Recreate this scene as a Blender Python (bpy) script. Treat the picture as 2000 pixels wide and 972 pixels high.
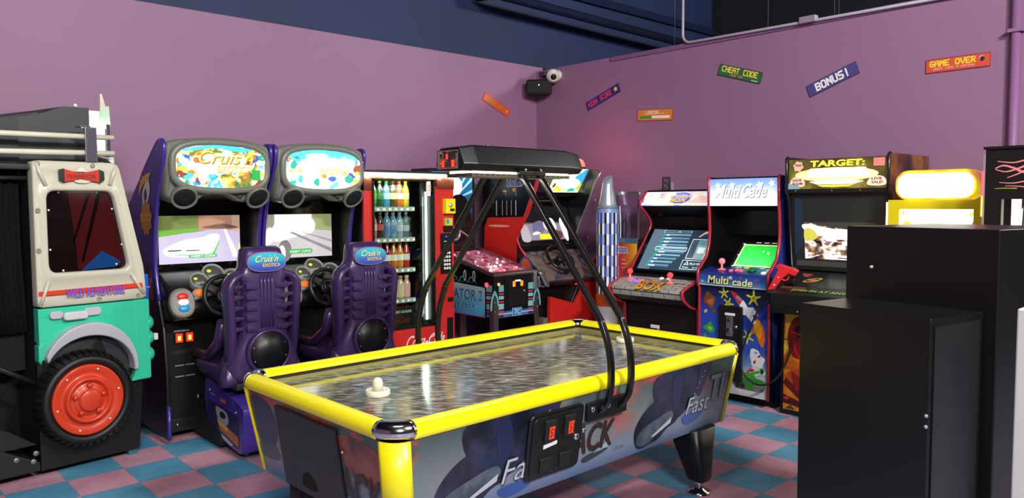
import bpy, bmesh, math, random
from mathutils import Vector, Matrix, Euler
for _o in list(bpy.data.objects):
    bpy.data.objects.remove(_o, do_unlink=True)
S = bpy.context.scene
COL = S.collection
PI = math.pi
R = math.radians

# ---------------------------------------------------------------- camera
cam_d = bpy.data.cameras.new('camera')
cam = bpy.data.objects.new('camera', cam_d)
COL.objects.link(cam)
YAW, PITCH, ROLL, FPX = R(47.49), R(-3.39), R(-0.25), 1480.7
cam_d.sensor_fit = 'HORIZONTAL'
cam_d.sensor_width = 36.0
cam_d.lens = 36.0*FPX/2000.0
cam_d.clip_start = 0.05
fwd = Vector((math.cos(YAW)*math.cos(PITCH), math.sin(YAW)*math.cos(PITCH), math.sin(PITCH)))
rt = Vector((math.sin(YAW), -math.cos(YAW), 0))
up = rt.cross(fwd)
r2 = rt*math.cos(ROLL)+up*math.sin(ROLL)
u2 = -rt*math.sin(ROLL)+up*math.cos(ROLL)
m = Matrix((r2, u2, -fwd)).transposed().to_4x4()
m.translation = Vector((0, 0, 1.584))
cam.matrix_world = m
S.camera = cam

# ---------------------------------------------------------------- world, lights, exposure
S.view_settings.view_transform = 'Standard'
S.view_settings.look = 'None'
S.view_settings.gamma = 1.0
S.view_settings.use_curve_mapping = False
S.view_settings.exposure = 0.0
w = bpy.data.worlds.new('world')
S.world = w
w.use_nodes = True
w.node_tree.nodes['Background'].inputs[0].default_value = (0.35, 0.36, 0.42, 1)
w.node_tree.nodes['Background'].inputs[1].default_value = 0.10

def area(name, loc, rot, sx, sy, power, color=(1, 0.97, 0.92)):
    d = bpy.data.lights.new(name, 'AREA')
    d.shape = 'RECTANGLE'
    d.size = sx
    d.size_y = sy
    d.energy = power
    d.color = color
    o = bpy.data.objects.new(name, d)
    COL.objects.link(o)
    o.location = loc
    o.rotation_euler = rot
    return o

# high bay lamps: behind the camera, and over the neighbouring hall beyond the right wall
def aim(loc, target):
    return (Vector(target)-Vector(loc)).to_track_quat('-Z', 'Y').to_euler()
LIGHTS = [
    ('high_bay_lamp', (-1.6, -3.6, 4.3), (2.2, 6.2, 1.6), 1.3, 0.3, 375),
    ('high_bay_lamp', (2.2, -2.3, 4.6), (4.6, 4.6, 1.4), 0.8, 0.3, 385),
    ('high_bay_lamp', (8.8, -0.8, 4.65), (3.0, 6.2, 2.4), 1.2, 0.3, 200),
    ('high_bay_lamp', (0.8, 1.4, 4.6), (1.6, 2.6, 0.0), 1.2, 0.3, 60),
]
for nm, lo, tg, sx, sy, pw in LIGHTS:
    area(nm, lo, aim(lo, tg), sx, sy, pw)

# ---------------------------------------------------------------- materials
def lin(c):
    return c/12.92 if c <= 0.04045 else ((c+0.055)/1.055)**2.4
def hexc(h):
    h = h.lstrip('#')
    return tuple(lin(int(h[i:i+2], 16)/255) for i in (0, 2, 4))+(1,)

MATS = {}
def P(h, rough=0.5, metal=0.0, emit=0.0, coat=0.0, spec=0.5, grain=0.0):
    """plain paint with a faint procedural mottling; emit > 0 for lit faces"""
    k = ('P', h, rough, metal, emit, coat, spec, grain)
    if k in MATS:
        return MATS[k]
    mt = bpy.data.materials.new('paint_'+h.strip('#'))
    mt.use_nodes = True
    nt = mt.node_tree
    b = nt.nodes['Principled BSDF']
    c = hexc(h)
    b.inputs['Base Color'].default_value = c
    b.inputs['Roughness'].default_value = rough
    b.inputs['Metallic'].default_value = metal
    b.inputs['Specular IOR Level'].default_value = spec
    b.inputs['Coat Weight'].default_value = coat
    b.inputs['Coat Roughness'].default_value = 0.08
    if emit:
        b.inputs['Emission Color'].default_value = c
        b.inputs['Emission Strength'].default_value = emit
    if grain:
        tc = nt.nodes.new('ShaderNodeTexCoord')
        nz = nt.nodes.new('ShaderNodeTexNoise')
        nz.inputs['Scale'].default_value = 9
        nz.inputs['Detail'].default_value = 5
        mr = nt.nodes.new('ShaderNodeMapRange')
        mr.inputs['To Min'].default_value = 1-grain
        mr.inputs['To Max'].default_value = 1+grain
        mx = nt.nodes.new('ShaderNodeMix')
        mx.data_type = 'RGBA'
        mx.blend_type = 'MULTIPLY'
        mx.inputs[0].default_value = 1
        mx.inputs[6].default_value = c
        nt.links.new(tc.outputs['Object'], nz.inputs['Vector'])
        nt.links.new(nz.outputs['Fac'], mr.inputs['Value'])
        nt.links.new(mr.outputs[0], mx.inputs[7])
        nt.links.new(mx.outputs[2], b.inputs['Base Color'])
    MATS[k] = mt
    return mt

def ramp(nt, stops):
    cr = nt.nodes.new('ShaderNodeValToRGB')
    el = cr.color_ramp.elements
    while len(el) > 1:
        el.remove(el[-1])
    el[0].position = stops[0][0]
    el[0].color = hexc(stops[0][1])
    for p, h in stops[1:]:
        e = el.new(p)
        e.color = hexc(h)
    return cr

def G(stops, axis='Z', rough=0.4, emit=0.0, coat=0.0, spec=0.5):
    """printed colour gradient along one axis of the part"""
    k = ('G', tuple(stops), axis, rough, emit, coat, spec)
    if k in MATS:
        return MATS[k]
    mt = bpy.data.materials.new('gradient_print')
    mt.use_nodes = True
    nt = mt.node_tree
    b = nt.nodes['Principled BSDF']
    tc = nt.nodes.new('ShaderNodeTexCoord')
    sp = nt.nodes.new('ShaderNodeSeparateXYZ')
    cr = ramp(nt, stops)
    nt.links.new(tc.outputs['Generated'], sp.inputs[0])
    nt.links.new(sp.outputs['XYZ'.index(axis)], cr.inputs[0])
    nt.links.new(cr.outputs[0], b.inputs['Base Color'])
    b.inputs['Roughness'].default_value = rough
    b.inputs['Coat Weight'].default_value = coat
    b.inputs['Specular IOR Level'].default_value = spec
    if emit:
        nt.links.new(cr.outputs[0], b.inputs['Emission Color'])
        b.inputs['Emission Strength'].default_value = emit
    MATS[k] = mt
    return mt

def N(stops, scale=3.0, detail=4.0, rough=0.4, emit=0.0, coat=0.0, stretch=(1, 1, 1), dist=0.0, kind='NOISE', spec=0.5, seed=0.0):
    """busy printed artwork: noise through a colour ramp"""
    k = ('N', tuple(stops), scale, detail, rough, emit, coat, stretch, dist, kind, spec, seed)
    if k in MATS:
        return MATS[k]
    mt = bpy.data.materials.new('busy_print')
    mt.use_nodes = True
    nt = mt.node_tree
    b = nt.nodes['Principled BSDF']
    tc = nt.nodes.new('ShaderNodeTexCoord')
    mp = nt.nodes.new('ShaderNodeMapping')
    mp.inputs['Scale'].default_value = stretch
    mp.inputs['Location'].default_value = (seed, seed*0.7, seed*1.3)
    if kind == 'NOISE':
        tx = nt.nodes.new('ShaderNodeTexNoise')
        tx.inputs['Detail'].default_value = detail
        tx.inputs['Distortion'].default_value = dist
    else:
        tx = nt.nodes.new('ShaderNodeTexVoronoi')
    tx.inputs['Scale'].default_value = scale
    cr = ramp(nt, stops)
    nt.links.new(tc.outputs['Object'], mp.inputs['Vector'])
    nt.links.new(mp.outputs[0], tx.inputs['Vector'])
    nt.links.new(tx.outputs['Fac' if kind == 'NOISE' else 'Color'], cr.inputs[0])
    nt.links.new(cr.outputs[0], b.inputs['Base Color'])
    b.inputs['Roughness'].default_value = rough
    b.inputs['Coat Weight'].default_value = coat
    b.inputs['Specular IOR Level'].default_value = spec
    if emit:
        nt.links.new(cr.outputs[0], b.inputs['Emission Color'])
        b.inputs['Emission Strength'].default_value = emit
    MATS[k] = mt
    return mt

def GLASS(tint='#ffffff', alpha=0.12, rough=0.02):
    """thin clear pane: mostly transparent with a mirror-like skin"""
    k = ('GLASS', tint, alpha, rough)
    if k in MATS:
        return MATS[k]
    mt = bpy.data.materials.new('clear_pane')
    mt.use_nodes = True
    nt = mt.node_tree
    nt.nodes.clear()
    out = nt.nodes.new('ShaderNodeOutputMaterial')
    tr = nt.nodes.new('ShaderNodeBsdfTransparent')
    tr.inputs[0].default_value = hexc(tint)
    gl = nt.nodes.new('ShaderNodeBsdfGlossy')
    gl.inputs['Roughness'].default_value = rough
    fr = nt.nodes.new('ShaderNodeFresnel')
    fr.inputs[0].default_value = 1.45
    mr = nt.nodes.new('ShaderNodeMath')
    mr.operation = 'MULTIPLY'
    mr.inputs[1].default_value = alpha*8
    mx = nt.nodes.new('ShaderNodeMixShader')
    nt.links.new(fr.outputs[0], mr.inputs[0])
    nt.links.new(mr.outputs[0], mx.inputs[0])
    nt.links.new(tr.outputs[0], mx.inputs[1])
    nt.links.new(gl.outputs[0], mx.inputs[2])
    nt.links.new(mx.outputs[0], out.inputs[0])
    MATS[k] = mt
    return mt

BLACK = P('#0c0c0d', 0.45)
SATIN = P('#101011', 0.35)
MATTE = P('#0a0a0a', 0.7)
CHROME = P('#d8d8dc', 0.12, 1.0)
STEEL = P('#a9a9ad', 0.28, 1.0)
WHITE = P('#e9e7e0', 0.4)
YELLOW = P('#f6e800', 0.32, coat=0.3)
RED = P('#c51f22', 0.4)

# ---------------------------------------------------------------- mesh collector
class MB:
    def __init__(s):
        s.v = []; s.f = []; s.mi = []; s.sm = []; s.m = 0; s.T = None
    def add(s, vs, fs, smooth=False, m=None):
        o = len(s.v)
        if s.T is not None:
            vs = [s.T @ Vector(q) for q in vs]
        s.v += [tuple(q) for q in vs]
        for f in fs:
            s.f.append(tuple(i+o for i in f))
            s.mi.append(s.m if m is None else m)
            s.sm.append(smooth)
        return s
    def box(s, x0, x1, y0, y1, z0, z1, m=None):
        vs = [(x, y, z) for z in (z0, z1) for y in (y0, y1) for x in (x0, x1)]
        return s.add(vs, [(0, 2, 3, 1), (4, 5, 7, 6), (0, 1, 5, 4), (2, 6, 7, 3), (0, 4, 6, 2), (1, 3, 7, 5)], m=m)
    def prism(s, poly, axis, a0, a1, m=None, smooth=False):
        """polygon in the two other axes (in x,y,z order), extruded along axis"""
        n = len(poly)
        def mk(p, a):
            q = list(p)
            q.insert('xyz'.index(axis), a)
            return tuple(q)
        vs = [mk(p, a0) for p in poly]+[mk(p, a1) for p in poly]
        s.add(vs, [tuple(range(n))[::-1], tuple(range(n, 2*n))], m=m)
        o = len(s.v)-2*n
        for i in range(n):
            j = (i+1) % n
            s.f.append((o+i, o+j, o+n+j, o+n+i)); s.mi.append(s.m if m is None else m); s.sm.append(smooth)
        return s
    def loft(s, rings, cap=True, closed=True, m=None, smooth=True):
        n = len(rings[0])
        vs = [p for r in rings for p in r]
        fs = []
        for k in range(len(rings)-1):
            for i in range(n if closed else n-1):
                j = (i+1) % n
                fs.append((k*n+i, k*n+j, (k+1)*n+j, (k+1)*n+i))
        s.add(vs, fs, smooth, m)
        if cap and closed:
            s.add(list(rings[0]), [tuple(range(n))[::-1]], False, m)
            s.add(list(rings[-1]), [tuple(range(n))], False, m)
        return s
    def frame(s, d):
        d = Vector(d).normalized()
        a = Vector((0, 0, 1)) if abs(d.z) < 0.9 else Vector((1, 0, 0))
        u = a.cross(d).normalized()
        return u, d.cross(u)
    def cyl(s, p0, p1, r0, r1=None, seg=20, cap=True, m=None, smooth=True):
        r1 = r0 if r1 is None else r1
        p0 = Vector(p0); p1 = Vector(p1)
        u, v = s.frame(p1-p0)
        ring = lambda p, r: [p+u*math.cos(2*PI*i/seg)*r+v*math.sin(2*PI*i/seg)*r for i in range(seg)]
        return s.loft([ring(p0, r0), ring(p1, r1)], cap, m=m, smooth=smooth)
    def lathe(s, prof, c=(0, 0, 0), axis=(0, 0, 1), seg=28, m=None, smooth=True, cap=True):
        c = Vector(c); ax = Vector(axis).normalized()
        u, v = s.frame(ax)
        rings = [[c+ax*h+(u*math.cos(2*PI*i/seg)+v*math.sin(2*PI*i/seg))*max(r, 1e-5) for i in range(seg)] for r, h in prof]
        return s.loft(rings, cap, m=m, smooth=smooth)
    def ball(s, c, r, seg=18, m=None):
        r = (r, r, r) if not isinstance(r, (tuple, list)) else r
        k = seg//2
        rings = [[(c[0]+r[0]*math.sin(PI*(a+.001)/(k+.002))*math.cos(2*PI*i/seg), c[1]+r[1]*math.sin(PI*(a+.001)/(k+.002))*math.sin(2*PI*i/seg), c[2]-r[2]*math.cos(PI*(a+.001)/(k+.002))) for i in range(seg)] for a in range(k+1)]
        return s.loft(rings, True, m=m)
    def tube(s, pts, r, seg=10, closed=False, m=None, sq=None):
        """round tube, or rectangular bar with half sizes sq=(a, b), along a path"""
        pts = [Vector(p) for p in pts]
        n = len(pts)
        ts = []
        for i in range(n):
            a = pts[(i-1) % n] if (closed or i > 0) else pts[i]
            b = pts[(i+1) % n] if (closed or i < n-1) else pts[i]
            ts.append((b-a).normalized())
        u, v = s.frame(ts[0])
        rings = []
        for i in range(n):
            u = (u-ts[i]*u.dot(ts[i])).normalized()
            v = ts[i].cross(u)
            if sq:
                a, b = sq
                rings.append([pts[i]+u*x+v*y for x, y in ((-a, -b), (a, -b), (a, b), (-a, b))])
            else:
                rings.append([pts[i]+(u*math.cos(2*PI*k/seg)+v*math.sin(2*PI*k/seg))*r for k in range(seg)])
        if closed:
            rings.append(rings[0])
        return s.loft(rings, not closed, m=m, smooth=not sq)
    def torus(s, c, R_, r, axis=(0, 0, 1), seg=32, rs=10, m=None, sx=1.0, sy=1.0):
        c = Vector(c)
        u, v = s.frame(axis)
        return s.tube([c+u*math.cos(2*PI*i/seg)*R_*sx+v*math.sin(2*PI*i/seg)*R_*sy for i in range(seg)], r, rs, True, m=m)
    def build(s, name, mats, parent=None, loc=(0, 0, 0), rot=(0, 0, 0), bevel=0, seg=2, sub=0, angle=40):
        me = bpy.data.meshes.new(name)
        me.from_pydata(s.v, [], s.f)
        if not isinstance(mats, (list, tuple)):
            mats = [mats]
        for q in mats:
            me.materials.append(q)
        for p, mi, sm in zip(me.polygons, s.mi, s.sm):
            p.material_index = min(mi, len(mats)-1)
            p.use_smooth = sm
        bm = bmesh.new()
        bm.from_mesh(me)
        bmesh.ops.remove_doubles(bm, verts=bm.verts, dist=1e-6)
        bmesh.ops.recalc_face_normals(bm, faces=bm.faces)
        bm.to_mesh(me)
        bm.free()
        o = bpy.data.objects.new(name, me)
        COL.objects.link(o)
        o.location = loc
        o.rotation_euler = rot
        if parent:
            o.parent = parent
        if bevel:
            md = o.modifiers.new('bevel', 'BEVEL')
            md.width = bevel
            md.segments = seg
            md.limit_method = 'ANGLE'
            md.angle_limit = R(angle)
            md.harden_normals = False
            for p in me.polygons:
                p.use_smooth = True
            md2 = o.modifiers.new('wn', 'WEIGHTED_NORMAL')
            md2.keep_sharp = False
        if sub:
            md = o.modifiers.new('sub', 'SUBSURF')
            md.levels = sub
            md.render_levels = sub
        return o

def tag(o, label=None, cat=None, group=None, kind=None):
    if label: o['label'] = label
    if cat: o['category'] = cat
    if group: o['group'] = group
    if kind: o['kind'] = kind
    return o
def thing(name, label, cat, loc=(0, 0, 0), rz=0, group=None):
    o = bpy.data.objects.new(name, None)
    o.empty_display_size = 0.1
    COL.objects.link(o)
    o.location = loc
    o.rotation_euler = (0, 0, rz)
    return tag(o, label, cat, group)
def structure(o):
    o['kind'] = 'structure'
    return o
def copy_tree(o, parent=None):
    c = o.copy()
    COL.objects.link(c)
    if parent: c.parent = parent
    for ch in list(o.children):
        copy_tree(ch, c)
    return c

# ---------------------------------------------------------------- flat printed shapes: rect, ellipse, star, strokes
def rect(x0, y0, x1, y1): return [(x0, y0), (x1, y0), (x1, y1), (x0, y1)]
def ell(cx, cy, rx, ry=None, n=24, a0=0, a1=2*PI, rot=0):
    ry = rx if ry is None else ry
    full = abs(a1-a0-2*PI) < 1e-6
    out = []
    for i in range(n):
        a = a0+(a1-a0)*i/(n if full else n-1)
        x, y = rx*math.cos(a), ry*math.sin(a)
        out.append((cx+x*math.cos(rot)-y*math.sin(rot), cy+x*math.sin(rot)+y*math.cos(rot)))
    return out
def star(cx, cy, r, r2=None, n=5, rot=0):
    r2 = r*0.45 if r2 is None else r2
    return [(cx+(r if i % 2 == 0 else r2)*math.cos(PI/2+rot+PI*i/n), cy+(r if i % 2 == 0 else r2)*math.sin(PI/2+rot+PI*i/n)) for i in range(2*n)]
def rrect(x0, y0, x1, y1, r, n=6):
    out = []
    for cx, cy, a in ((x1-r, y0+r, -90), (x1-r, y1-r, 0), (x0+r, y1-r, 90), (x0+r, y0+r, 180)):
        out += [(cx+r*math.cos(R(a+90*i/n)), cy+r*math.sin(R(a+90*i/n))) for i in range(n+1)]
    return out
def sup(cx, cy, rx, ry, e=3.0, n=36):
    out = []
    for i in range(n):
        a = 2*PI*i/n
        c, s_ = math.cos(a), math.sin(a)
        out.append((cx+rx*math.copysign(abs(c)**(2/e), c), cy+ry*math.copysign(abs(s_)**(2/e), s_)))
    return out
def smooth(pts, k=6, closed=False):
    """Catmull-Rom through the points"""
    n = len(pts)
    out = []
    rng = range(n) if closed else range(n-1)
    g = (lambda i: pts[i % n]) if closed else (lambda i: pts[max(0, min(n-1, i))])
    for i in rng:
        p0, p1, p2, p3 = g(i-1), g(i), g(i+1), g(i+2)
        for j in range(k):
            t = j/k
            out.append(tuple(0.5*((2*b)+(-a+c)*t+(2*a-5*b+4*c-d)*t*t+(-a+3*b-3*c+d)*t**3) for a, b, c, d in zip(p0, p1, p2, p3)))
    if not closed:
        out.append(tuple(pts[-1]))
    return out
def stroke(pts, w0, w1=None):
    """outline of a tapering brush stroke along points"""
    w1 = w0 if w1 is None else w1
    n = len(pts)
    L, Rr = [], []
    for i in range(n):
        a = pts[max(0, i-1)]; b = pts[min(n-1, i+1)]
        dx, dy = b[0]-a[0], b[1]-a[1]
        l = math.hypot(dx, dy) or 1
        ww = (w0+(w1-w0)*i/(n-1))/2
        L.append((pts[i][0]-dy/l*ww, pts[i][1]+dx/l*ww))
        Rr.append((pts[i][0]+dy/l*ww, pts[i][1]-dx/l*ww))
    return L+Rr[::-1]

def art(name, parent, o, right, upv, shapes, t=0.0012):
    """printed shapes stuck on a face; o is the corner, right/upv the face axes; each shape (points, material)"""
    o = Vector(o); r = Vector(right).normalized(); u = Vector(upv).normalized()
    nrm = r.cross(u)
    mb = MB()
    mats = []
    for k, (pts, mt) in enumerate(shapes):
        if mt not in mats:
            mats.append(mt)
        h = t+min(0.00035, 0.004/len(shapes))*k
        mb.m = mats.index(mt)
        top = [o+r*p[0]+u*p[1]+nrm*h for p in pts]
        n = len(pts)
        ar = sum(pts[i][0]*pts[(i+1) % n][1]-pts[(i+1) % n][0]*pts[i][1] for i in range(n))
        mb.add(top, [tuple(range(n)) if ar > 0 else tuple(range(n))[::-1]])
    me = bpy.data.meshes.new(name)
    me.from_pydata(mb.v, [], mb.f)
    for q in mats: me.materials.append(q)
    for p, mi in zip(me.polygons, mb.mi): p.material_index = mi
    ob = bpy.data.objects.new(name, me)
    COL.objects.link(ob)
    ob.parent = parent
    return ob

_TXT = {}
def glyphs(body, bold=0.0):
    k = (body, bold)
    if k in _TXT:
        return _TXT[k]
    cu = bpy.data.curves.new('lettering', 'FONT')
    cu.body = body
    cu.size = 1.0
    cu.resolution_u = 3
    cu.offset = bold
    ob = bpy.data.objects.new('lettering', cu)
    COL.objects.link(ob)
    dg = bpy.context.evaluated_depsgraph_get()
    me = ob.evaluated_get(dg).to_mesh()
    vs = [tuple(q.co) for q in me.vertices]
    fs = [tuple(p.vertices) for p in me.polygons]
    ob.evaluated_get(dg).to_mesh_clear()
    bpy.data.objects.remove(ob, do_unlink=True)
    bpy.data.curves.remove(cu)
    x0 = min(q[0] for q in vs); x1 = max(q[0] for q in vs)
    y0 = min(q[1] for q in vs); y1 = max(q[1] for q in vs)
    vs = [((q[0]-x0)/(x1-x0), (q[1]-y0)/(y1-y0)) for q in vs]
    _TXT[k] = (vs, fs)
    return _TXT[k]
def text(parent, body, mt, o, right, upv, wd, ht, lift=0.002, shear=0.0, bold=0.0, name='lettering', arc=0.0, shadow=None):
    """lettering fitted into a box wd x ht whose lower left corner is o"""
    o = Vector(o); r = Vector(right).normalized(); u = Vector(upv).normalized()
    nrm = r.cross(u)
    vs, fs = glyphs(body, bold)
    mb = MB()
    lay = [(0, 0, lift, mt)]
    if shadow:
        lay = [(shadow[1], -shadow[1], lift-0.0006, shadow[0])]+lay
    for i, (dx, dy, h, q) in enumerate(lay):
        mb.add([o+r*(x*wd+y*ht*shear+dx)+u*(y*ht+dy+arc*(1-(2*x-1)**2))+nrm*h for x, y in vs], fs, m=i)
    me = bpy.data.meshes.new(name)
    me.from_pydata(mb.v, [], mb.f)
    for l in lay: me.materials.append(l[3])
    for p, mi in zip(me.polygons, mb.mi): p.material_index = mi
    ob = bpy.data.objects.new(name, me)
    COL.objects.link(ob)
    ob.parent = parent
    return ob

PIX = {'A': '01110 10001 10001 11111 10001 10001 10001', 'B': '11110 10001 10001 11110 10001 10001 11110', 'C': '01111 10000 10000 10000 10000 10000 01111',
       'D': '11110 10001 10001 10001 10001 10001 11110', 'E': '11111 10000 10000 11110 10000 10000 11111', 'G': '01111 10000 10000 10111 10001 10001 01110',
       'H': '10001 10001 10001 11111 10001 10001 10001', 'I': '11111 00100 00100 00100 00100 00100 11111', 'L': '10000 10000 10000 10000 10000 10000 11111',
       'M': '10001 11011 10101 10101 10001 10001 10001', 'N': '10001 11001 10101 10101 10011 10001 10001', 'O': '01110 10001 10001 10001 10001 10001 01110',
       'R': '11110 10001 10001 11110 10100 10010 10001', 'S': '01111 10000 10000 01110 00001 00001 11110', 'T': '11111 00100 00100 00100 00100 00100 00100',
       'U': '10001 10001 10001 10001 10001 10001 01110', 'V': '10001 10001 10001 10001 01010 01010 00100', 'W': '10001 10001 10001 10101 10101 11011 10001', '!': '00100 00100 00100 00100 00100 00000 00100',
       '.': '00000 00000 00000 00000 00000 01100 01100', 'K': '10001 10010 10100 11000 10100 10010 10001', 'Y': '10001 10001 01010 00100 00100 00100 00100', 'P': '11110 10001 10001 11110 10000 10000 10000', ' ': '00000 '*7}
def pixel(body, x, y, wd, ht, mt, fat=0.12):
    """block lettering as printed rectangles"""
    n = len(body)
    cw = wd/(n*6-1)
    ch = ht/7
    out = []
    for i, c in enumerate(body):
        rows = PIX[c].split()
        for j, row in enumerate(rows):
            k = 0
            while k < 5:
                if row[k] == '1':
                    e = k
                    while e < 5 and row[e] == '1': e += 1
                    x0 = x+(i*6+k)*cw; x1 = x+(i*6+e)*cw
                    y1 = y+ht-j*ch
                    out.append((rect(x0-cw*fat, y1-ch*(1+fat), x1+cw*fat, y1+ch*fat), mt))
                    k = e
                else:
                    k += 1
    return out
# ================================================================ THE ROOM
def node_mat(name):
    mt = bpy.data.materials.new(name)
    mt.use_nodes = True
    return mt, mt.node_tree, mt.node_tree.nodes['Principled BSDF']
def wall_paint(name, h, rough=0.55, var=0.10):
    mt, nt, b = node_mat(name)
    tc = nt.nodes.new('ShaderNodeTexCoord')
    nz = nt.nodes.new('ShaderNodeTexNoise')
    nz.inputs['Scale'].default_value = 0.9
    nz.inputs['Detail'].default_value = 6
    c = hexc(h)
    a = nt.nodes.new('ShaderNodeMix'); a.data_type = 'RGBA'
    a.inputs[6].default_value = tuple(q*(1-var) for q in c[:3])+(1,)
    a.inputs[7].default_value = tuple(min(1, q*(1+var)) for q in c[:3])+(1,)
    nt.links.new(tc.outputs['Object'], nz.inputs['Vector'])
    nt.links.new(nz.outputs['Fac'], a.inputs[0])
    nt.links.new(a.outputs[2], b.inputs['Base Color'])
    n2 = nt.nodes.new('ShaderNodeTexNoise')
    n2.inputs['Scale'].default_value = 140
    bp = nt.nodes.new('ShaderNodeBump')
    bp.inputs['Strength'].default_value = 0.06
    bp.inputs['Distance'].default_value = 0.01
    nt.links.new(tc.outputs['Object'], n2.inputs['Vector'])
    nt.links.new(n2.outputs['Fac'], bp.inputs['Height'])
    nt.links.new(bp.outputs[0], b.inputs['Normal'])
    b.inputs['Roughness'].default_value = rough
    return mt
WALL_P = wall_paint('purple_wall_paint', '#8e6789')
WALL_B = wall_paint('blue_wall_paint', '#142750', 0.65, 0.3)
DARK = wall_paint('dark_ceiling_paint', '#0d1020', 0.8, 0.3)

YB, XR, HW = 6.25, 6.12, 3.12
# checkered floor of vinyl tiles
mt, nt, b = node_mat('checkered_vinyl_tiles')
tc = nt.nodes.new('ShaderNodeTexCoord')
sp = nt.nodes.new('ShaderNodeSeparateXYZ')
nt.links.new(tc.outputs['Object'], sp.inputs[0])
def mth(op, a, bb=None):
    q = nt.nodes.new('ShaderNodeMath'); q.operation = op
    for i, z in enumerate((a, bb)):
        if z is None: continue
        if isinstance(z, (int, float)): q.inputs[i].default_value = z
        else: nt.links.new(z, q.inputs[i])
    return q.outputs[0]
tx = mth('DIVIDE', mth('SUBTRACT', sp.outputs[0], 4.965), 0.305)
ty = mth('DIVIDE', mth('SUBTRACT', sp.outputs[1], 2.70), 0.3145)
par = mth('FLOORED_MODULO', mth('ADD', mth('FLOOR', tx), mth('FLOOR', ty)), 2.0)
def tilecol(h, h2):
    mx = nt.nodes.new('ShaderNodeMix'); mx.data_type = 'RGBA'
    mx.inputs[6].default_value = hexc(h); mx.inputs[7].default_value = hexc(h2)
    return mx
blue = tilecol('#3d7ea2', '#69abcd'); pink = tilecol('#aa7389', '#d6a5bd')
nz = nt.nodes.new('ShaderNodeTexNoise'); nz.inputs['Scale'].default_value = 2.2; nz.inputs['Detail'].default_value = 8; nz.inputs['Roughness'].default_value = 0.65
nt.links.new(tc.outputs['Object'], nz.inputs['Vector'])
cr0 = ramp(nt, [(0.3, '#000000'), (0.7, '#ffffff')])
nt.links.new(nz.outputs['Fac'], cr0.inputs[0])
for q in (blue, pink): nt.links.new(cr0.outputs[0], q.inputs[0])
mx = nt.nodes.new('ShaderNodeMix'); mx.data_type = 'RGBA'
nt.links.new(par, mx.inputs[0]); nt.links.new(blue.outputs[2], mx.inputs[6]); nt.links.new(pink.outputs[2], mx.inputs[7])
# worn dirt stains near the joints
fx = mth('ABSOLUTE', mth('SUBTRACT', mth('FRACT', tx), 0.5)); fy = mth('ABSOLUTE', mth('SUBTRACT', mth('FRACT', ty), 0.5))
edge = mth('GREATER_THAN', mth('MAXIMUM', fx, fy), 0.494)
n3 = nt.nodes.new('ShaderNodeTexNoise'); n3.inputs['Scale'].default_value = 1.3; n3.inputs['Detail'].default_value = 7
nt.links.new(tc.outputs['Object'], n3.inputs['Vector'])
cr1 = ramp(nt, [(0.58, '#000000'), (0.75, '#ffffff')])
nt.links.new(n3.outputs['Fac'], cr1.inputs[0])
fac = mth('MINIMUM', mth('ADD', mth('MULTIPLY', edge, 0.35), mth('MULTIPLY', cr1.outputs[0], 0.45)), 0.7)
mx2 = nt.nodes.new('ShaderNodeMix'); mx2.data_type = 'RGBA'
nt.links.new(fac, mx2.inputs[0]); nt.links.new(mx.outputs[2], mx2.inputs[6]); mx2.inputs[7].default_value = hexc('#5a5a50')
nt.links.new(mx2.outputs[2], b.inputs['Base Color'])
b.inputs['Roughness'].default_value = 0.42
b.inputs['Specular IOR Level'].default_value = 0.35
FLOOR = mt
structure(MB().box(-6, 9.7, -6, YB+0.1, -0.1, 0).build('floor', FLOOR))
structure(MB().box(-6, XR+0.1, YB, YB+0.1, 0, HW+0.02).build('wall_back', WALL_P))
structure(MB().box(-6, 9.7, YB+0.02, YB+0.12, HW+0.02, 4.9).build('wall_back_upper', WALL_B))
structure(MB().box(XR, XR+0.12, 0.25, YB, 0, HW-0.03).build('wall_right', WALL_P))
structure(MB().box(5.2, 9.7, 0.25, 0.37, 0, HW+0.12).build('wall_right_return', WALL_P))
structure(MB().box(-6.1, -6, -6, YB, 0, 4.9).build('wall_left', WALL_P))
structure(MB().box(-6, 9.7, -6.1, -6, 0, 4.9).build('wall_front', WALL_P))
structure(MB().box(9.7, 9.8, -6, YB+0.12, -0.1, 4.9).build('wall_far_right', DARK))
structure(MB().box(-6.1, 9.8, -6.1, YB+0.12, 4.9, 5.0).build('ceiling', DARK))
structure(MB().box(XR-0.015, XR+0.13, 0.25, 5.15, HW-0.075, HW-0.03).build('trim_1', P('#7d5580', 0.5), bevel=0.006))
structure(MB().box(-6, 9.7, YB-0.03, YB+0.02, 4.0, 4.10).build('trim_2', P('#101d3e', 0.8, spec=0.2), bevel=0.01))
# painted pipe running down the right wall, with clips
o = MB().cyl((XR-0.03, 1.54, 0), (XR-0.03, 1.54, HW-0.08), 0.03).build('wall_pipe', P('#8a5f8d', 0.5))
tag(o, 'purple painted vertical pipe on the right wall near the picture edge', 'pipe')
for z in (0.5, 1.6, 2.75):
    MB().box(XR-0.07, XR-0.0, 1.495, 1.585, z-0.012, z+0.012).build('pipe_clip', P('#8a5f8d', 0.5), o)
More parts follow.
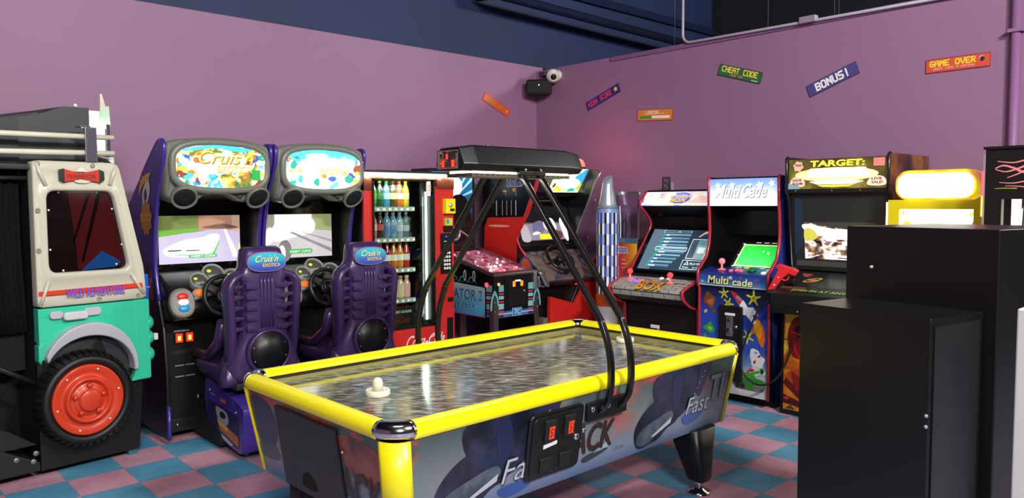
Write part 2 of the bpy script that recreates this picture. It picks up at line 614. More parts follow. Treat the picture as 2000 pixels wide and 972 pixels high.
# grey conduit that drops from the ceiling and turns along the wall top
pts = [(XR-0.03, 4.25, 4.9), (XR-0.03, 4.25, 3.17)]+[(XR-0.03, 4.25-0.085*(1-math.cos(R(a))), 3.17-0.085*math.sin(R(a))) for a in range(15, 91, 15)]+[(XR-0.03, 1.57, 3.06)]
c = MB().tube(pts, 0.0125, 10).build('electrical_conduit', P('#9d93a4', 0.4))
tag(c, 'thin grey conduit dropping from the ceiling onto the right wall top', 'conduit')
MB().box(XR-0.06, XR, 2.95, 3.09, 3.06, 3.115).build('junction_box', P('#8f7f93', 0.5), c, bevel=0.006)
for y, x in ((4.72, XR+0.5), (3.62, XR+0.4), (3.1, XR+0.7), (3.14, XR+0.7)):
    o = MB().cyl((x, y, 2.9 if x < 0 else 3.0), (x, y, 4.9), 0.004, seg=6).build('hanger_wire', P('#4a4a5a', 0.5))
    tag(o, 'thin hanger wire rising to the dark ceiling behind the right wall', 'wire', 'hanger wires above the right wall')
o = MB().tube([(5.2, YB-0.05, 3.75), (5.2, YB-0.35, 3.72), (6.6, YB-0.35, 3.70), (9.6, YB-0.35, 3.66)], 0.05, 12).build('ceiling_pipe', P('#0c1630', 0.8, spec=0.2))
tag(o, 'dark blue painted pipe along the blue upper wall', 'pipe')

# ---------------------------------------------------------------- corner camera and speaker
t = thing('security_camera', 'white dome security camera high in the room corner', 'security camera', (6.03, 5.90, 2.985))
MB().cyl((0.09, 0, 0.03), (0.03, 0, 0.0), 0.055, 0.06).build('mount', WHITE, t)
d = Vector((-0.62, -0.72, -0.32)).normalized()
MB().ball((0, 0, 0), 0.075, 24).build('dome', P('#e4e2dc', 0.3), t)
l = MB().lathe([(0.048, 0.050), (0.050, 0.066), (0.044, 0.078), (0.034, 0.070), (0.0, 0.066)], (0, 0, 0), d).build('lens_ring', P('#cfccc4', 0.3), t)
MB().lathe([(0.034, 0.0), (0.030, 0.012), (0.015, 0.016), (0, 0.017)], d*0.066, d).build('lens', P('#11130f', 0.1), l)
MB().box(-0.075, 0.0, 0.045, 0.15, 0.0, 0.05).build('bracket', P('#3a2b3f', 0.5), t, bevel=0.008)
t = thing('wall_speaker', 'black wall speaker under the white camera in the room corner', 'speaker', (5.98, 6.07, 2.87), R(-45))
MB().prism([(-0.15, -0.075), (0.15, -0.075), (0.11, 0.09), (-0.11, 0.09)], 'z', -0.085, 0.085).build('cabinet', MATTE, t, bevel=0.03, seg=4)
MB().prism(rrect(-0.125, -0.065, 0.125, 0.065, 0.03), 'y', -0.082, -0.07).build('grille', P('#141414', 0.8), t, bevel=0.006)
MB().ball((0.0, -0.084, 0.02), 0.006, 10).build('painted_glint', P('#ffffff', emit=3), t)  # glowing dot stands in for a lamp's specular glint on the speaker
MB().box(-0.03, 0.03, 0.06, 0.13, -0.03, 0.03).build('mount', BLACK, t)

# ---------------------------------------------------------------- tin signs
def sign(name, label, wall, c, ln, ht, ang, bg, edge, shapes):
    """c = centre on the wall, ang = tilt as seen from the room"""
    if wall == 'R': rv, nv = Vector((0, -1, 0)), Vector((-1, 0, 0))
    else: rv, nv = Vector((1, 0, 0)), Vector((0, -1, 0))
    uv = Vector((0, 0, 1))
    r = rv*math.cos(ang)+uv*math.sin(ang)
    u = -rv*math.sin(ang)+uv*math.cos(ang)
    t = thing(name, label, 'sign', c, 0, 'pixel lettered tin signs on the walls')
    mb = MB()
    mb.T = Matrix((r, u, r.cross(u))).transposed().to_4x4()
    mb.prism(rrect(-ln/2, -ht/2, ln/2, ht/2, 0.006), 'z', 0.0, 0.006)
    mb.build('plate', P(edge, 0.4), t, bevel=0.0015)
    o = -r*ln/2-u*ht/2
    art('sign_face', t, o+r.cross(u)*0.006, r, u, [(rrect(0.006, 0.006, ln-0.006, ht-0.006, 0.004), P(bg, 0.4))]+shapes(ln, ht))
    return t
Yel = P('#f4dd52', 0.4); Org = P('#e0812a', 0.4)
sign('tin_sign', 'tilted navy sign reading HIGH SCORE with a gold star', 'R', (XR-0.001, 5.255, 2.693), 0.475, 0.098, R(19.5), '#2a2173', '#463a86',
     lambda l, h: pixel('HIGH SCORE', 0.03, 0.022, 0.335, 0.056, P('#e0455e', 0.4), 0.2)+[(star(0.425, 0.052, 0.032, 0.015), P('#f0c35c', 0.4))])
sign('tin_sign', 'orange sign reading LOADING with a green progress bar', 'R', (XR-0.001, 4.585, 2.452), 0.425, 0.112, R(-3.5), '#d98534', '#a04a22',
     lambda l, h: pixel('LOADING...', 0.105, 0.062, 0.22, 0.034, P('#f7ecd2', 0.4), 0.15)+[(rect(0.03, 0.022, 0.395, 0.048), P('#f7ecd2', 0.4)), (rect(0.03, 0.022, 0.18, 0.048), P('#3d9a3c', 0.4))])
sign('tin_sign', 'green sign reading CHEAT CODE in yellow blocks', 'R', (XR-0.001, 3.662, 2.733), 0.445, 0.102, R(-17.5), '#2a6a3c', '#3b2f3a',
     lambda l, h: pixel('CHEAT CODE', 0.035, 0.042, 0.37, 0.05, Yel, 0.2)+pixel('ABB AB', 0.135, 0.015, 0.13, 0.02, P('#d98272', 0.4), 0.1)+[(rect(0.36, 0.012, 0.42, 0.019), P('#d8e0d8', 0.4))])
sign('tin_sign', 'grey blue sign reading BONUS! tilted steeply upward', 'R', (XR-0.001, 2.823, 2.577), 0.435, 0.104, R(20.5), '#4d4784', '#3d3768',
     lambda l, h: [(p, q) for p, q in pixel('BONUS!', 0.075, 0.022, 0.29, 0.064, P('#f3f1f4', 0.4), 0.3)])
sign('tin_sign', 'red sign reading GAME OVER with a dark round spot', 'R', (XR-0.001, 1.908, 2.584), 0.425, 0.1, R(0.3), '#d0513f', '#8f3330',
     lambda l, h: pixel('GAME OVER', 0.03, 0.043, 0.3, 0.042, P('#eed52a', 0.4), 0.25)+pixel('INSERT COINS TO CONTINUE', 0.055, 0.018, 0.27, 0.016, P('#f0b8a8', 0.4), 0.1)+[(ell(0.37, 0.063, 0.017), P('#f0c9c0', 0.4)), (ell(0.373, 0.06, 0.016), P('#3c2a24', 0.3))])
sign('tin_sign', 'small orange sign with green blocks tilted downward on the back wall', 'L', (5.503, YB-0.001, 2.662), 0.40, 0.098, R(-24), '#d9532f', '#a83a22',
     lambda l, h: pixel('LEVEL UP!', 0.03, 0.026, 0.29, 0.045, P('#8d8f35', 0.4), 0.25)+[(star(0.36, 0.05, 0.017), P('#f2c27a', 0.4))])
# ================================================================ AIR HOCKEY TABLE
TX0, TX1, TY0, TY1 = 1.395, 3.753, 2.168, 3.424
TCX, TCY = (TX0+TX1)/2, (TY0+TY1)/2
HL, HWD = (TX1-TX0)/2, (TY1-TY0)/2
tb = thing('air_hockey_table', 'yellow railed air hockey table with black lamp hood in the middle of the floor', 'air hockey table', (TCX, TCY, 0), R(0.88))
ZT = 0.820                                   # rail top
RW = 0.088                                   # rail width
# rails: rounded aluminium extrusions, one on each side
def rail_profile():
    # (distance inward from the outer edge, height)
    p = [(0.012, ZT-0.062), (0.0, ZT-0.045), (0.0, ZT-0.03), (0.008, ZT-0.012), (0.022, ZT-0.002), (0.045, ZT), (0.066, ZT-0.004), (0.080, ZT-0.012), (RW, ZT-0.024), (RW, ZT-0.034), (0.03, ZT-0.062)]
    return p
def rail(axis, sgn):
    mb = MB()
    c = 0.11
    if axis == 'x':
        rings = [[(x, sgn*(HWD-d), z) for d, z in rail_profile()] for x in (-HL+c, HL-c)]
    else:
        rings = [[(sgn*(HL-d), y, z) for d, z in rail_profile()] for y in (-HWD+c, HWD-c)]
    mb.loft(rings, smooth=False)
    return mb.build('rail', YELLOW, tb, bevel=0.004)
for ax in 'xy':
    for sg in (-1, 1): rail(ax, sg)
# chrome corner caps: quarter-round shells following the rail profile
for sx in (-1, 1):
    for sy in (-1, 1):
        mb = MB()
        c = 0.115
        rings = []
        for a in range(0, 91, 10):
            ca, sa = math.cos(R(a)), math.sin(R(a))
            ring = []
            for d, z in rail_profile():
                q = max(c-d, 0.018)
                ring.append((sx*(HL-c+q*ca), sy*(HWD-c+q*sa), z+0.004))
            rings.append(ring)
        mb.loft(rings)
        mb.build('corner_cap', CHROME, tb)
# playfield: brushed, scratched reflective laminate
mt, nt, b = node_mat('scratched_grey_playfield')
tc = nt.nodes.new('ShaderNodeTexCoord'); mp = nt.nodes.new('ShaderNodeMapping')
mp.inputs['Rotation'].default_value = (0, 0, R(42.5))
mp0 = nt.nodes.new('ShaderNodeMapping'); mp0.inputs['Scale'].default_value = (16, 75, 1)
nz = nt.nodes.new('ShaderNodeTexNoise'); nz.inputs['Scale'].default_value = 1.0; nz.inputs['Detail'].default_value = 3
nt.links.new(tc.outputs['Object'], mp.inputs[0]); nt.links.new(mp.outputs[0], mp0.inputs[0]); nt.links.new(mp0.outputs[0], nz.inputs['Vector'])
cr_ = ramp(nt, [(0.30, '#2e2e2a'), (0.46, '#5c5c56'), (0.56, '#7c7c74'), (0.68, '#bcbab0')])
nt.links.new(nz.outputs['Fac'], cr_.inputs[0]); nt.links.new(cr_.outputs[0], b.inputs['Base Color'])
rr = nt.nodes.new('ShaderNodeMapRange'); rr.inputs['To Min'].default_value = 0.05; rr.inputs['To Max'].default_value = 0.2
nt.links.new(nz.outputs['Fac'], rr.inputs[0]); nt.links.new(rr.outputs[0], b.inputs['Roughness'])
b.inputs['Specular IOR Level'].default_value = 0.9
b.inputs['Metallic'].default_value = 0.1
MB().box(-HL+0.06, HL-0.06, -HWD+0.06, HWD-0.06, 0.735, 0.760).build('playfield', mt, tb)
# dark bumper lip and aluminium strip round the playfield
ALU = P('#b5ad6e', 0.3, 0.6)
for nm, d0, d1, z0, z1, q in (('bumper', RW-0.012, RW+0.004, 0.757, ZT-0.030, MATTE), ('aluminium_strip', RW+0.001, RW+0.014, 0.755, 0.776, ALU)):
    mb = MB()
    mb.box(-HL+d0, HL-d0, -HWD+d0, -HWD+d1, z0, z1).box(-HL+d0, HL-d0, HWD-d1, HWD-d0, z0, z1)
    mb.box(-HL+d0, -HL+d1, -HWD+d1, HWD-d1, z0, z1).box(HL-d1, HL-d0, -HWD+d1, HWD-d1, z0, z1)
    mb.build(nm, q, tb)
# tapered cabinet with printed sides
ZB = 0.385
tin = 0.055
def sidepos(sx, sy, z):                      # cabinet corner at height z
    k = (0.755-z)/(0.755-ZB)
    return (sx*(HL-0.018-k*tin), sy*(HWD-0.018-k*tin), z)
mb = MB()
def body_ring(z):
    out = []
    for sx, sy, a0 in ((1, -1, -90), (1, 1, 0), (-1, 1, 90), (-1, -1, 180)):
        x, y, _ = sidepos(sx, sy, z)
        out += [(x-sx*0.075+0.075*math.cos(R(a0+15*k)), y-sy*0.075+0.075*math.sin(R(a0+15*k)), z) for k in range(7)]
    return out
mb.loft([body_ring(ZB), body_ring(0.757)], smooth=False)
mt, nt, b = node_mat('printed_winter_scene')
tc = nt.nodes.new('ShaderNodeTexCoord'); sp = nt.nodes.new('ShaderNodeSeparateXYZ')
nt.links.new(tc.outputs['Generated'], sp.inputs[0])
g1 = ramp(nt, [(0.0, '#4a5c7c'), (0.18, '#6c788e'), (0.45, '#70777c'), (0.75, '#586366'), (1, '#3c4a4c')])
nt.links.new(sp.outputs[2], g1.inputs[0])
n1 = nt.nodes.new('ShaderNodeTexNoise'); n1.inputs['Scale'].default_value = 3.1; n1.inputs['Detail'].default_value = 3; n1.inputs['Distortion'].default_value = 0.6
nt.links.new(tc.outputs['Object'], n1.inputs['Vector'])
c1 = ramp(nt, [(0.40, '#000000'), (0.56, '#ffffff')]); nt.links.new(n1.outputs['Fac'], c1.inputs[0])
n2 = nt.nodes.new('ShaderNodeTexNoise'); n2.inputs['Scale'].default_value = 4.3; n2.inputs['Detail'].default_value = 4
mp2 = nt.nodes.new('ShaderNodeMapping'); mp2.inputs['Location'].default_value = (5, 3, 1)
nt.links.new(tc.outputs['Object'], mp2.inputs[0]); nt.links.new(mp2.outputs[0], n2.inputs['Vector'])
c2 = ramp(nt, [(0.38, '#2c4a48'), (0.46, '#5a4a48'), (0.49, '#94402f'), (0.57, '#a84a36'), (0.61, '#6a6a64'), (0.66, '#4e726c')]); nt.links.new(n2.outputs['Fac'], c2.inputs[0])
hi = mth('MAXIMUM', 0.0, mth('MULTIPLY', c1.outputs[0], mth('MULTIPLY', mth('SUBTRACT', sp.outputs[2], 0.25), 2.2)))
m3 = nt.nodes.new('ShaderNodeMix'); m3.data_type = 'RGBA'
hi = mth('MINIMUM', 1.0, hi); nt.links.new(hi, m3.inputs[0]); nt.links.new(g1.outputs[0], m3.inputs[6]); nt.links.new(c2.outputs[0], m3.inputs[7])
nt.links.new(m3.outputs[2], b.inputs['Base Color'])
b.inputs['Roughness'].default_value = 0.22
TABLE_PRINT = mt
mb.build('cabinet_body', TABLE_PRINT, tb)
# printed figures and lettering on the long near side and on the left end
def face(axis):
    if axis == 'near':
        o = Vector(sidepos(-1, -1, ZB)); r = Vector((1, 0, 0)); u = (Vector(sidepos(-1, -1, 0.757))-o); u.x = 0
    elif axis == 'left':
        o = Vector(sidepos(-1, 1, ZB)); r = Vector((0, -1, 0)); u = (Vector(sidepos(-1, 1, 0.757))-o); u.y = 0
    return o, r, u.normalized()
o, r, u = face('near')
NAVY = N([(0.35, '#11161f'), (0.5, '#1a2336'), (0.62, '#2a2a44'), (0.75, '#3a3340')], 9, 5, rough=0.22, dist=0.5); NAV2 = P('#1f2644', 0.25); GREYB = N([(0.35, '#2f3a44'), (0.6, '#4d5a66')], 12, 4, rough=0.22); RUST = N([(0.35, '#4a2a26'), (0.5, '#86402f'), (0.65, '#93533f')], 7, 4, rough=0.22, dist=0.5); PURP = P('#2c2a44', 0.25); SIL = P('#a9adb6', 0.25); TEAL = N([(0.4, '#33504e'), (0.6, '#5d7a76')], 8, 4, rough=0.22)
def skater(x, y, s):
    f = lambda pts: [(x+s*a, y+s*bq) for a, bq in pts]
    return [
        (f(smooth([(0.02, 0.36), (0.42, 0.36), (0.40, 0.24), (0.34, 0.16), (0.26, 0.11), (0.16, 0.10), (0.04, 0.20)], 5, True)), NAVY),
        (f(smooth([(-0.10, 0.05), (-0.11, 0.12), (-0.06, 0.19), (0.03, 0.24), (0.16, 0.26), (0.26, 0.20), (0.24, 0.10), (0.16, 0.07), (0.10, 0.03), (0.02, 0.015), (-0.06, 0.01)], 5, True)), NAVY),
        (f(smooth([(-0.09, 0.05), (-0.06, 0.10), (0.04, 0.135), (0.17, 0.16), (0.20, 0.12), (0.12, 0.08), (0.05, 0.04), (-0.04, 0.02)], 5, True)), GREYB),
        (f([(0.03, 0.055), (0.19, 0.125), (0.185, 0.095), (0.05, 0.05)]), SIL),
        (f(smooth([(0.16, 0.33), (0.22, 0.34), (0.25, 0.25), (0.22, 0.16), (0.18, 0.2)], 5, True)), NAV2),
        (f(smooth([(0.40, 0.36), (0.50, 0.36), (0.47, 0.28), (0.43, 0.20), (0.39, 0.22)], 5, True)), PURP),
    ]+[(f(ell(0.37+0.017*i, 0.215+0.028*i, 0.004, n=8)), SIL) for i in range(5)]
art('printed_skater', tb, o, r, u, skater(0.27, 0.005, 1.05))
art('printed_skater', tb, o, r, u, skater(1.46, 0.005, 1.0))
PUCK = ((smooth([(0.49, 0.07), (0.66, 0.07), (0.64, 0.035), (0.54, 0.02), (0.485, 0.04)], 5, True), P('#2c4a86', 0.25)), (smooth([(1.76, 0.115), (1.93, 0.12), (1.90, 0.075), (1.80, 0.06), (1.755, 0.08)], 5, True), P('#3b5590', 0.25)), (smooth([(1.0, 0.05), (1.12, 0.07), (1.15, 0.085), (1.08, 0.09), (0.98, 0.075)], 5, True), P('#30383c', 0.2)), ([(1.05, 0.083), (1.165, 0.125), (1.17, 0.095), (1.1, 0.083)], P('#8fa3a8', 0.2)))
for pts_, m_ in PUCK:
    art('printed_puck', tb, o, r, u, [(pts_, m_)], t=0.004)
DRK = P('#54372f', 0.3)
text(tb, 'TRACK', P('#33241f', 0.3), o+r*0.74+u*0.10, r, u, 0.43, 0.13, 0.0065, 0.12, 0.012, shadow=(P('#1d2230', 0.3), 0.006))
text(tb, 'Fast', SIL, o+r*0.485+u*0.085, r, u, 0.25, 0.10, 0.0075, 0.25, -0.006, shadow=(P('#2a3a60', 0.3), 0.006))
text(tb, 'Fast', SIL, o+r*1.765+u*0.115, r, u, 0.20, 0.09, 0.0075, 0.25, 0.0, shadow=(P('#2a3a60', 0.3), 0.006))
text(tb, 'TI', P('#6f7a92', 0.3), o+r*1.965+u*0.155, r, u, 0.13, 0.14, 0.006, 0.06, 0.012, shadow=(P('#6b4a40', 0.3), 0.005))
text(tb, 'Chuilt', P('#5a6068', 0.3), o+r*1.20+u*0.062, r, u, 0.07, 0.018, 0.0065, 0.2)
o2, r2_, u2_ = face('left')
for pts_, m_ in ((smooth([(0.80, 0.33), (1.0, 0.34), (1.10, 0.30), (1.08, 0.2), (0.95, 0.16), (0.84, 0.2)], 5, True), RUST), (smooth([(0.03, 0.34), (0.22, 0.34), (0.26, 0.2), (0.14, 0.10), (0.04, 0.2)], 5, True), PURP), (smooth([(0.06, 0.13), (0.2, 0.16), (0.25, 0.09), (0.09, 0.07)], 5, True), P('#394a52', 0.25))):
    art('end_print', tb, o2, r2_, u2_, [(pts_, m_)])
text(tb, 'TRACK', P('#2c2120', 0.3), o2+r2_*0.60+u2_*0.055, r2_, u2_, 0.46, 0.155, 0.0065, 0.05, 0.012, shadow=(P('#1d2230', 0.3), 0.006))
# black access panel with a notch on the left end
mb = MB()
n2 = r2_.cross(u2_)
mb.T = Matrix((r2_, u2_, n2)).transposed().to_4x4(); mb.T.translation = o2
mb.prism([(0.30, 0.003), (0.80, 0.003), (0.80, 0.356), (0.30, 0.356)], 'z', 0.0, 0.014)
mb.build('access_panel', SATIN, tb, bevel=0.004)
mb = MB(); mb.T = Matrix((r2_, u2_, n2)).transposed().to_4x4(); mb.T.translation = o2
mb.prism(smooth([(0.475, 0.04), (0.575, 0.04), (0.57, 0.075), (0.535, 0.105), (0.495, 0.10), (0.47, 0.07)], 5, True), 'z', 0.012, 0.0165)
mb.build('hand_hole', P('#020202', 0.9), tb)
MB().lathe([(0.008, 0), (0.008, 0.006), (0.004, 0.01), (0, 0.01)], o2+r2_*0.82+u2_*0.27+n2*0.001, n2).build('lock', CHROME, tb)
# yellow corner posts
for sx in (-1, 1):
    for sy in (-1, 1):
        rings = []
        for z in (ZB-0.0, 0.757):
            x, y, _ = sidepos(sx, sy, z)
            c = 0.075
            ring = [(x-sx*c, y-sy*c, z)]
            for a in range(0, 91, 10):
                q = c+0.008
                ring.append((x-sx*c+sx*q*math.cos(R(a)), y-sy*c+sy*q*math.sin(R(a)), z))
            rings.append(ring)
        MB().loft(rings).build('corner_post', P('#e4d410', 0.35, coat=0.2), tb)
# legs: black tapered shrouds on chrome levelling feet
for sx in (-1, 1):
    for sy in (-1, 1):
        lx, ly = sx*(HL-0.31), sy*(HWD-0.13)
        mb = MB()
        rings = []
        for z, hx, hy, off in ((0.075, 0.042, 0.05, 0.05), (0.09, 0.05, 0.058, 0.05), (ZB+0.01, 0.108, 0.10, -0.03)):
            rings.append([(lx+sx*off+px_, ly+py_, z) for px_, py_ in sup(0, 0, hx, hy, 5, 32)])
        mb.loft(rings)
        lg = mb.build('leg', P('#0b0b0d', 0.38), tb)
        MB().lathe([(0.026, 0.03), (0.026, 0.085)], (lx+sx*0.05, ly, 0)).lathe([(0.0, 0.0), (0.065, 0.0), (0.068, 0.008), (0.058, 0.018), (0.03, 0.026), (0.026, 0.034), (0.0, 0.034)], (lx+sx*0.05, ly, 0)).build('levelling_foot', CHROME, lg)
# coin door
n1_ = r.cross(u)
def near_mb():
    q = MB(); q.T = Matrix((r, u, n1_)).transposed().to_4x4(); q.T.translation = o; return q
cx = -o.x                                  # helper: local x -> face x
def fx_(wx): return wx-TCX-o.x
c0, c1_ = fx_(2.078), fx_(2.408)
q = near_mb(); q.prism(rrect(c0, 0.058, c1_, 0.348, 0.028), 'z', 0, 0.016)
door = q.build('coin_door', P('#0d0d0d', 0.35), tb, bevel=0.007, seg=3)
q = near_mb(); q.prism(rrect(c0+0.02, 0.076, c1_-0.018, 0.332, 0.022), 'z', 0.014, 0.021)
q.build('door_plate', P('#131312', 0.4), door, bevel=0.003)
for k in (0, 1):
    x = c0+0.085+0.118*k
    q = near_mb(); q.prism(rect(x-0.006, 0.222, x+0.055, 0.318), 'z', 0.018, 0.034)
    bz = q.build('coin_slot', MATTE, door, bevel=0.005)
    q = near_mb(); q.prism(rect(x+0.014, 0.236, x+0.046, 0.29), 'z', 0.033, 0.036)
    q.build('price_window', P('#c2391c', 0.3, emit=0.5), bz)
    text(bz, '51', P('#2a0a06', 0.5), o+r*(x+0.018)+u*0.245+n1_*0.036, r, u, 0.024, 0.036, 0.0006, 0.1)
    q = near_mb(); q.prism(rrect(x-0.012, 0.085, x+0.052, 0.152, 0.006), 'z', 0.018, 0.03)
    rc = q.build('coin_return', MATTE, door, bevel=0.005)
    q = near_mb(); q.prism(rect(x, 0.096, x+0.036, 0.14), 'z', 0.0295, 0.031)
    q.build('return_flap', P('#1d1d1d', 0.25), rc)
q = near_mb(); q.prism([(c0+0.085, 0.192), (c0+0.165, 0.2), (c0+0.165, 0.215), (c0+0.085, 0.209)], 'z', 0.019, 0.0235)
q.build('sticker', P('#d8d8d8', 0.4), door)
q = near_mb(); q.prism(rect(c0+0.06, 0.155, c0+0.245, 0.165), 'z', 0.019, 0.0225); q.build('hinge', BLACK, door)
MB().lathe([(0.016, 0), (0.016, 0.008), (0.011, 0.014), (0.0, 0.014)], o+r*(c1_-0.045)+u*0.205+n1_*0.018, n1_).build('lock', CHROME, door)
q = near_mb(); q.prism(rrect(c1_-0.002, 0.185, c1_+0.026, 0.245, 0.004), 'z', 0, 0.012); q.build('latch_plate', P('#2a2c33', 0.4), tb, bevel=0.003)
MB().lathe([(0.011, 0), (0.011, 0.006), (0, 0.008)], o+r*(c1_+0.012)+u*0.217+n1_*0.012, n1_).build('bolt', CHROME, tb)
# arms of the lamp hood: two bars on each long side, curving out over the rail
def arm(wx, sgn, top):
    x = wx-TCX
    w0 = HWD+0.004
    pts = [(w0-0.035, 0.655), (w0-0.005, 0.675), (w0+0.035, 0.725), (w0+0.052, 0.80), (w0+0.050, 0.90), (w0+0.030, 0.99), (w0-0.005, 1.07), (0.093, 1.735)]
    if sgn > 0: pts = [(w0-0.03, 0.655), (w0+0.0, 0.68), (w0+0.06, 0.74), (w0+0.085, 0.82), (w0+0.08, 0.92), (w0+0.055, 1.02), (w0-0.0, 1.13), (0.093, 1.735)]
    sm = smooth(pts[:-1], 5)+[pts[-1]]
    mb = MB()
    mb.tube([(x+(top-wx)*max(0, (z-1.05)/0.685), sgn*a, z) for a, z in sm], 0.016, sq=(0.0145, 0.0115))
    return mb.build('hood_arm', P('#0a0a0a', 0.25, coat=0.4), tb, bevel=0.005)
arm(2.505, -1, 2.535); arm(2.645, -1, 2.66); arm(2.505, 1, 2.475); arm(2.645, 1, 2.60)
for sgn, xa, xb in ((-1, 2.43, 2.70), (1, 2.43, 2.70)):
    mb = MB()
    y0 = sgn*(HWD-0.03)
    mb.box(xa-TCX, xb-TCX, min(y0, y0+sgn*0.022), max(y0, y0+sgn*0.022), 0.635, 0.715)
    bk = mb.build('arm_bracket', BLACK, tb, bevel=0.004)
    for xx in (xa+0.03, (xa+xb)/2+0.002, xb-0.025):
        MB().lathe([(0.013, 0), (0.013, 0.005), (0.008, 0.007), (0.006, 0.003), (0, 0.003)], (xx-TCX, y0+sgn*0.022, 0.685), (0, sgn, 0)).build('bolt', CHROME, bk)
# lamp hood
sec = [(-0.088, 1.857), (0.088, 1.857), (0.132, 1.765), (0.100, 1.736), (-0.100, 1.736), (-0.132, 1.765)]
hc = TCY+0.0
rings = []
for wx, s_, dz in ((2.165, 0.80, 0.0), (2.24, 1.0, 0.0), (2.865, 1.0, 0.0), (2.985, 0.78, 0.0)):
    rings.append([(wx-TCX, a*s_, 1.79+(z-1.79)*(s_ if z > 1.79 else min(1, s_+0.15))) for a, z in sec])
hood = MB().loft(rings, smooth=False).build('lamp_hood', P('#0e0e0f', 0.32), tb, bevel=0.008, seg=3, angle=15)
MB().prism([(-0.084, 1.742), (0.084, 1.742), (0.080, 1.835), (-0.080, 1.835)], 'x', 2.157-TCX, 2.166-TCX).build('score_frame', P('#060606', 0.3), hood)
so = Vector((2.157-TCX, 0.077, 1.747)); sr = Vector((0, -1, 0)); su = Vector((0, 0, 1))
LED = P('#ff3a18', emit=5)
art('score_display', hood, so, sr, su, [
    (rect(0, 0, 0.154, 0.085), P('#6d5f58', 0.3, emit=0.25)),
    (ell(0.05, 0.062, 0.03, 0.02), P('#2c1f1a', 0.3)), (ell(0.10, 0.055, 0.04, 0.024), P('#3a2a24', 0.3)), (ell(0.08, 0.02, 0.06, 0.014), P('#453630', 0.3)),
    (stroke(smooth([(0.02, 0.075), (0.045, 0.07), (0.04, 0.05), (0.06, 0.045)], 4), 0.008, 0.003), P('#b08050', 0.3)),
    (rect(0.10, 0.07, 0.15, 0.08), P('#1f1a1a', 0.3)),
    (rect(0.064, 0.042, 0.084, 0.07), P('#8a0f08', emit=1.5)), (rect(0.028, 0.006, 0.058, 0.042), P('#8a0f08', emit=1.5)), (rect(0.105, 0.006, 0.135, 0.042), P('#8a0f08', emit=1.5)),
    (rect(0.07, 0.046, 0.079, 0.066), LED), (rect(0.073, 0.050, 0.0765, 0.062), P('#8a0f08', emit=1)),
    (rect(0.042, 0.010, 0.054, 0.038), LED), (rect(0.0455, 0.014, 0.0505, 0.034), P('#8a0f08', emit=1)),
    (rect(0.112, 0.010, 0.127, 0.038), LED), (rect(0.1165, 0.014, 0.1225, 0.034), P('#8a0f08', emit=1)),
    (rect(0.03, 0.023, 0.038, 0.027), LED)])
MB().box(2.24-TCX, 2.88-TCX, -0.09, 0.09, 1.728, 1.7355).build('lamp_tube', P('#fff3cf', emit=7), hood)
mb = MB()
n = 20
for k in range(n):
    x = 2.235+0.65*k/(n-1)-TCX
    mb.prism([(x-0.013, 1.728), (x+0.004, 1.728), (x+0.001, 1.713), (x-0.002, 1.713)], 'y', -0.092, 0.092)
for y_ in (-0.09, -0.03, 0.03, 0.09): mb.box(2.225-TCX, 2.89-TCX, y_-0.001, y_+0.001, 1.712, 1.717)
mb.build('louvre', P('#5d594a', 0.4), hood)
MB().lathe([(0.008, 0), (0.008, 0.004), (0.004, 0.008), (0, 0.008)], (2.35-TCX, -0.06, 1.857)).build('bolt', CHROME, hood)
for wx in (2.535, 2.64): MB().lathe([(0.007, 0), (0.007, 0.004), (0, 0.006)], (wx-TCX, -0.128, 1.748), (0, -1, 0)).build('bolt', CHROME, hood)
MB().box(2.51-TCX, 2.69-TCX, -0.115, -0.09, 1.722, 1.745).build('arm_clamp', BLACK, hood, bevel=0.004)
MB().box(2.45-TCX, 2.63-TCX, 0.09, 0.115, 1.722, 1.745).build('arm_clamp', BLACK, hood, bevel=0.004)
ld = bpy.data.lights.new('hood_lamp', 'AREA'); ld.shape = 'RECTANGLE'; ld.size = 0.62; ld.size_y = 0.13; ld.energy = 5; ld.color = (1, 0.93, 0.75)
lo = bpy.data.objects.new('hood_lamp', ld); COL.objects.link(lo); lo.parent = hood; lo.location = (2.565-TCX, 0, 1.710)
# mallets
def mallet(label, x, y):
    t = thing('air_hockey_mallet', label, 'mallet', (x, y, 0.7602), 0, 'air hockey mallets')
    IV = P('#dcd8c2', 0.35)
    MB().lathe([(0.0, 0.0), (0.052, 0.0), (0.054, 0.004), (0.054, 0.022), (0.050, 0.027), (0.044, 0.027), (0.040, 0.018), (0.0, 0.018)]).build('base', IV, t)
    MB().lathe([(0.024, 0.017), (0.023, 0.055), (0.020, 0.067), (0.012, 0.076), (0.0, 0.079)]).build('knob', IV, t)
mallet('ivory mallet on the near left half of the grey playfield', 1.76, 2.785)
mallet('ivory mallet at the far right end behind the black arms', 3.53, 2.855)
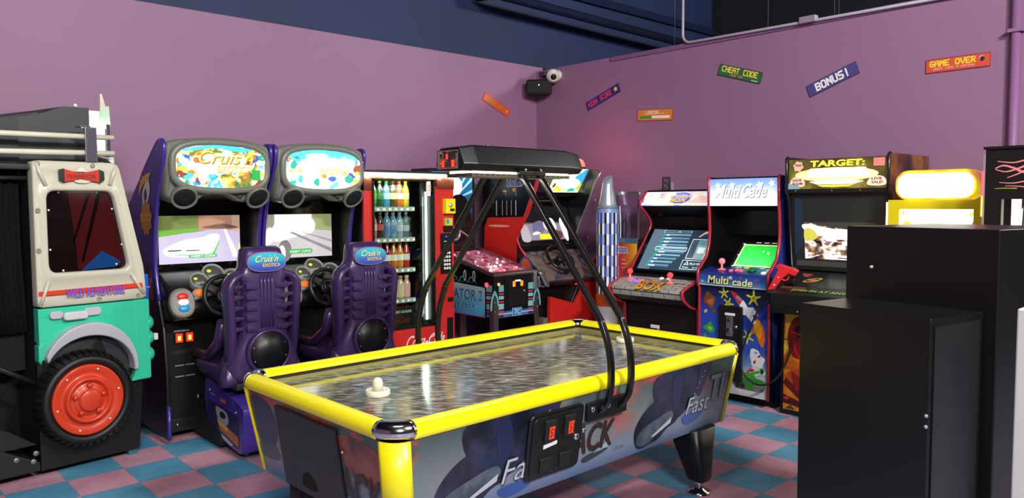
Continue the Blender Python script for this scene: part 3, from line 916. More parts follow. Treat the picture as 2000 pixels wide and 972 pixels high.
# ================================================================ TWIN RACING CABINETS WITH SEATS
GREY = P('#6e7068', 0.35)
VIOLET = P('#3d2a86', 0.3, coat=0.3)
SEATP = P('#382452', 0.34, coat=0.15)
SEATD = P('#150e20', 0.5)
MARQ = N([(0.28, '#123a9a'), (0.38, '#2f8ac8'), (0.45, '#48c0cc'), (0.50, '#e8f0d8'), (0.56, '#f0d23a'), (0.60, '#c8642a'), (0.65, '#2f8a3a'), (0.75, '#1f2f80')], 11, 6, emit=0.45, dist=0.8)
def racing_cabinet(label, x0, kind):
    W = 0.742
    t = thing('racing_cabinet', label, 'arcade machine', (x0, 5.14, 0), 0, 'twin racing cabinets')
    # --- side panels
    prof = [(0.24, 0.03), (0.06, 0.03), (0.03, 0.06), (0.03, 0.45), (0.07, 0.78), (0.15, 0.95), (0.205, 1.15), (0.20, 1.35), (0.15, 1.55), (0.06, 1.74), (-0.01, 1.86), (-0.03, 1.95), (-0.015, 1.995), (0.03, 2.005), (0.10, 1.985), (0.40, 1.80), (0.74, 1.57), (0.98, 1.40), (1.02, 1.30), (1.02, 0.03)]
    for k, xa in ((0, 0.0), (1, W-0.022)):
        sp_ = MB().prism(prof, 'x', xa, xa+0.022).build('side_panel', P('#121016', 0.4), t, bevel=0.006)
        MB().tube([(xa+0.011, y, z) for y, z in smooth(prof[5:16], 3)], 0.0145, 10).build('edge_trim', VIOLET, sp_)
        MB().tube([(xa+0.011, y, z) for y, z in ((0.045, 0.035), (0.03, 0.07), (0.03, 0.26))], 0.0135, 10).build('edge_trim', VIOLET, sp_)
        if k == 0:
            f = lambda pts: [(1.02-a, z) for a, z in pts]
            f2 = lambda pts: [(1.02-a+0.13, z) for a, z in pts]
            art('side_print', sp_, (0, 1.02, 0), (0, -1, 0), (0, 0, 1), [
                (f(prof[6:19]+[(1.02, 0.95), (0.22, 0.95)])[::-1], G([(0, '#2b2a70'), (0.5, '#322a80'), (1, '#3d3290')], 'Z', 0.35)),
                (f([(0.9, 0.95), (0.24, 0.95), (0.26, 1.15), (0.9, 1.05)])[::-1], P('#8f3a22', 0.35)),
                (f([(0.9, 0.96), (0.3, 1.0), (0.24, 1.1), (0.9, 1.0)])[::-1], P('#c86a2a', 0.35)),
                (f(smooth([(0.98, 1.30), (0.7, 1.38), (0.48, 1.30), (0.33, 1.2), (0.30, 1.08), (0.5, 1.02), (0.98, 1.06)], 5, True))[::-1], P('#191b2c', 0.3)),
                (f(ell(0.50, 1.12, 0.055, 0.10))[::-1], P('#0c0c10', 0.3)), (f(ell(0.50, 1.12, 0.04, 0.08))[::-1], P('#9a9aa0', 0.3)), (f(star(0.50, 1.12, 0.075, 0.02, 7))[::-1], P('#5d5d66', 0.3)),
                (f(ell(0.36, 1.12, 0.035, 0.07))[::-1], P('#0c0c10', 0.3)),
                # bird-like splash and its gold banner
                (f2(smooth([(0.50, 1.56), (0.42, 1.60), (0.36, 1.68), (0.38, 1.76), (0.46, 1.73), (0.52, 1.66)], 5, True))[::-1], P('#d8d3cc', 0.35)),
                (f2(smooth([(0.58, 1.66), (0.50, 1.72), (0.40, 1.755), (0.33, 1.80), (0.44, 1.79), (0.56, 1.74)], 5, True))[::-1], P('#d8a42a', 0.35)),
                (f2(smooth([(0.47, 1.60), (0.42, 1.64), (0.44, 1.70), (0.48, 1.66)], 5, True))[::-1], P('#2a2550', 0.35)),
                (f2(star(0.45, 1.50, 0.13, 0.10, 9))[::-1], P('#c07a1e', 0.35)),
            ])
            text(sp_, 'EXOTICA', P('#f0c040', 0.4), (0, 0.425, 1.475), (0, -1, 0), (0, 0, 1), 0.21, 0.055, 0.008, bold=0.01)
            text(sp_, "Cruis'n", P('#f0d060', 0.4), (0, 0.43, 1.745), (0, -1, 0), (0, 0, 1), 0.20, 0.06, 0.008, 0.3)
    # --- carcass
    bodyp = [(0.18, 0.10), (0.18, 0.78), (0.10, 0.86), (0.40, 1.12), (0.40, 1.60), (0.20, 1.66), (0.42, 1.76), (0.72, 1.55), (1.0, 1.36), (1.0, 0.10)]
    MB().prism(bodyp, 'x', 0.022, W-0.022).build('cabinet_body', BLACK, t)
    MB().box(0.03, W-0.03, 0.26, 0.98, 0.0, 0.1).build('base', MATTE, t)
    # --- molded head
    out = smooth([(0.012, 1.97), (0.06, 2.005), (0.20, 2.028), (0.37, 2.04), (0.54, 2.032), (0.68, 2.008), (0.725, 1.975), (0.732, 1.88), (0.728, 1.78), (0.722, 1.70), (0.695, 1.64), (0.63, 1.612), (0.55, 1.608), (0.49, 1.635), (0.44, 1.655), (0.37, 1.66), (0.29, 1.655), (0.245, 1.635), (0.19, 1.60), (0.10, 1.598), (0.035, 1.62), (0.012, 1.67), (0.010, 1.80)], 3, True)
    cx_, cz_ = 0.37, 1.82
    mb = MB()
    rings = []
    for y, sc in ((0.15, 0.97), (0.05, 1.0), (0.0, 0.992), (-0.025, 0.97), (-0.04, 0.93)):
        rings.append([(cx_+(x-cx_)*sc, y+(0.07*(2.05-z) if z < 1.75 else 0), cz_+(z-cz_)*sc) for x, z in out])
    mb.loft(rings)
    head = mb.build('marquee_housing', GREY, t)
    # marquee bezel ring and lit face
    bez = sup(0.372, 1.842, 0.318, 0.142, 3.6, 56)
    bez = [(x, z+0.018*(1-((x-0.372)/0.318)**2)*(1 if z > 1.842 else -1)) for x, z in bez]
    MB().tube([(x, -0.045, z) for x, z in bez], 0.024, 10, True).build('bezel', GREY, head)
    inner = [(0.372+(x-0.372)*0.955, 1.842+(z-1.842)*0.90) for x, z in bez]
    mq = MB().prism(inner, 'y', -0.058, -0.04).build('marquee', MARQ if kind == 0 else N([(0.3, '#1f57b8'), (0.42, '#58d0e6'), (0.5, '#fffff4'), (0.58, '#fffbd8'), (0.66, '#f2c46a'), (0.74, '#3f9a4a')], 4.5, 3, emit=1.5, dist=0.7, seed=3.0), head)
    o = (0.07, -0.058, 1.70)
    E1, E2 = (0.6, 0.5) if kind == 0 else (1.6, 1.6)
    bright = [
        (smooth([(0.10, 0.19), (0.24, 0.23), (0.40, 0.225), (0.52, 0.19), (0.50, 0.12), (0.36, 0.10), (0.2, 0.09), (0.1, 0.12)], 5, True), P('#d4ecd8', emit=E1*.75)),
        (smooth([(0.03, 0.245), (0.25, 0.285), (0.5, 0.265), (0.42, 0.245), (0.25, 0.262), (0.1, 0.24)], 5, True), P('#3cc3e8', emit=E2)),
    ]
    rg = random.Random(7+kind)
    for k in range(34):
        px_ = rg.choice((rg.uniform(0.0, 0.17), rg.uniform(0.0, 0.60), rg.uniform(0.45, 0.60)))
        pz_ = rg.uniform(0.02, 0.10) if 0.17 < px_ < 0.45 else rg.uniform(0.03, 0.22)
        q_ = rg.uniform(0.012, 0.03)
        n_ = rg.randint(5, 9)
        sp2 = smooth([(px_+q_*rg.uniform(0.5, 1.3)*1.3*math.cos(2*PI*i/n_), pz_+q_*rg.uniform(0.5, 1.3)*math.sin(2*PI*i/n_)) for i in range(n_)], 3, True)
        bright.append((sp2, P(rg.choice(('#1f9c86', '#c9722e', '#3fae55', '#f7dd3d', '#e8c9cf', '#2f5ac0', '#f4f0e0', '#8a3a2a', '#48c0d8', '#f0a02a')), emit=E2*rg.choice((0.6, 0.9)))))
    if kind == 0: bright.append((rect(0.505, 0.055, 0.565, 0.125), P('#189a3a', emit=0.6)))
    art('marquee_print', mq, o, (1, 0, 0), (0, 0, 1), bright, t=0.003)
    gold = P('#d99a2a', emit=0.7) if kind == 0 else P('#fff2b8', emit=1.6)
    text(mq, "Cruis'n", P('#e8b84a', emit=0.9) if kind == 0 else P('#fffbe0', emit=1.4), (0.20, -0.058, 1.862), (1, 0, 0), (0, 0.0, 1), 0.37, 0.085, 0.0085, 0.45, shadow=(P('#8a4a18', emit=0.3) if kind == 0 else gold, 0.005))
    text(mq, 'EXOTICA', P('#f6d66a', emit=1.1), (0.335, -0.058, 1.805), (1, 0, 0), (0, 0, 1), 0.24, 0.045, 0.0085, bold=0.012, shadow=(P('#a8681c', emit=0.5), 0.003))
    n = 10
    for k in range(n):
        a = 2*PI*(k+0.5)/n
        x, z = 0.372+0.29*math.copysign(abs(math.cos(a))**0.6, math.cos(a)), 1.842+0.122*math.copysign(abs(math.sin(a))**0.55, math.sin(a))
        MB().ball((x, -0.062, z), 0.0055, 8).build('marquee_screw', P('#f4f4ee', 0.2, emit=0.4), mq)
    # speakers
    for sx, xx in ((-1, 0.125), (1, 0.62)):
        c = Vector((xx, -0.04, 1.640)); d = Vector((0.12*sx, -0.8, -0.58)).normalized()
        u_, v_ = MB().frame(d)
        MB().lathe([(0.070, -0.05), (0.082, 0.0), (0.086, 0.016), (0.078, 0.022), (0.066, 0.012)], c, d, cap=False).build('speaker_ring', GREY, head)
        MB().lathe([(0.07, -0.012), (0.07, 0.014), (0.02, 0.004), (0, 0.004)], c, d).build('speaker_mesh', P('#08090a', 0.8), head)
    MB().lathe([(0.022, 0), (0.022, 0.006), (0.012, 0.006), (0.012, 0.002), (0, 0.002)], (0.50, -0.03, 1.655), (0, -0.8, -0.5)).build('knob', P('#3a3b38', 0.4), head)
    for xx in (0.05, 0.69): MB().lathe([(0.017, 0), (0.017, 0.003), (0.0, 0.004)], (xx, -0.02, 1.965), (0, -1, 0.1)).build('screw_hole', P('#1a1b18', 0.5), head)
    # --- monitor
    scr = MB().box(0.024, W-0.024, 0.37, 0.40, 1.06, 1.64).build('monitor_glass', P('#060607', 0.06), t)
    o = (0.085, 0.369, 1.175)
    sh = [(rect(-0.004, -0.004, 0.579, 0.341), P('#0a0a0a', 0.2))]
    w_, h_ = 0.575, 0.337
    if kind == 0:
        LS = 0.85
        sh += [(rect(0, 0, w_, h_), P('#a99cb8', emit=LS)), (rect(0, 0.215, w_*0.55, h_), P('#6f7f3f', emit=0.6)), ([(0.0, 0.19), (0.33, 0.235), (0.33, 0.25), (0, 0.235)], P('#5f9a35', emit=0.8)),
               (rect(w_*0.48, 0.23, w_*0.9, h_), P('#b5876e', emit=0.5)), (rect(w_*0.9, 0.22, w_, h_), P('#c4a690', emit=0.5)),
               (smooth([(0.30, 0.25), (0.36, 0.265), (0.44, 0.275), (0.5, 0.268), (0.56, 0.245), (0.44, 0.24)], 5, True), P('#7a5a4c', emit=0.4)),
               ([(0.0, 0.0), (0.575, 0.0), (0.575, 0.06), (0.475, 0.235), (0.36, 0.235), (0.0, 0.185)], P('#a59fb8', emit=0.95)),
               ([(0.455, 0.235), (0.47, 0.235), (0.565, 0.03), (0.52, 0.03)], P('#fbfbf2', emit=1.1)), ([(0.56, 0.03), (0.575, 0.03), (0.575, 0.12), (0.565, 0.13)], P('#e8e64a', emit=1)),
               (smooth([(0.03, 0.10), (0.05, 0.06), (0.14, 0.045), (0.28, 0.045), (0.36, 0.06), (0.40, 0.11), (0.42, 0.19), (0.37, 0.205), (0.30, 0.18), (0.20, 0.17), (0.10, 0.14)], 5, True), P('#ffffff', emit=1.6)),
               ([(0.36, 0.05), (0.385, 0.06), (0.42, 0.14), (0.42, 0.165), (0.40, 0.12)], P('#3fae4a', emit=0.9)), ([(0.04, 0.065), (0.2, 0.05), (0.36, 0.05), (0.2, 0.06)], P('#49b85a', emit=0.9)),
               (rect(0.06, 0.087, 0.15, 0.097), P('#2a3a2a', emit=0.2)), (rect(0.18, 0.085, 0.28, 0.093), P('#2a3a2a', emit=0.2)),
               (rrect(0.20, 0.035, 0.40, 0.062, 0.012), P('#3f9a55', emit=0.8))]
        text(scr, 'INSERT COINS', P('#e8f8d8', emit=1), (0.30, 0.369, 1.215), (1, 0, 0), (0, 0, 1), 0.17, 0.016, 0.006, 0.2)
    else:
        sh += [(rect(0, 0, w_, h_), P('#b9b3b6', emit=0.8)), (rect(0.0, 0.2, 0.09, h_), P('#9a9a86', emit=0.7)), (rect(0.09, 0.22, 0.40, h_), P('#f2f6e2', emit=1.1)), (rect(0.40, 0.20, w_, h_), P('#8f9a66', emit=0.6)),
               ([(0.0, 0.0), (w_, 0), (w_, 0.2), (0.32, 0.23), (0.0, 0.12)], P('#aaa6ac', emit=0.8)),
               (smooth([(0.05, 0.16), (0.10, 0.28), (0.16, 0.305), (0.40, 0.30), (0.41, 0.2), (0.25, 0.16), (0.12, 0.13)], 5, True), P('#ffffff', emit=1.5)),
               (smooth([(0.0, 0.18), (0.05, 0.24), (0.09, 0.20), (0.06, 0.12), (0, 0.1)], 5, True), P('#d9d4ea', emit=0.9)),
               (ell(0.17, 0.055, 0.055, 0.085), P('#6e6a70', emit=0.5)), (ell(0.145, 0.04, 0.03, 0.06), P('#c9c6cc', emit=0.8)),
               ([(0.2, 0.2), (0.24, 0.2), (w_, 0.06), (w_, 0.03)], P('#7f7b80', emit=0.6)), ([(0.3, 0.2), (0.32, 0.2), (w_, 0.13), (w_, 0.11)], P('#8d898e', emit=0.6)),
               (rrect(0.195, 0.03, 0.40, 0.066, 0.015), P('#2f8f3f', emit=0.7))]
        text(scr, 'INSERT COINS', P('#c8f8c0', emit=1), (0.295, 0.369, 1.212), (1, 0, 0), (0, 0, 1), 0.175, 0.02, 0.006, 0.2)
    art('screen_image', scr, o, (1, 0, 0), (0, 0, 1), sh, t=0.001)
    # --- dashboard with wheel, gauges, buttons
    dash = MB().prism([(0.16, 0.80), (-0.04, 0.835), (-0.09, 0.90), (-0.06, 0.96), (0.06, 1.05), (0.22, 1.12), (0.36, 1.13), (0.38, 0.80)], 'x', 0.024, W-0.024).build('dashboard', P('#151515', 0.35), t, bevel=0.025, seg=3)
    nd = Vector((0, -0.78, 0.62)).normalized()
    def gauge(x, y, z, r, rim='#8f918a'):
        c = Vector((x, y, z))
        g = MB().lathe([(r*0.86, -0.05), (r, -0.02), (r, 0.016), (r*0.93, 0.024), (r*0.84, 0.016), (r*0.82, 0.004)], c, nd, cap=False).build('gauge_rim', P(rim, 0.3), dash)
        MB().lathe([(r*0.84, 0.0), (r*0.84, 0.006), (0, 0.006)], c, nd).build('gauge_dial', P('#4e514e', 0.35), g)
        q = MB(); q.T = Matrix((Vector((1, 0, 0)), nd.cross(Vector((1, 0, 0))), nd)).transposed().to_4x4(); q.T.translation = c+nd*0.0065
        q.prism(ell(-0.3*r, 0.3*r, 0.2*r, 0.16*r, 12), 'z', 0, 0.001)
        q.build('warning_lamp', P('#c8d400', emit=0.8), g)
        q = MB(); q.T = Matrix((Vector((1, 0, 0)), nd.cross(Vector((1, 0, 0))), nd)).transposed().to_4x4(); q.T.translation = c+nd*0.0065
        q.prism([(-0.5*r, -0.35*r), (0.5*r, -0.35*r), (0.45*r, -0.15*r), (-0.45*r, -0.15*r)], 'z', 0, 0.001)
        q.build('dial_print', P('#8b8f8a', 0.4), g)
    gauge(0.225, 0.02, 1.075, 0.062); gauge(0.335, 0.06, 1.115, 0.075); gauge(0.455, 0.02, 1.085, 0.066)
    # silver strip under the gauges
    MB().tube([(0.13, -0.075, 0.965), (0.22, -0.06, 0.985), (0.35, -0.05, 1.01), (0.50, -0.06, 0.99)], 0.016, 8).build('dash_trim', P('#74756f', 0.35), dash)
    pc = Vector((0.075, -0.085, 0.95)); pn = Vector((-0.05, -0.94, 0.34)).normalized()
    pr = Vector((1, 0, 0)); pu = pn.cross(pr).normalized(); pr = pu.cross(pn)
    Mx = Matrix((pr, pu, pn)).transposed().to_4x4(); Mx.translation = pc
    q = MB(); q.T = Mx
    q.loft([[(x, y, z) for x, y in sup(0, 0, a, bq, 2.3, 36)] for a, bq, z in ((0.072, 0.092, -0.06), (0.080, 0.10, 0.0), (0.078, 0.098, 0.018), (0.066, 0.086, 0.026), (0.062, 0.081, 0.020))])
    pod = q.build('button_pod', P('#6c6d66', 0.35), dash)
    for dz, h in ((0.040, '#d9251c'), (0.0, '#f2f0ea'), (-0.040, '#1f8fd0')):
        q = MB(); q.T = Mx.copy()
        q.loft([[(0.004+x, dz+y, z) for x, y in ell(0, 0, a, a*0.66, 20)] for a, z in ((0.034, 0.018), (0.034, 0.030), (0.026, 0.036), (0.012, 0.038))])
        q.build('view_button', P(h, 0.25, emit=0.25), pod)
    q = MB(); q.T = Mx.copy(); q.T.translation = pc+Vector((0.117, 0.02, 0.055))
    q.loft([[(x, y, z) for x, y in ell(0, 0, a, a*0.68, 24)] for a, z in ((0.044, -0.03), (0.044, 0.012), (0.036, 0.016))])
    sb = q.build('start_button_ring', P('#8f918a', 0.3), dash)
    q = MB(); q.T = Mx.copy(); q.T.translation = pc+Vector((0.117, 0.02, 0.055))
    q.loft([[(x, y, z) for x, y in ell(0, 0, a, a*0.68, 24)] for a, z in ((0.035, 0.01), (0.035, 0.022), (0.022, 0.027))])
    q.build('start_button', P('#ee6a14', 0.3, emit=0.35), sb)
    for z in (0.93, 1.0): MB().ball((0.035, -0.085, z-0.03), 0.006, 8).build('dash_screw', CHROME, dash)
    # steering wheel
    wc = Vector((0.335, -0.14, 0.985)); wn = Vector((0.02, -0.94, 0.36)).normalized()
    MB().cyl(wc-wn*0.14, wc, 0.03).build('steering_column', BLACK, t)
    wh = MB().torus(wc, 0.134, 0.0155, wn, 40, 10).build('steering_wheel', P('#161614', 0.4), t)
    u_ = wn.cross(Vector((1, 0, 0))).normalized(); r_ = u_.cross(wn)
    for a in (35, 145, 270):
        dv = r_*math.cos(R(a))+u_*math.sin(R(a)); tv = wn.cross(dv)
        q = MB()
        pts = [wc+dv*0.04+tv*0.028, wc+dv*0.13+tv*0.018, wc+dv*0.13-tv*0.018, wc+dv*0.04-tv*0.028]
        q.loft([[p-wn*0.006 for p in pts], [p+wn*0.004 for p in pts]], smooth=False)
        q.build('spoke', P('#1b1b19', 0.35), wh)
    MB().lathe([(0.058, -0.015), (0.058, 0.012), (0.045, 0.02), (0.04, 0.016), (0.034, 0.022), (0, 0.022)], wc, wn).build('hub', P('#121211', 0.3), wh)
    MB().ball(wc+wn*0.022, 0.008, 8).build('horn_cap', STEEL, wh)
    # --- coin panel
    pan = MB().box(0.03, 0.36, 0.135, 0.185, 0.13, 0.80).build('coin_panel', P('#0e0e0d', 0.38), t, bevel=0.006)
    for k in range(2):
        x = 0.098+0.068*k
        bz = MB().box(x-0.008, x+0.052, 0.118, 0.14, 0.655, 0.735).build('coin_slot', P('#1a0a08', 0.4), pan, bevel=0.004)
        MB().box(x, x+0.044, 0.112, 0.12, 0.662, 0.722).build('coin_window', P('#e02a10', 0.3, emit=1.4), bz)
        MB().box(x+0.012, x+0.03, 0.109, 0.113, 0.675, 0.706).build('price_print', P('#ffd040', emit=3), bz)
    MB().box(0.09, 0.19, 0.128, 0.136, 0.73, 0.742).build('sticker', P('#9a9a9a', 0.5), pan)
    for z in (0.50, 0.425):
        for k in (0, 1):
            MB().box(0.09+0.07*k, 0.15+0.07*k, 0.125, 0.137, z, z+0.006).build('vent_slot', P('#8a8a86', 0.3), pan)
    MB().prism([(0.075, 0.58), (0.19, 0.585), (0.225, 0.61), (0.225, 0.62), (0.075, 0.60)], 'y', 0.128, 0.137).build('door_seam', P('#232321', 0.3), pan)
    for z in (0.59, 0.27): MB().lathe([(0.015, 0), (0.015, 0.008), (0.009, 0.012), (0, 0.012)], (0.245, 0.135, z), (0, -1, 0)).build('lock', CHROME, pan)
    MB().box(0.05, 0.35, 0.115, 0.15, 0.055, 0.145).build('kick_plate', BLACK, t, bevel=0.006)
    for x in (0.09, 0.31): MB().ball((x, 0.114, 0.105), 0.011, 10).build('bolt', STEEL, t)
    # vents on the leg well
    for z in (0.62, 0.66, 0.57): MB().box(0.44, 0.60, 0.172, 0.182, z, z+0.008).build('leg_well_vent', P('#232322', 0.35), t)
    # --- seat on its base
    sx0 = 0.195                                  # seat left edge
    sw = 0.47
    cxs = sx0+sw/2
    # floor beam joining seat and cabinet
    MB().prism([(0.30, 0.02), (0.30, 0.15), (-0.05, 0.17), (-0.30, 0.10), (-0.30, 0.02)], 'x', sx0+0.02, sx0+sw-0.02).build('floor_beam', MATTE, t, bevel=0.01)
    bp_ = [(-0.05, 0.16), (-0.02, 0.30), (-0.03, 0.42), (-0.10, 0.445), (-0.60, 0.36), (-0.655, 0.33), (-0.66, 0.29), (-0.62, 0.045), (-0.56, 0.035), (-0.30, 0.06)]
    sbase = MB().prism(bp_, 'x', sx0+0.03, sx0+sw-0.03).build('seat_base', VIOLET, t, bevel=0.012, seg=3)
    f = lambda pts: [(a+0.66, z) for a, z in pts]
    fl = lambda pts: [(-a-0.02+0.0, z) for a, z in pts]
    art('base_print', sbase, (sx0+0.03, 0.0, 0), (0, -1, 0), (0, 0, 1), [
        ([(-a, z) for a, z in [(-0.06, 0.17), (-0.07, 0.30), (-0.58, 0.27), (-0.575, 0.07), (-0.30, 0.075)]], P('#221a4c', 0.35)),
        ([(-a, z) for a, z in smooth([(-0.22, 0.27), (-0.30, 0.275), (-0.40, 0.26), (-0.42, 0.20), (-0.34, 0.17), (-0.25, 0.2)], 5, True)], P('#98a0b0', 0.35)),
        ([(-a, z) for a, z in ell(-0.33, 0.235, 0.05, 0.022)], P('#1a1a26', 0.35)),
        ([(-a, z) for a, z in [(-0.23, 0.20), (-0.57, 0.145), (-0.575, 0.08), (-0.28, 0.13)]], P('#b8683a', 0.35)),
        ([(-a, z) for a, z in [(-0.24, 0.20), (-0.42, 0.17), (-0.40, 0.14), (-0.26, 0.165)]], P('#c9b050', 0.35)),
        ([(-a, z) for a, z in [(-0.30, 0.115), (-0.5, 0.08), (-0.46, 0.065), (-0.32, 0.085)]], P('#b9bac6', 0.35)),
        ([(-a, z) for a, z in rect(-0.40, 0.318, -0.30, 0.345)], P('#b04a5a', 0.35)), ([(-a, z) for a, z in rect(-0.22, 0.34, -0.15, 0.355)], P('#6a6a8a', 0.35))])
    for yy in (-0.12, -0.33, -0.54): MB().ball((sx0+0.03, yy, 0.365+0.17*(yy+0.12)), 0.009, 8).build('bolt', STEEL, sbase)
    MB().box(sx0+sw-0.16, sx0+sw-0.06, -0.662, -0.652, 0.10, 0.2).build('sticker', P('#c8c6d0', 0.4), sbase)
    MB().cyl((sx0+sw-0.14, -0.52, 0.0), (sx0+sw-0.14, -0.52, 0.05), 0.02).cyl((sx0+0.1, -0.52, 0.0), (sx0+0.1, -0.52, 0.05), 0.02).build('seat_foot', STEEL, sbase)
    MB().box(sx0+0.03, sx0+sw-0.03, -0.56, -0.02, 0.43, 0.475).build('seat_slide', MATTE, t, bevel=0.01)
    # molded seat shell: back, wrapped over the shoulders
    mb = MB()
    rings = []
    def ring(z, yc, hw, dpt, e=3.2):
        return [(cxs+a, yc+bq, z) for a, bq in sup(0, 0, hw, dpt, e, 40)]
    for z, yc, hw, dp in ((0.47, -0.36, 0.255, 0.20), (0.52, -0.40, 0.258, 0.165), (0.58, -0.44, 0.245, 0.13), (0.64, -0.46, 0.222, 0.115), (0.70, -0.467, 0.19, 0.108), (0.76, -0.472, 0.162, 0.104), (0.85, -0.476, 0.15, 0.10), (0.95, -0.48, 0.148, 0.098), (1.05, -0.485, 0.146, 0.092), (1.11, -0.485, 0.15, 0.088), (1.145, -0.485, 0.175, 0.084), (1.165, -0.485, 0.162, 0.082), (1.20, -0.485, 0.142, 0.082), (1.27, -0.485, 0.136, 0.08), (1.305, -0.482, 0.126, 0.07), (1.322, -0.478, 0.105, 0.05)):
        rings.append(ring(z, yc, hw, dp))
    mb.loft(rings)
    seat = mb.build('seat_shell', SEATP, t)
    # pan in front of it
    mb = MB()
    mb.loft([[(cxs+a, yc+bq, z) for a, bq in sup(0, 0, hw, dp, 4, 36)] for z, yc, hw, dp in ((0.46, -0.18, 0.225, 0.30), (0.50, -0.17, 0.24, 0.32), (0.545, -0.16, 0.238, 0.32), (0.575, -0.16, 0.20, 0.28))])
    mb.build('seat_pan', SEATP, t)
    for sg in (-1, 1):
        MB().tube([(cxs+sg*0.205, 0.10, 0.585), (cxs+sg*0.212, -0.15, 0.60), (cxs+sg*0.215, -0.32, 0.70), (cxs+sg*0.216, -0.40, 0.85)], 0.035, 10).build('seat_bolster', SEATP, t)
        # foot flare at the back corners
        MB().loft([[(cxs+sg*0.215+a, -0.47+bq, z) for a, bq in sup(0, 0, hw, hw*1.1, 2.5, 20)] for z, hw in ((0.455, 0.062), (0.50, 0.06), (0.545, 0.045), (0.60, 0.02))]).build('rear_foot', SEATP, t)
    yb_ = -0.585
    # hub disc with eight bolts
    hc_ = Vector((cxs+0.005, -0.535, 0.66))
    hd = Vector((0, -1, -0.05)).normalized()
    hub = MB().lathe([(0.15, 0.0), (0.15, 0.045), (0.143, 0.06), (0.132, 0.064), (0.128, 0.056)], hc_, hd, seg=40).build('hub_ring', SEATP, seat)
    MB().lathe([(0.130, 0.02), (0.130, 0.058), (0, 0.060)], hc_, hd, seg=40).build('hub_cover', P('#0a0a0c', 0.4), hub)
    for k in range(8):
        a = 2*PI*(k+0.6)/8
        MB().ball(hc_+hd*0.058+Vector((math.cos(a)*0.113, 0, math.sin(a)*0.113)), 0.0065, 8).build('bolt', CHROME, hub)
    # centre ridges
    for k in range(4):
        x = cxs-0.036+0.024*k
        MB().tube([(x, -0.570, 0.815), (x, -0.574, 0.95), (x, -0.575, 1.10), (x, -0.563, 1.145)], 0.0105, 8).build('centre_ridge', SEATP, seat)
    # outer struts with rungs bridging the gap to the ridged back
    for sg in (-1, 1):
        path = smooth([(cxs+sg*0.205, -0.46, 0.60), (cxs+sg*0.208, -0.49, 0.74), (cxs+sg*0.214, -0.50, 0.90), (cxs+sg*0.222, -0.505, 1.02), (cxs+sg*0.218, -0.505, 1.085), (cxs+sg*0.185, -0.50, 1.13), (cxs+sg*0.13, -0.49, 1.155)], 5)
        mb = MB()
        rr2 = []
        for i, p_ in enumerate(path):
            k_ = i/(len(path)-1)
            q_ = Vector(path[min(i+1, len(path)-1)])-Vector(path[max(i-1, 0)])
            q_.normalize()
            n1_q = q_.cross(Vector((0, 1, 0))).normalized()
            wd = 0.030+0.006*math.sin(PI*k_)
            rr2.append([Vector(p_)+n1_q*wd*math.cos(2*PI*j/16)+Vector((0, 1, 0))*0.06*math.sin(2*PI*j/16) for j in range(16)])
        mb.loft(rr2)
        mb.build('seat_strut', SEATP, seat)
        for k in range(5):
            z = 0.79+0.066*k
            x0_, x1_ = sorted((cxs+sg*0.135, cxs+sg*0.205))
            MB().prism([(x0_, z), (x1_, z+(0.012 if sg > 0 else 0.012)), (x1_, z+0.030), (x0_, z+0.036)], 'y', -0.545, -0.50).build('rung', SEATP, seat, bevel=0.006)
            xa_, xb_ = sorted((cxs+sg*0.062, cxs+sg*0.135))
            MB().prism([(xa_, z+0.005), (xb_, z), (xb_, z+0.03), (xa_, z+0.04)], 'y', -0.583, -0.55).build('ladder_step', SEATP, seat, bevel=0.006)
    # oval badge on the headrest
    q = MB()
    q.prism(sup(cxs, 1.228, 0.128, 0.064, 2.5, 40), 'y', -0.588, -0.555)
    bd = q.build('badge_rim', P('#7d74a8', 0.3), seat, bevel=0.004)
    MB().prism(sup(cxs, 1.228, 0.119, 0.056, 2.5, 40), 'y', -0.5905, -0.58).build('badge', G([(0.0, '#3a3a9a'), (0.35, '#3a66b8'), (0.6, '#22a0c0'), (1, '#3cc4cc')], 'Z', 0.3), bd)
    text(bd, "Cruis'n", P('#ffe9a0', 0.4), (cxs-0.085, -0.5915, 1.228), (1, 0, 0.0), (0, 0, 1), 0.15, 0.042, 0.0015, 0.4, shadow=(P('#a03a2a', 0.4), 0.002))
    text(bd, 'EXOTICA', P('#f4c060', 0.4), (cxs-0.03, -0.5915, 1.197), (1, 0, 0), (0, 0, 1), 0.115, 0.021, 0.0015, bold=0.012, shadow=(P('#b8761f', 0.4), 0.0015))
    return t
racing_cabinet('left purple racing cabinet with bucket seat, beside the toy truck', 1.65, 0)
racing_cabinet('right purple racing cabinet with bucket seat, beside the red drink vending machine', 2.408, 1)
# ================================================================ DRINK VENDING MACHINE
VX, VY, VW, VH = 3.195, 5.20, 0.90, 1.845
vm = thing('vending_machine', 'red glass front drink vending machine between the racing seat and the pinball machine', 'vending machine', (VX, VY, 0))
VRED = P('#cf2a26', 0.35, grain=0.06)
gx0, gx1, gz0, gz1 = 0.075, 0.672, 0.555, 1.792      # window
mb = MB()
mb.box(0, VW, 0.02, 0.04, 0.10, gz0).box(0, gx0, 0.02, 0.04, gz0, VH-0.11).box(gx1, VW, 0.02, 0.04, gz0, VH-0.11)
MB().box(0, 0.02, 0.04, 0.84, 0.06, VH).box(VW-0.02, VW, 0.04, 0.84, 0.06, VH).box(0, VW, 0.82, 0.84, 0.06, VH).box(0, VW, 0.04, 0.84, VH-0.03, VH).box(0.0, VW, 0.04, 0.84, 0.06, 0.53).box(gx1+0.02, VW-0.02, 0.042, 0.82, 0.53, VH-0.03).build('housing', P('#171313', 0.4), vm)
MB().box(0.02, VW-0.02, 0.06, 0.8, 0, 0.06).build('base', MATTE, vm)
door = mb.build('front_panel', VRED, vm)
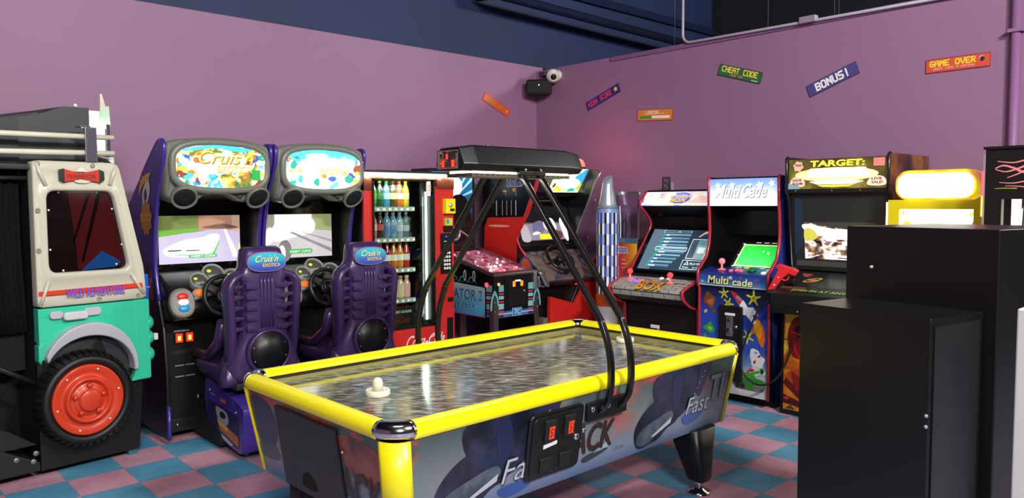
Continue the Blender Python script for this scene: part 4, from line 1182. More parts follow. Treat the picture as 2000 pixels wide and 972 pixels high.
# printed header and upper side strips: splash of cola with a pale froth line
mt, nt, b = node_mat('cola_splash_print')
tc = nt.nodes.new('ShaderNodeTexCoord'); sp = nt.nodes.new('ShaderNodeSeparateXYZ'); nt.links.new(tc.outputs['Object'], sp.inputs[0])
nz = nt.nodes.new('ShaderNodeTexNoise'); nz.inputs['Scale'].default_value = 14; nz.inputs['Detail'].default_value = 6
nt.links.new(tc.outputs['Object'], nz.inputs['Vector'])
zz = mth('ADD', sp.outputs[2], mth('MULTIPLY', mth('SUBTRACT', nz.outputs['Fac'], 0.5), 0.05))
g = nt.nodes.new('ShaderNodeMapRange'); g.inputs['From Min'].default_value = 1.70; g.inputs['From Max'].default_value = 1.85
nt.links.new(zz, g.inputs[0])
cc = ramp(nt, [(0.0, '#4a1a12'), (0.3, '#7a2f1c'), (0.52, '#a8552e'), (0.62, '#c98a58'), (0.68, '#ead8c4'), (0.76, '#f4f0ec'), (1, '#f6f4f4')])
nt.links.new(g.outputs[0], cc.inputs[0]); nt.links.new(cc.outputs[0], b.inputs['Base Color']); b.inputs['Roughness'].default_value = 0.3
nt.links.new(cc.outputs[0], b.inputs['Emission Color']); b.inputs['Emission Strength'].default_value = 0.12
mb = MB().box(0, VW, 0.012, 0.04, gz1, VH).box(0, gx0, 0.012, 0.04, 1.70, gz1).box(gx1+0.045, VW, 0.012, 0.04, 1.715, gz1)
mb.build('header_print', mt, vm)
MB().box(-0.003, VW+0.003, 0.006, 0.05, VH, VH+0.014).build('top_trim', BLACK, vm)
MB().box(0.30, 0.62, 0.25, 0.55, VH, VH+0.03).build('roof_unit', BLACK, vm)
# window frame
WF = P('#0c0c0c', 0.3)
mb = MB().box(gx0, gx0+0.012, 0.0, 0.05, gz0, gz1).box(gx1-0.03, gx1+0.012, 0.0, 0.05, gz0, gz1).box(gx0, gx1, 0.0, 0.05, gz1-0.014, gz1).box(gx0, gx1, 0.0, 0.05, gz0, gz0+0.016)
fr = mb.build('window_frame', WF, vm)
MB().box(gx0+0.01, gx1-0.028, 0.026, 0.030, gz0+0.01, gz1-0.01).build('window_pane', GLASS('#f4fbf6', 0.1), fr)
MB().box(gx0, gx1, 0.74, 0.76, gz0, gz1).box(gx0-0.004, gx0, 0.05, 0.75, gz0, gz1).box(0.555, 0.56, 0.30, 0.75, gz0, gz1).build('inner_liner', P('#2c2f2c', 0.5), vm)
# vertical lamp behind the right edge of the glass
lt = MB().cyl((0.63, 0.055, 0.60), (0.63, 0.055, 1.69), 0.0095, seg=16).build('light_tube', P('#eefcf4', emit=4.5), vm)
MB().box(0.60, 0.66, 0.07, 0.10, gz0, gz1).build('lamp_reflector', P('#20241f', 0.4), vm)
MB().prism(rrect(0.602, 1.655, 0.664, 1.785, 0.02), 'y', 0.0, 0.012).build('lamp_sticker', P('#ecebe6', 0.4), fr)
for z in (1.70, 1.72, 1.74): MB().box(0.615, 0.65, -0.001, 0.003, z, z+0.006).build('sticker_print', P('#c98a84', 0.5), fr)
ld = bpy.data.lights.new('vending_lamp', 'AREA'); ld.shape = 'RECTANGLE'; ld.size = 0.02; ld.size_y = 1.0; ld.energy = 2.2; ld.color = (0.92, 1, 0.95)
lo = bpy.data.objects.new('vending_lamp', ld); COL.objects.link(lo); lo.parent = vm; lo.location = (0.61, 0.07, 1.15); lo.rotation_euler = (R(90), 0, R(115))
ld2 = bpy.data.lights.new('vending_lamp', 'AREA'); ld2.shape = 'RECTANGLE'; ld2.size = 0.45; ld2.size_y = 0.05; ld2.energy = 1.6; ld2.color = (0.92, 1, 0.95)
lo = bpy.data.objects.new('vending_lamp', ld2); COL.objects.link(lo); lo.parent = vm; lo.location = (0.33, 0.09, 1.775); lo.rotation_euler = (R(25), 0, 0)
# shelves with price rails
SH = [1.562, 1.305, 1.048, 0.79]
for z in SH:
    s_ = MB().box(gx0+0.012, 0.555, 0.12, 0.62, z-0.012, z).build('shelf', P('#8f9492', 0.35, 0.6), vm)
    MB().box(gx0+0.012, 0.555, 0.112, 0.12, z-0.034, z+0.004).build('price_rail', P('#b7bdb9', 0.3, 0.5), s_)
    for k in range(8):
        x = gx0+0.045+0.058*k
        MB().box(x, x+0.026, 0.1085, 0.113, z-0.026, z-0.008).build('price_tag', P('#f2f2ee', 0.5, emit=0.15), s_)
# delivery door of the glass front
dl = MB().box(gx0+0.012, 0.565, 0.05, 0.075, gz0+0.016, 0.735).build('delivery_flap', P('#151816', 0.25), vm)
f0 = (gx0+0.012, 0.05, gz0+0.016)
art('flap_print', dl, f0, (1, 0, 0), (0, 0, 1), [(ell(0.135, 0.115, 0.042), P('#b81f2e', 0.4))])
text(dl, 'Coke', P('#f0d8d8', 0.4), (gx0+0.112, 0.05, 0.674), (1, 0, 0), (0, 0, 1), 0.065, 0.028, 0.004, 0.3)
text(dl, 'ZERO SUGAR', P('#e6e6e6', 0.4), (gx0+0.20, 0.05, 0.682), (1, 0, 0), (0, 0, 1), 0.19, 0.022, 0.003, bold=0.01)
text(dl, 'Coca-Cola', P('#7d1f28', 0.4), (gx0+0.10, 0.05, 0.60), (1, 0, 0), (0, 0, 1), 0.27, 0.045, 0.003, 0.4, bold=0.008)
MB().box(0.572, 0.582, 0.045, 0.06, 0.63, 0.73).build('flap_handle', P('#d9d6c8', 0.3), dl)
# lower panel script and trims
text(vm, 'Coca-Cola', P('#f6efec', 0.35), (0.37, 0.018, 0.385), (1, 0, 0), (0, 0, 1), 0.40, 0.10, 0.003, 0.45, bold=0.006)
MB().tube([(x, 0.0165, z) for x, z in smooth([(0.62, 0.44), (0.68, 0.46), (0.73, 0.435), (0.78, 0.42)], 5)], 0.004, 6).build('script_swash', P('#f6efec', 0.35), vm)
# payment column
def vbox(nm, x0, x1, z0, z1, mt, d=0.012, par=vm, bev=0.004):
    return MB().box(x0, x1, 0.02-d, 0.022, z0, z1).build(nm, mt, par, bevel=bev)
vbox('price_card', 0.783, 0.885, 1.505, 1.632, P('#f2e21a', 0.4, emit=0.15), 0.05)
MB().lathe([(0.02, 0), (0, 0.002)], (0.83, -0.031, 1.578), (0, -1, 0)).build('card_print', P('#fbfbe8', 0.4), vm)
MB().box(0.825, 0.872, -0.033, -0.03, 1.525, 1.548).build('card_print', P('#2a2a14', 0.4), vm)
vbox('bill_card', 0.79, 0.868, 1.40, 1.465, P('#d8d43a', 0.4), 0.03)
MB().box(0.80, 0.825, -0.012, -0.009, 1.42, 1.458).build('card_print', P('#3aa0a0', 0.4), vm)
vbox('bill_slot', 0.785, 0.872, 1.352, 1.398, BLACK, 0.03)
pc_ = vbox('payment_panel', 0.752, 0.872, 0.985, 1.335, P('#0e0e10', 0.3), 0.01)
vbox('display', 0.775, 0.85, 1.29, 1.322, P('#15174a', 0.2, emit=0.3), 0.013, pc_, 0.001)
MB().box(0.805, 0.812, 0.0055, 0.008, 1.305, 1.311).build('display_digit', P('#6fb4ff', emit=2), pc_)
vbox('coin_slot', 0.785, 0.85, 1.212, 1.238, STEEL, 0.016, pc_, 0.002)
vbox('coin_print', 0.782, 0.812, 1.262, 1.270, P('#c8c8c8', 0.4), 0.0125, pc_, 0.0)
for j in range(5):
    for i in range(3):
        x = 0.782+0.026*i; z = 1.155-0.033*j
        vbox('keypad_key', x, x+0.017, z, z+0.02, P('#e4e4e0', 0.4, emit=0.1), 0.016, pc_, 0.001)
vbox('change_cup', 0.83, 0.885, 0.74, 0.775, BLACK, 0.012)
vbox('delivery_bin', 0.818, 0.882, 0.30, 0.60, P('#141416', 0.3), 0.008)
for x, z in ((0.03, 1.64), (0.03, 1.1), (0.87, 0.9), (0.72, 0.5)): MB().ball((x, 0.018, z), 0.004, 8).build('screw', STEEL, vm)
# bottles, one thing each
def bottle_proto(kind):
    if kind == 'soda':
        prof = [(0.0, 0.0), (0.024, 0.0), (0.031, 0.008), (0.032, 0.05), (0.029, 0.07), (0.032, 0.09), (0.032, 0.125), (0.026, 0.155), (0.014, 0.188), (0.013, 0.20)]
        lab, cap = (0.066, 0.118, 0.0327), (0.20, 0.218, 0.0145)
    elif kind == 'water':
        prof = [(0.0, 0.0), (0.026, 0.0), (0.031, 0.008), (0.031, 0.14), (0.024, 0.165), (0.014, 0.185), (0.0125, 0.20)]
        lab, cap = (0.055, 0.105, 0.0317), (0.20, 0.22, 0.0148)
    else:
        prof = [(0.0, 0.0), (0.027, 0.0), (0.032, 0.006), (0.033, 0.03), (0.030, 0.055), (0.033, 0.09), (0.031, 0.13), (0.018, 0.155), (0.016, 0.165)]
        lab, cap = (0.012, 0.125, 0.0334), (0.165, 0.192, 0.0195)
    return prof, lab, cap
GRP = {0: 'soft drink bottles on the top shelf', 1: 'bottles on the second shelf', 2: 'bottles on the third shelf', 3: 'bottles on the fourth shelf'}
BOT = [
    [('soda', '#d8c24a', '#e8e8d0', '#f0d030'), ('soda', '#2f6a35', '#3f8a3a', '#2f8a3a'), ('soda', '#1f4a2c', '#2f6a3a', '#6ab82a'), ('soda', '#3a86a8', '#9fc6d8', '#2f9a4a'), ('soda', '#4a3a26', '#d8d488', '#46392a'), ('soda', '#d8641e', '#e0d8c8', '#e05a1a'), ('soda', '#d8c21e', '#e8e2a0', '#e0c81a')],
    [('water', '#b89a94', '#d9c8c4', '#e6e0dc'), ('soda', '#a86a64', '#d8b0a8', '#d9d4d0'), ('soda', '#3a2320', '#c04438', '#b8b4b0'), ('water', '#5f8ab0', '#3d6ea8', '#dfe6ea'), ('water', '#5f8ab0', '#3d6ea8', '#dfe6ea'), ('water', '#7f98a8', '#aebac4', '#f0f2f2'), ('water', '#56697a', '#aebac4', '#f0f2f2')],
    [('soda', '#2a1a14', '#d83a30', '#d0302a'), ('soda', '#2a1a14', '#d83a30', '#d0302a'), ('soda', '#b8281f', '#e8d8d4', '#d8322a'), ('soda', '#7a1a18', '#e4dcd8', '#d8322a'), ('soda', '#c8641f', '#e8e0d4', '#2f8a3a'), ('soda', '#d88a24', '#e8e4da', '#e0701a'), ('soda', '#c02a3a', '#e8dede', '#d8322a')],
    [('juice', '#c8c8b8', '#c8d8c8', '#e8e8e0'), ('juice', '#3f7a4a', '#a8d0a8', '#2f7a3a'), ('juice', '#4f8a5a', '#b8dcc0', '#e8e8e4'), ('juice', '#5a9a68', '#b4e0c0', '#f0f0ee'), ('juice', '#d0b49a', '#d8bc9c', '#a87a54'), ('juice', '#d8bca0', '#e0c4a4', '#b08458'), ('juice', '#eca6a6', '#f0b4b4', '#f2b8b0')],
]
DESC = [
    ['yellow labelled soda bottle at the left end of the top vending shelf', 'dark green soda bottle second from left on the top vending shelf', 'dark green soda bottle with lime cap, third on the top vending shelf', 'blue soda bottle with green cap in the middle of the top vending shelf', 'brown soda bottle with pale label just left of the orange soda', 'orange soda bottle with an orange cap on the top vending shelf', 'yellow soda bottle at the right end of the top vending shelf'],
    ['pale water bottle at the left end of the second vending shelf', 'pinkish drink bottle second from left on the second vending shelf', 'dark drink bottle with red label on the second vending shelf', 'blue labelled water bottle, left one of the pair', 'blue labelled water bottle, right one of the pair', 'white capped grey water bottle, second from right on the second shelf', 'dark grey water bottle at the right end of the second vending shelf'],
    ['dark cola bottle at the left end of the third vending shelf', 'dark cola bottle second from left on the third vending shelf', 'bright red drink bottle in the third vending row', 'deep red drink bottle with pale label in the middle of the third row', 'orange drink bottle with green cap in the third vending row', 'amber drink bottle with orange cap in the third vending row', 'crimson drink bottle at the right end of the third vending shelf'],
    ['pale grey juice bottle at the left end of the fourth vending shelf', 'dark green juice bottle on the fourth vending shelf', 'mid green juice bottle with white cap on the fourth vending shelf', 'pale green juice bottle left of the tan shakes on the fourth shelf', 'tan shake bottle, left one of the two on the fourth shelf', 'tan shake bottle right beside the pink one on the fourth shelf', 'pink shake bottle at the right end of the fourth vending shelf'],
]
for row in range(4):
    for k, (kind, body, labc, capc) in enumerate(BOT[row]):
        prof, lab, cap = bottle_proto(kind)
        t = thing('drink_bottle', DESC[row][k], 'bottle', (VX+gx0+0.043+0.0645*k, VY+0.175, SH[row]), 0, GRP[row])
        MB().lathe(prof, seg=20).build('bottle_body', P(body, 0.12, coat=0.6, spec=0.7), t)
        MB().lathe([(lab[2], lab[0]), (lab[2], lab[1])], seg=20, cap=False).build('bottle_label', P(labc, 0.4), t)
        MB().lathe([(cap[2], cap[0]), (cap[2], cap[1]-0.003), (cap[2]-0.003, cap[1]), (0, cap[1])], seg=16).build('bottle_cap', P(capc, 0.35), t)
# ================================================================ TOY TRUCK RIDE
trk = thing('toy_truck_ride', 'teal and cream toy truck ride with an orange wheel at the left edge', 'arcade ride', (1.156, 5.091, 0.0), R(7.3))
CREAM = P('#c4c1ae', 0.3, coat=0.25)
TEALP = P('#35c09c', 0.32, coat=0.2)
SILV = P('#b4b4bc', 0.35)
BK = P('#0e0f10', 0.4)
BKM = P('#101112', 0.6)
# black carcass
MB().prism([(-0.25, 0.05), (0.30, 0.05), (0.335, 0.5), (0.34, 1.0), (0.325, 1.2), (0.19, 1.82), (-0.25, 1.82)], 'y', 0.03, 0.55).build('carcass', BKM, trk)
MB().prism([(-0.255, 0.04), (0.31, 0.04), (0.345, 0.50), (0.345, 0.62), (-0.255, 0.80)], 'y', -0.005, 0.035).build('lower_panel', BK, trk, bevel=0.004)
# side away toward the camera's left: dark entry with curtain and step
MB().box(-0.95, -0.25, 0.35, 0.9, 0.05, 1.80).build('entry_back', P('#0a0a0b', 0.7, spec=0.3), trk)
MB().prism([(-0.95, 0.62), (-0.262, 0.62), (-0.262, 1.82), (-0.95, 1.82)], 'y', 0.16, 0.18).build('entry_panel', P('#070808', 0.6, spec=0.3), trk)
MB().box(-0.95, -0.245, -0.01, 0.2, 1.79, 1.825).build('entry_lintel', P('#1b1c1d', 0.45), trk, bevel=0.006)
mb = MB()
pts = []
for k in range(25):
    x = -0.46+0.19*k/24
    pts.append((x, 0.10+0.012*math.sin(k*0.9)+0.006*math.sin(k*2.3)))
mb.loft([[(x+0.012*math.sin(z*3), y, z) for x, y in pts]+[(x+0.012*math.sin(z*3), y+0.004, z) for x, y in pts[::-1]] for z in (0.85, 1.0, 1.2, 1.4, 1.6, 1.78)])
mb.build('curtain', P('#070808', 0.9, spec=0.2), trk)
MB().cyl((-0.9, 0.05, 1.745), (-0.25, 0.05, 1.745), 0.012).build('curtain_rod', P('#2a2c2d', 0.3), trk)
MB().prism([(-0.95, 0.30), (-0.50, 0.235), (-0.262, 0.10), (-0.262, 0.05), (-0.95, 0.05)], 'y', -0.02, 0.34).build('step', P('#181a19', 0.45), trk, bevel=0.006)
for x, z in ((-0.385, 0.145), (-0.285, 0.16), (-0.30, 0.115)): MB().lathe([(0.016, 0), (0.016, 0.008), (0.01, 0.012), (0, 0.012)], (x, -0.02, z), (0, -1, 0)).build('bolt', P('#8a8a88', 0.35, 0.7), trk)
MB().tube([(-0.9, -0.012, 0.80), (-0.45, -0.012, 0.68), (-0.265, -0.012, 0.56)], 0.015, 8).build('entry_rail', P('#1d1e1f', 0.35), trk)
MB().prism([(-0.95, 0.60), (-0.40, 0.30), (-0.27, 0.20), (-0.95, 0.2)], 'y', 0.01, 0.05).build('step_skirt', P('#151617', 0.5), trk)
# cream cab shell with window opening: face plate + raised window frame
def shell(outer, inner, y0, y1, nm, mt, bev=0.012):
    """plate with a hole: outer/inner outlines with the same number of points"""
    mb = MB()
    A = [(x, y0, z) for x, z in outer]; Bq = [(x, y0, z) for x, z in inner]
    A2 = [(x, y1, z) for x, z in outer]; B2 = [(x, y1, z) for x, z in inner]
    mb.loft([A2, A, Bq, B2], cap=False, smooth=False)
    n = len(outer)
    mb.add(A2+B2, [(i, (i+1) % n, n+(i+1) % n, n+i) for i in range(n)])
    return mb.build(nm, mt, trk, bevel=bev, seg=3)
def resample(poly, n):
    L = [0]
    q = list(poly)+[poly[0]]
    for a, b_ in zip(q, q[1:]): L.append(L[-1]+math.dist(a, b_))
    out = []
    for i in range(n):
        s_ = L[-1]*i/n
        k = max(j for j in range(len(L)) if L[j] <= s_+1e-9); k = min(k, len(q)-2)
        f_ = (s_-L[k])/max(1e-9, L[k+1]-L[k])
        out.append((q[k][0]+(q[k+1][0]-q[k][0])*f_, q[k][1]+(q[k+1][1]-q[k][1])*f_))
    return out
def rnd(poly, r, n=5):
    out = []
    m_ = len(poly)
    for i in range(m_):
        p = Vector(poly[i]); a = (Vector(poly[i-1])-p).normalized(); c = (Vector(poly[(i+1) % m_])-p).normalized()
        rr_ = r[i] if isinstance(r, (list, tuple)) else r
        s0, s1 = p+a*rr_, p+c*rr_
        for k in range(n+1):
            t_ = k/n
            q = s0*(1-t_)**2+p*2*t_*(1-t_)+s1*t_*t_
            out.append((q.x, q.y))
    return out
outer = rnd([(-0.252, 0.998), (0.366, 0.998), (0.352, 1.20), (0.218, 1.845), (-0.252, 1.845)], [0.01, 0.02, 0.02, 0.03, 0.02])
win = rnd([(-0.185, 1.195), (0.265, 1.195), (0.178, 1.672), (-0.185, 1.672)], 0.05)
outer_r = resample(outer, 80)
# match the window outline angularly
def ang_match(inner, ref, c):
    out = []
    dn = inner+[inner[0]]
    for x, z in ref:
        d = Vector((x-c[0], z-c[1]))
        best = None
        for a, b_ in zip(dn, dn[1:]):
            e = (b_[0]-a[0], b_[1]-a[1])
            den = d.x*e[1]-d.y*e[0]
            if abs(den) < 1e-12: continue
            t_ = ((a[0]-c[0])*e[1]-(a[1]-c[1])*e[0])/den
            u_ = ((a[0]-c[0])*d.y-(a[1]-c[1])*d.x)/den
            if t_ > 0 and -1e-6 <= u_ <= 1+1e-6 and (best is None or t_ > best): best = t_
        out.append((c[0]+d.x*best, c[1]+d.y*best))
    return out
c_ = (0.03, 1.43)
def grow(poly, c, k): return [(c[0]+(x-c[0])*k, c[1]+(z-c[1])*k) for x, z in poly]
win_r = ang_match(win, outer_r, c_)
# profile across the frame: edge bead, dished panel, raised ring round the window
w1, w2, w3 = grow(win_r, c_, 1.16), grow(win_r, c_, 1.06), win_r
ed = [(x*0.985+0.0005, c_[1]+(z-c_[1])*0.975) for x, z in outer_r]
mb = MB()
L_ = lambda poly, y: [(x, y, z) for x, z in poly]
mb.loft([L_(outer_r, 0.03), L_(outer_r, -0.035), L_(ed, -0.05), L_([(a*0.6+x*0.4, b_*0.6+z*0.4) for (a, b_), (x, z) in zip(ed, w1)], -0.035), L_(w1, -0.038), L_(w2, -0.062), L_(w3, -0.045), L_(w3, 0.0)], cap=False)
cab = mb.build('cab_shell', CREAM, trk)
# molded creases between the corners and the window
for a, b_ in (((-0.235, 1.83), (-0.185, 1.70)), ((0.205, 1.83), (0.165, 1.71)), ((-0.235, 1.02), (-0.19, 1.15)), ((0.345, 1.03), (0.275, 1.16))):
    MB().tube([(a[0], -0.046, a[1]), ((a[0]+b_[0])/2, -0.044, (a[1]+b_[1])/2), (b_[0], -0.046, b_[1])], 0.011, 8).build('shell_crease', CREAM, cab)
for x, z in ((-0.225, 1.825), (0.07, 1.825), (-0.232, 1.56), (-0.236, 1.33), (-0.238, 1.02), (0.08, 1.022), (0.31, 1.022)):
    MB().lathe([(0.013, 0), (0.013, 0.004), (0.006, 0.005), (0.006, -0.002), (0, -0.002)], (x, -0.047, z), (0, -1, 0)).build('shell_screw', P('#8a877a', 0.4), cab)
MB().prism(grow(win_r, c_, 1.0), 'y', -0.012, -0.004).build('window', P('#140a0b', 0.07, spec=0.8), cab)
wn_ = cab.children[-1]
art('window_print', wn_, (0, -0.012, 0), (1, 0, 0), (0, 0, 1), [
    ([(-0.06, 1.662), (0.165, 1.662), (0.245, 1.25), (0.25, 1.215), (-0.02, 1.205), (-0.02, 1.3)], P('#3b0f12', 0.1)),
    ([(0.0, 1.20), (0.20, 1.21), (0.23, 1.24), (0.12, 1.31)], P('#123a70', 0.12)),
    ([(-0.045, 1.37), (-0.035, 1.36), (0.065, 1.66), (0.045, 1.66)], P('#0a0506', 0.1)), ([(0.0, 1.25), (0.015, 1.25), (0.125, 1.66), (0.10, 1.66)], P('#0a0506', 0.1))])
for x, z in ((-0.11, 1.665), (0.10, 1.665), (-0.165, 1.56), (0.185, 1.565), (-0.165, 1.33), (0.235, 1.345), (-0.10, 1.205), (0.2, 1.225)):
    MB().ball((x, -0.014, z), 0.0065, 8).build('window_bolt', P('#e6e4da', 0.25), cab)
# stripe, name and emblem
s_ = MB().prism([(-0.246, 1.068), (0.342, 1.072), (0.336, 1.10), (-0.246, 1.094)], 'y', -0.052, -0.044).build('red_stripe', P('#d2381f', 0.35), cab, bevel=0.002)
text(s_, 'WILD ADVENTURE', G([(0, '#2f8fc4'), (0.5, '#5a4ab8'), (1, '#7a2f9a')], 'Z', 0.4), (-0.105, -0.054, 1.045), (1, 0, 0), (0, 0, 1), 0.33, 0.052, 0.002, bold=0.02, shadow=(P('#c04a98', 0.4), 0.004))
em = MB().prism([(-0.115, 1.79), (-0.09, 1.80), (0.0, 1.775), (0.10, 1.80), (0.12, 1.79), (0.128, 1.75), (0.11, 1.722), (0.0, 1.742), (-0.09, 1.722), (-0.115, 1.74)], 'y', -0.058, -0.046).build('emblem', P('#c0302a', 0.35), cab, bevel=0.003)
MB().prism([(-0.118, 1.795), (-0.088, 1.803), (-0.088, 1.716), (-0.118, 1.735)], 'y', -0.0585, -0.046).build('emblem_end', P('#1c241c', 0.4), em, bevel=0.002)
MB().prism([(0.10, 1.803), (0.13, 1.79), (0.132, 1.74), (0.10, 1.716)], 'y', -0.0585, -0.046).build('emblem_end', P('#1c241c', 0.4), em, bevel=0.002)
MB().prism([(-0.03, 1.785), (0.005, 1.815), (0.04, 1.785)], 'y', -0.054, -0.046).build('emblem_peak', P('#d8d6cc', 0.4), em, bevel=0.002)
MB().prism(ell(0.01, 1.732, 0.045, 0.014), 'y', -0.052, -0.046).build('emblem_oval', P('#c4cabc', 0.4), em)  # pale oval below the middle of the emblem
text(em, 'WARRIOR', P('#7a1512', 0.4), (-0.08, -0.058, 1.745), (1, 0, 0), (0, 0, 1), 0.165, 0.026, 0.0012, bold=0.02)
# teal lower body with wheel arch cut away
arc = [(0.015+0.272*math.cos(R(a)), 0.60+0.245*math.sin(R(a))) for a in range(-28, 166, 8)]
body = [(-0.252, 0.72), (-0.252, 0.995), (0.378, 0.995), (0.378, 0.49), (0.25, 0.49)]
poly = [(-0.252, 0.992), (-0.252, 0.70)]+[(x, z) for x, z in arc[::-1] if x > -0.252]+[(0.262, 0.485), (0.372, 0.487), (0.378, 0.992)]
MB().prism(poly, 'y', -0.045, 0.03).build('lower_body', TEALP, trk, bevel=0.008)
MB().box(0.285, 0.380, -0.048, 0.10, 0.487, 0.994).build('rear_corner', TEALP, trk, bevel=0.01, seg=3)
MB().prism([(-0.258, 0.685), (-0.225, 0.70), (-0.225, 0.80), (-0.258, 0.78)], 'y', -0.05, 0.02).build('arch_end', TEALP, trk, bevel=0.004)
# grey fender arc
fo = [(0.012+0.268*math.cos(R(a)), 0.598+0.292*math.sin(R(a))) for a in range(-6, 158, 6)]
fi = [(0.010+0.250*math.cos(R(a)), 0.585+0.225*math.sin(R(a))) for a in range(-6, 158, 6)]
mb = MB()
mb.loft([[(ox, 0.0, oz), (ox, -0.10, oz), (ix, -0.085, iz), (ix, 0.0, iz)] for (ox, oz), (ix, iz) in zip(fo, fi)], smooth=False)
mb.build('fender', SILV, trk, bevel=0.01, seg=3)
MB().prism([(x, z) for x, z in fi]+[(0.25, 0.30), (-0.235, 0.30)], 'y', -0.008, 0.0).build('wheel_well', P('#23252c', 0.6), trk)
# door handle
mb = MB().prism(rrect(-0.197, 0.928, -0.125, 0.975, 0.02), 'y', -0.066, -0.045).prism(rrect(-0.015, 0.925, 0.085, 0.975, 0.02), 'y', -0.066, -0.045)
h_ = MB().prism(rrect(-0.197, 0.928, -0.125, 0.975, 0.022), 'y', -0.066, -0.045).build('door_handle', SILV, trk, bevel=0.006, seg=3)
MB().prism(rrect(-0.015, 0.928, 0.085, 0.978, 0.022), 'y', -0.066, -0.045).build('handle_end', SILV, h_, bevel=0.006, seg=3)
MB().prism(rrect(-0.13, 0.915, 0.005, 0.965, 0.02), 'y', -0.085, -0.055).build('handle_grip', P('#c4c4ca', 0.3), h_, bevel=0.01, seg=3)
# wheel: tyre with lugs and orange rim
wc = Vector((-0.032, -0.02, 0.442))
WX, WZ = 0.262, 0.278
def wring(k, y): return [(wc.x+WX*k*math.cos(2*PI*i/64), y, wc.z+WZ*k*math.sin(2*PI*i/64)) for i in range(64)]
prof = [(0.97, 0.02), (1.0, -0.05), (0.985, -0.10), (0.94, -0.135), (0.88, -0.15), (0.80, -0.145), (0.765, -0.13), (0.76, -0.11)]
ty = MB().loft([wring(k, y) for k, y in prof], cap=False).build('tyre', P('#0d0d0d', 0.5), trk)
for i in range(40):
    a0 = 2*PI*i/40
    lug = []
    for k, y in ((1.035, -0.03), (1.03, -0.105), (0.955, -0.15), (0.93, -0.14)):
        lug.append([(wc.x+WX*k*math.cos(a0+d), y, wc.z+WZ*k*math.sin(a0+d)) for d in (-0.05, 0.05)]+[(wc.x+WX*(k-0.06)*math.cos(a0+d), y+0.02, wc.z+WZ*(k-0.06)*math.sin(a0+d)) for d in (0.05, -0.05)])
    MB().loft(lug, smooth=False).build('tyre_lug', P('#121212', 0.4), ty, bevel=0.004)
RIM = P('#c53a1c', 0.35, coat=0.2)
rp = [(0.765, -0.115), (0.75, -0.14), (0.72, -0.145), (0.60, -0.125), (0.52, -0.12), (0.50, -0.13), (0.485, -0.15), (0.45, -0.158), (0.41, -0.15), (0.385, -0.13), (0.36, -0.125), (0.31, -0.145), (0.26, -0.15), (0.24, -0.15), (0.235, -0.165), (0.20, -0.172), (0.0, -0.172)]
rim = MB().loft([wring(max(k, 0.001), y) for k, y in rp], cap=True).build('rim', RIM, trk)
for i in range(5):
    a = 2*PI*i/5+0.3
    MB().lathe([(0.016, 0), (0.015, 0.014), (0.008, 0.018), (0, 0.018)], (wc.x+WX*0.31*math.cos(a), wc.y-0.125, wc.z+WZ*0.31*math.sin(a)), (0, -1, 0), 6).build('lug_nut', RIM, rim)
for i in range(6):
    a = 2*PI*i/6+0.2
    MB().ball((wc.x+WX*0.66*math.cos(a), -0.137, wc.z+WZ*0.66*math.sin(a)), 0.007, 8).build('rim_bolt', P('#d8cfc8', 0.3), rim)
# tail lights: three teal domes, one white knob
for z in (0.838, 0.742, 0.635):
    MB().lathe([(0.05, -0.01), (0.05, 0.0), (0.044, 0.02), (0.028, 0.034), (0, 0.038)], (0.378, 0.0, z), (1, 0, 0.0)).build('tail_light', TEALP, trk)
MB().box(0.412, 0.437, -0.03, 0.0, 0.722, 0.765).build('white_knob', P('#d8d6cc', 0.4), trk, bevel=0.004)
bl = MB().box(0.375, 0.425, 0.05, 0.30, 0.735, 1.145).build('blue_side_box', P('#1f55c0', 0.35), trk, bevel=0.012, seg=3)
MB().box(0.374, 0.4275, 0.046, 0.30, 1.055, 1.064).build('box_seam', P('#4f80d8', 0.35), bl)
for x in (0.28,): MB().box(x-0.03, x+0.02, 0.02, 0.10, 0.0, 0.06).build('teal_foot', P('#2a6f78', 0.5), trk, bevel=0.004)
for x in (-0.2, -0.9, 0.1): MB().cyl((x, 0.2, 0), (x, 0.2, 0.06), 0.02).build('foot', STEEL, trk)
# roof rack and boards over the cab
RAIL = P('#d6d3bf', 0.28)
for z, z2 in ((1.992, 1.999), (1.888, 1.904)):
    MB().tube([(-0.95, -0.02, z-0.012), (0.205, -0.02, z2)], 0.016, 12).build('rack_rail', RAIL, trk)
MB().box(0.04, 0.095, -0.05, -0.03, 1.845, 2.045).build('rack_post', P('#4f4a58', 0.3), trk, bevel=0.004)
MB().box(0.034, 0.101, -0.047, -0.025, 1.845, 2.052).build('rack_post_edge', STEEL, trk, bevel=0.003)
MB().box(0.01, 0.07, -0.04, 0.04, 2.052, 2.06).build('rack_clamp', STEEL, trk, bevel=0.002)
MB().ball((0.022, -0.04, 2.045), 0.012, 10).build('rack_bolt', STEEL, trk)
MB().prism([(-0.95, 1.83), (0.125, 1.83), (0.125, 2.185), (-0.02, 2.18), (-0.12, 2.14), (-0.24, 2.105), (-0.40, 2.08), (-0.95, 1.95)], 'y', 0.12, 0.16).build('hood_board', P('#34373a', 0.5), trk, bevel=0.004)
MB().prism([(-0.95, 1.83), (-0.27, 1.83), (-0.27, 2.10), (-0.95, 1.92)], 'y', 0.10, 0.119).build('hood_flap', P('#26272b', 0.5), trk)
MB().prism([(-0.95, 1.95), (-0.24, 2.10), (-0.03, 2.18), (0.02, 2.18), (-0.25, 2.13), (-0.95, 1.98)], 'y', 0.16, 0.45).build('hood_top', P('#2a1c30', 0.5), trk)
lb = MB().box(0.128, 0.215, 0.12, 0.16, 1.90, 2.17).build('lit_sign', G([(0, '#f2f6ee'), (0.6, '#f6fbf4'), (0.85, '#c8ccc8'), (1, '#e2e4e2')], 'Z', emit=1.2), trk, bevel=0.003)
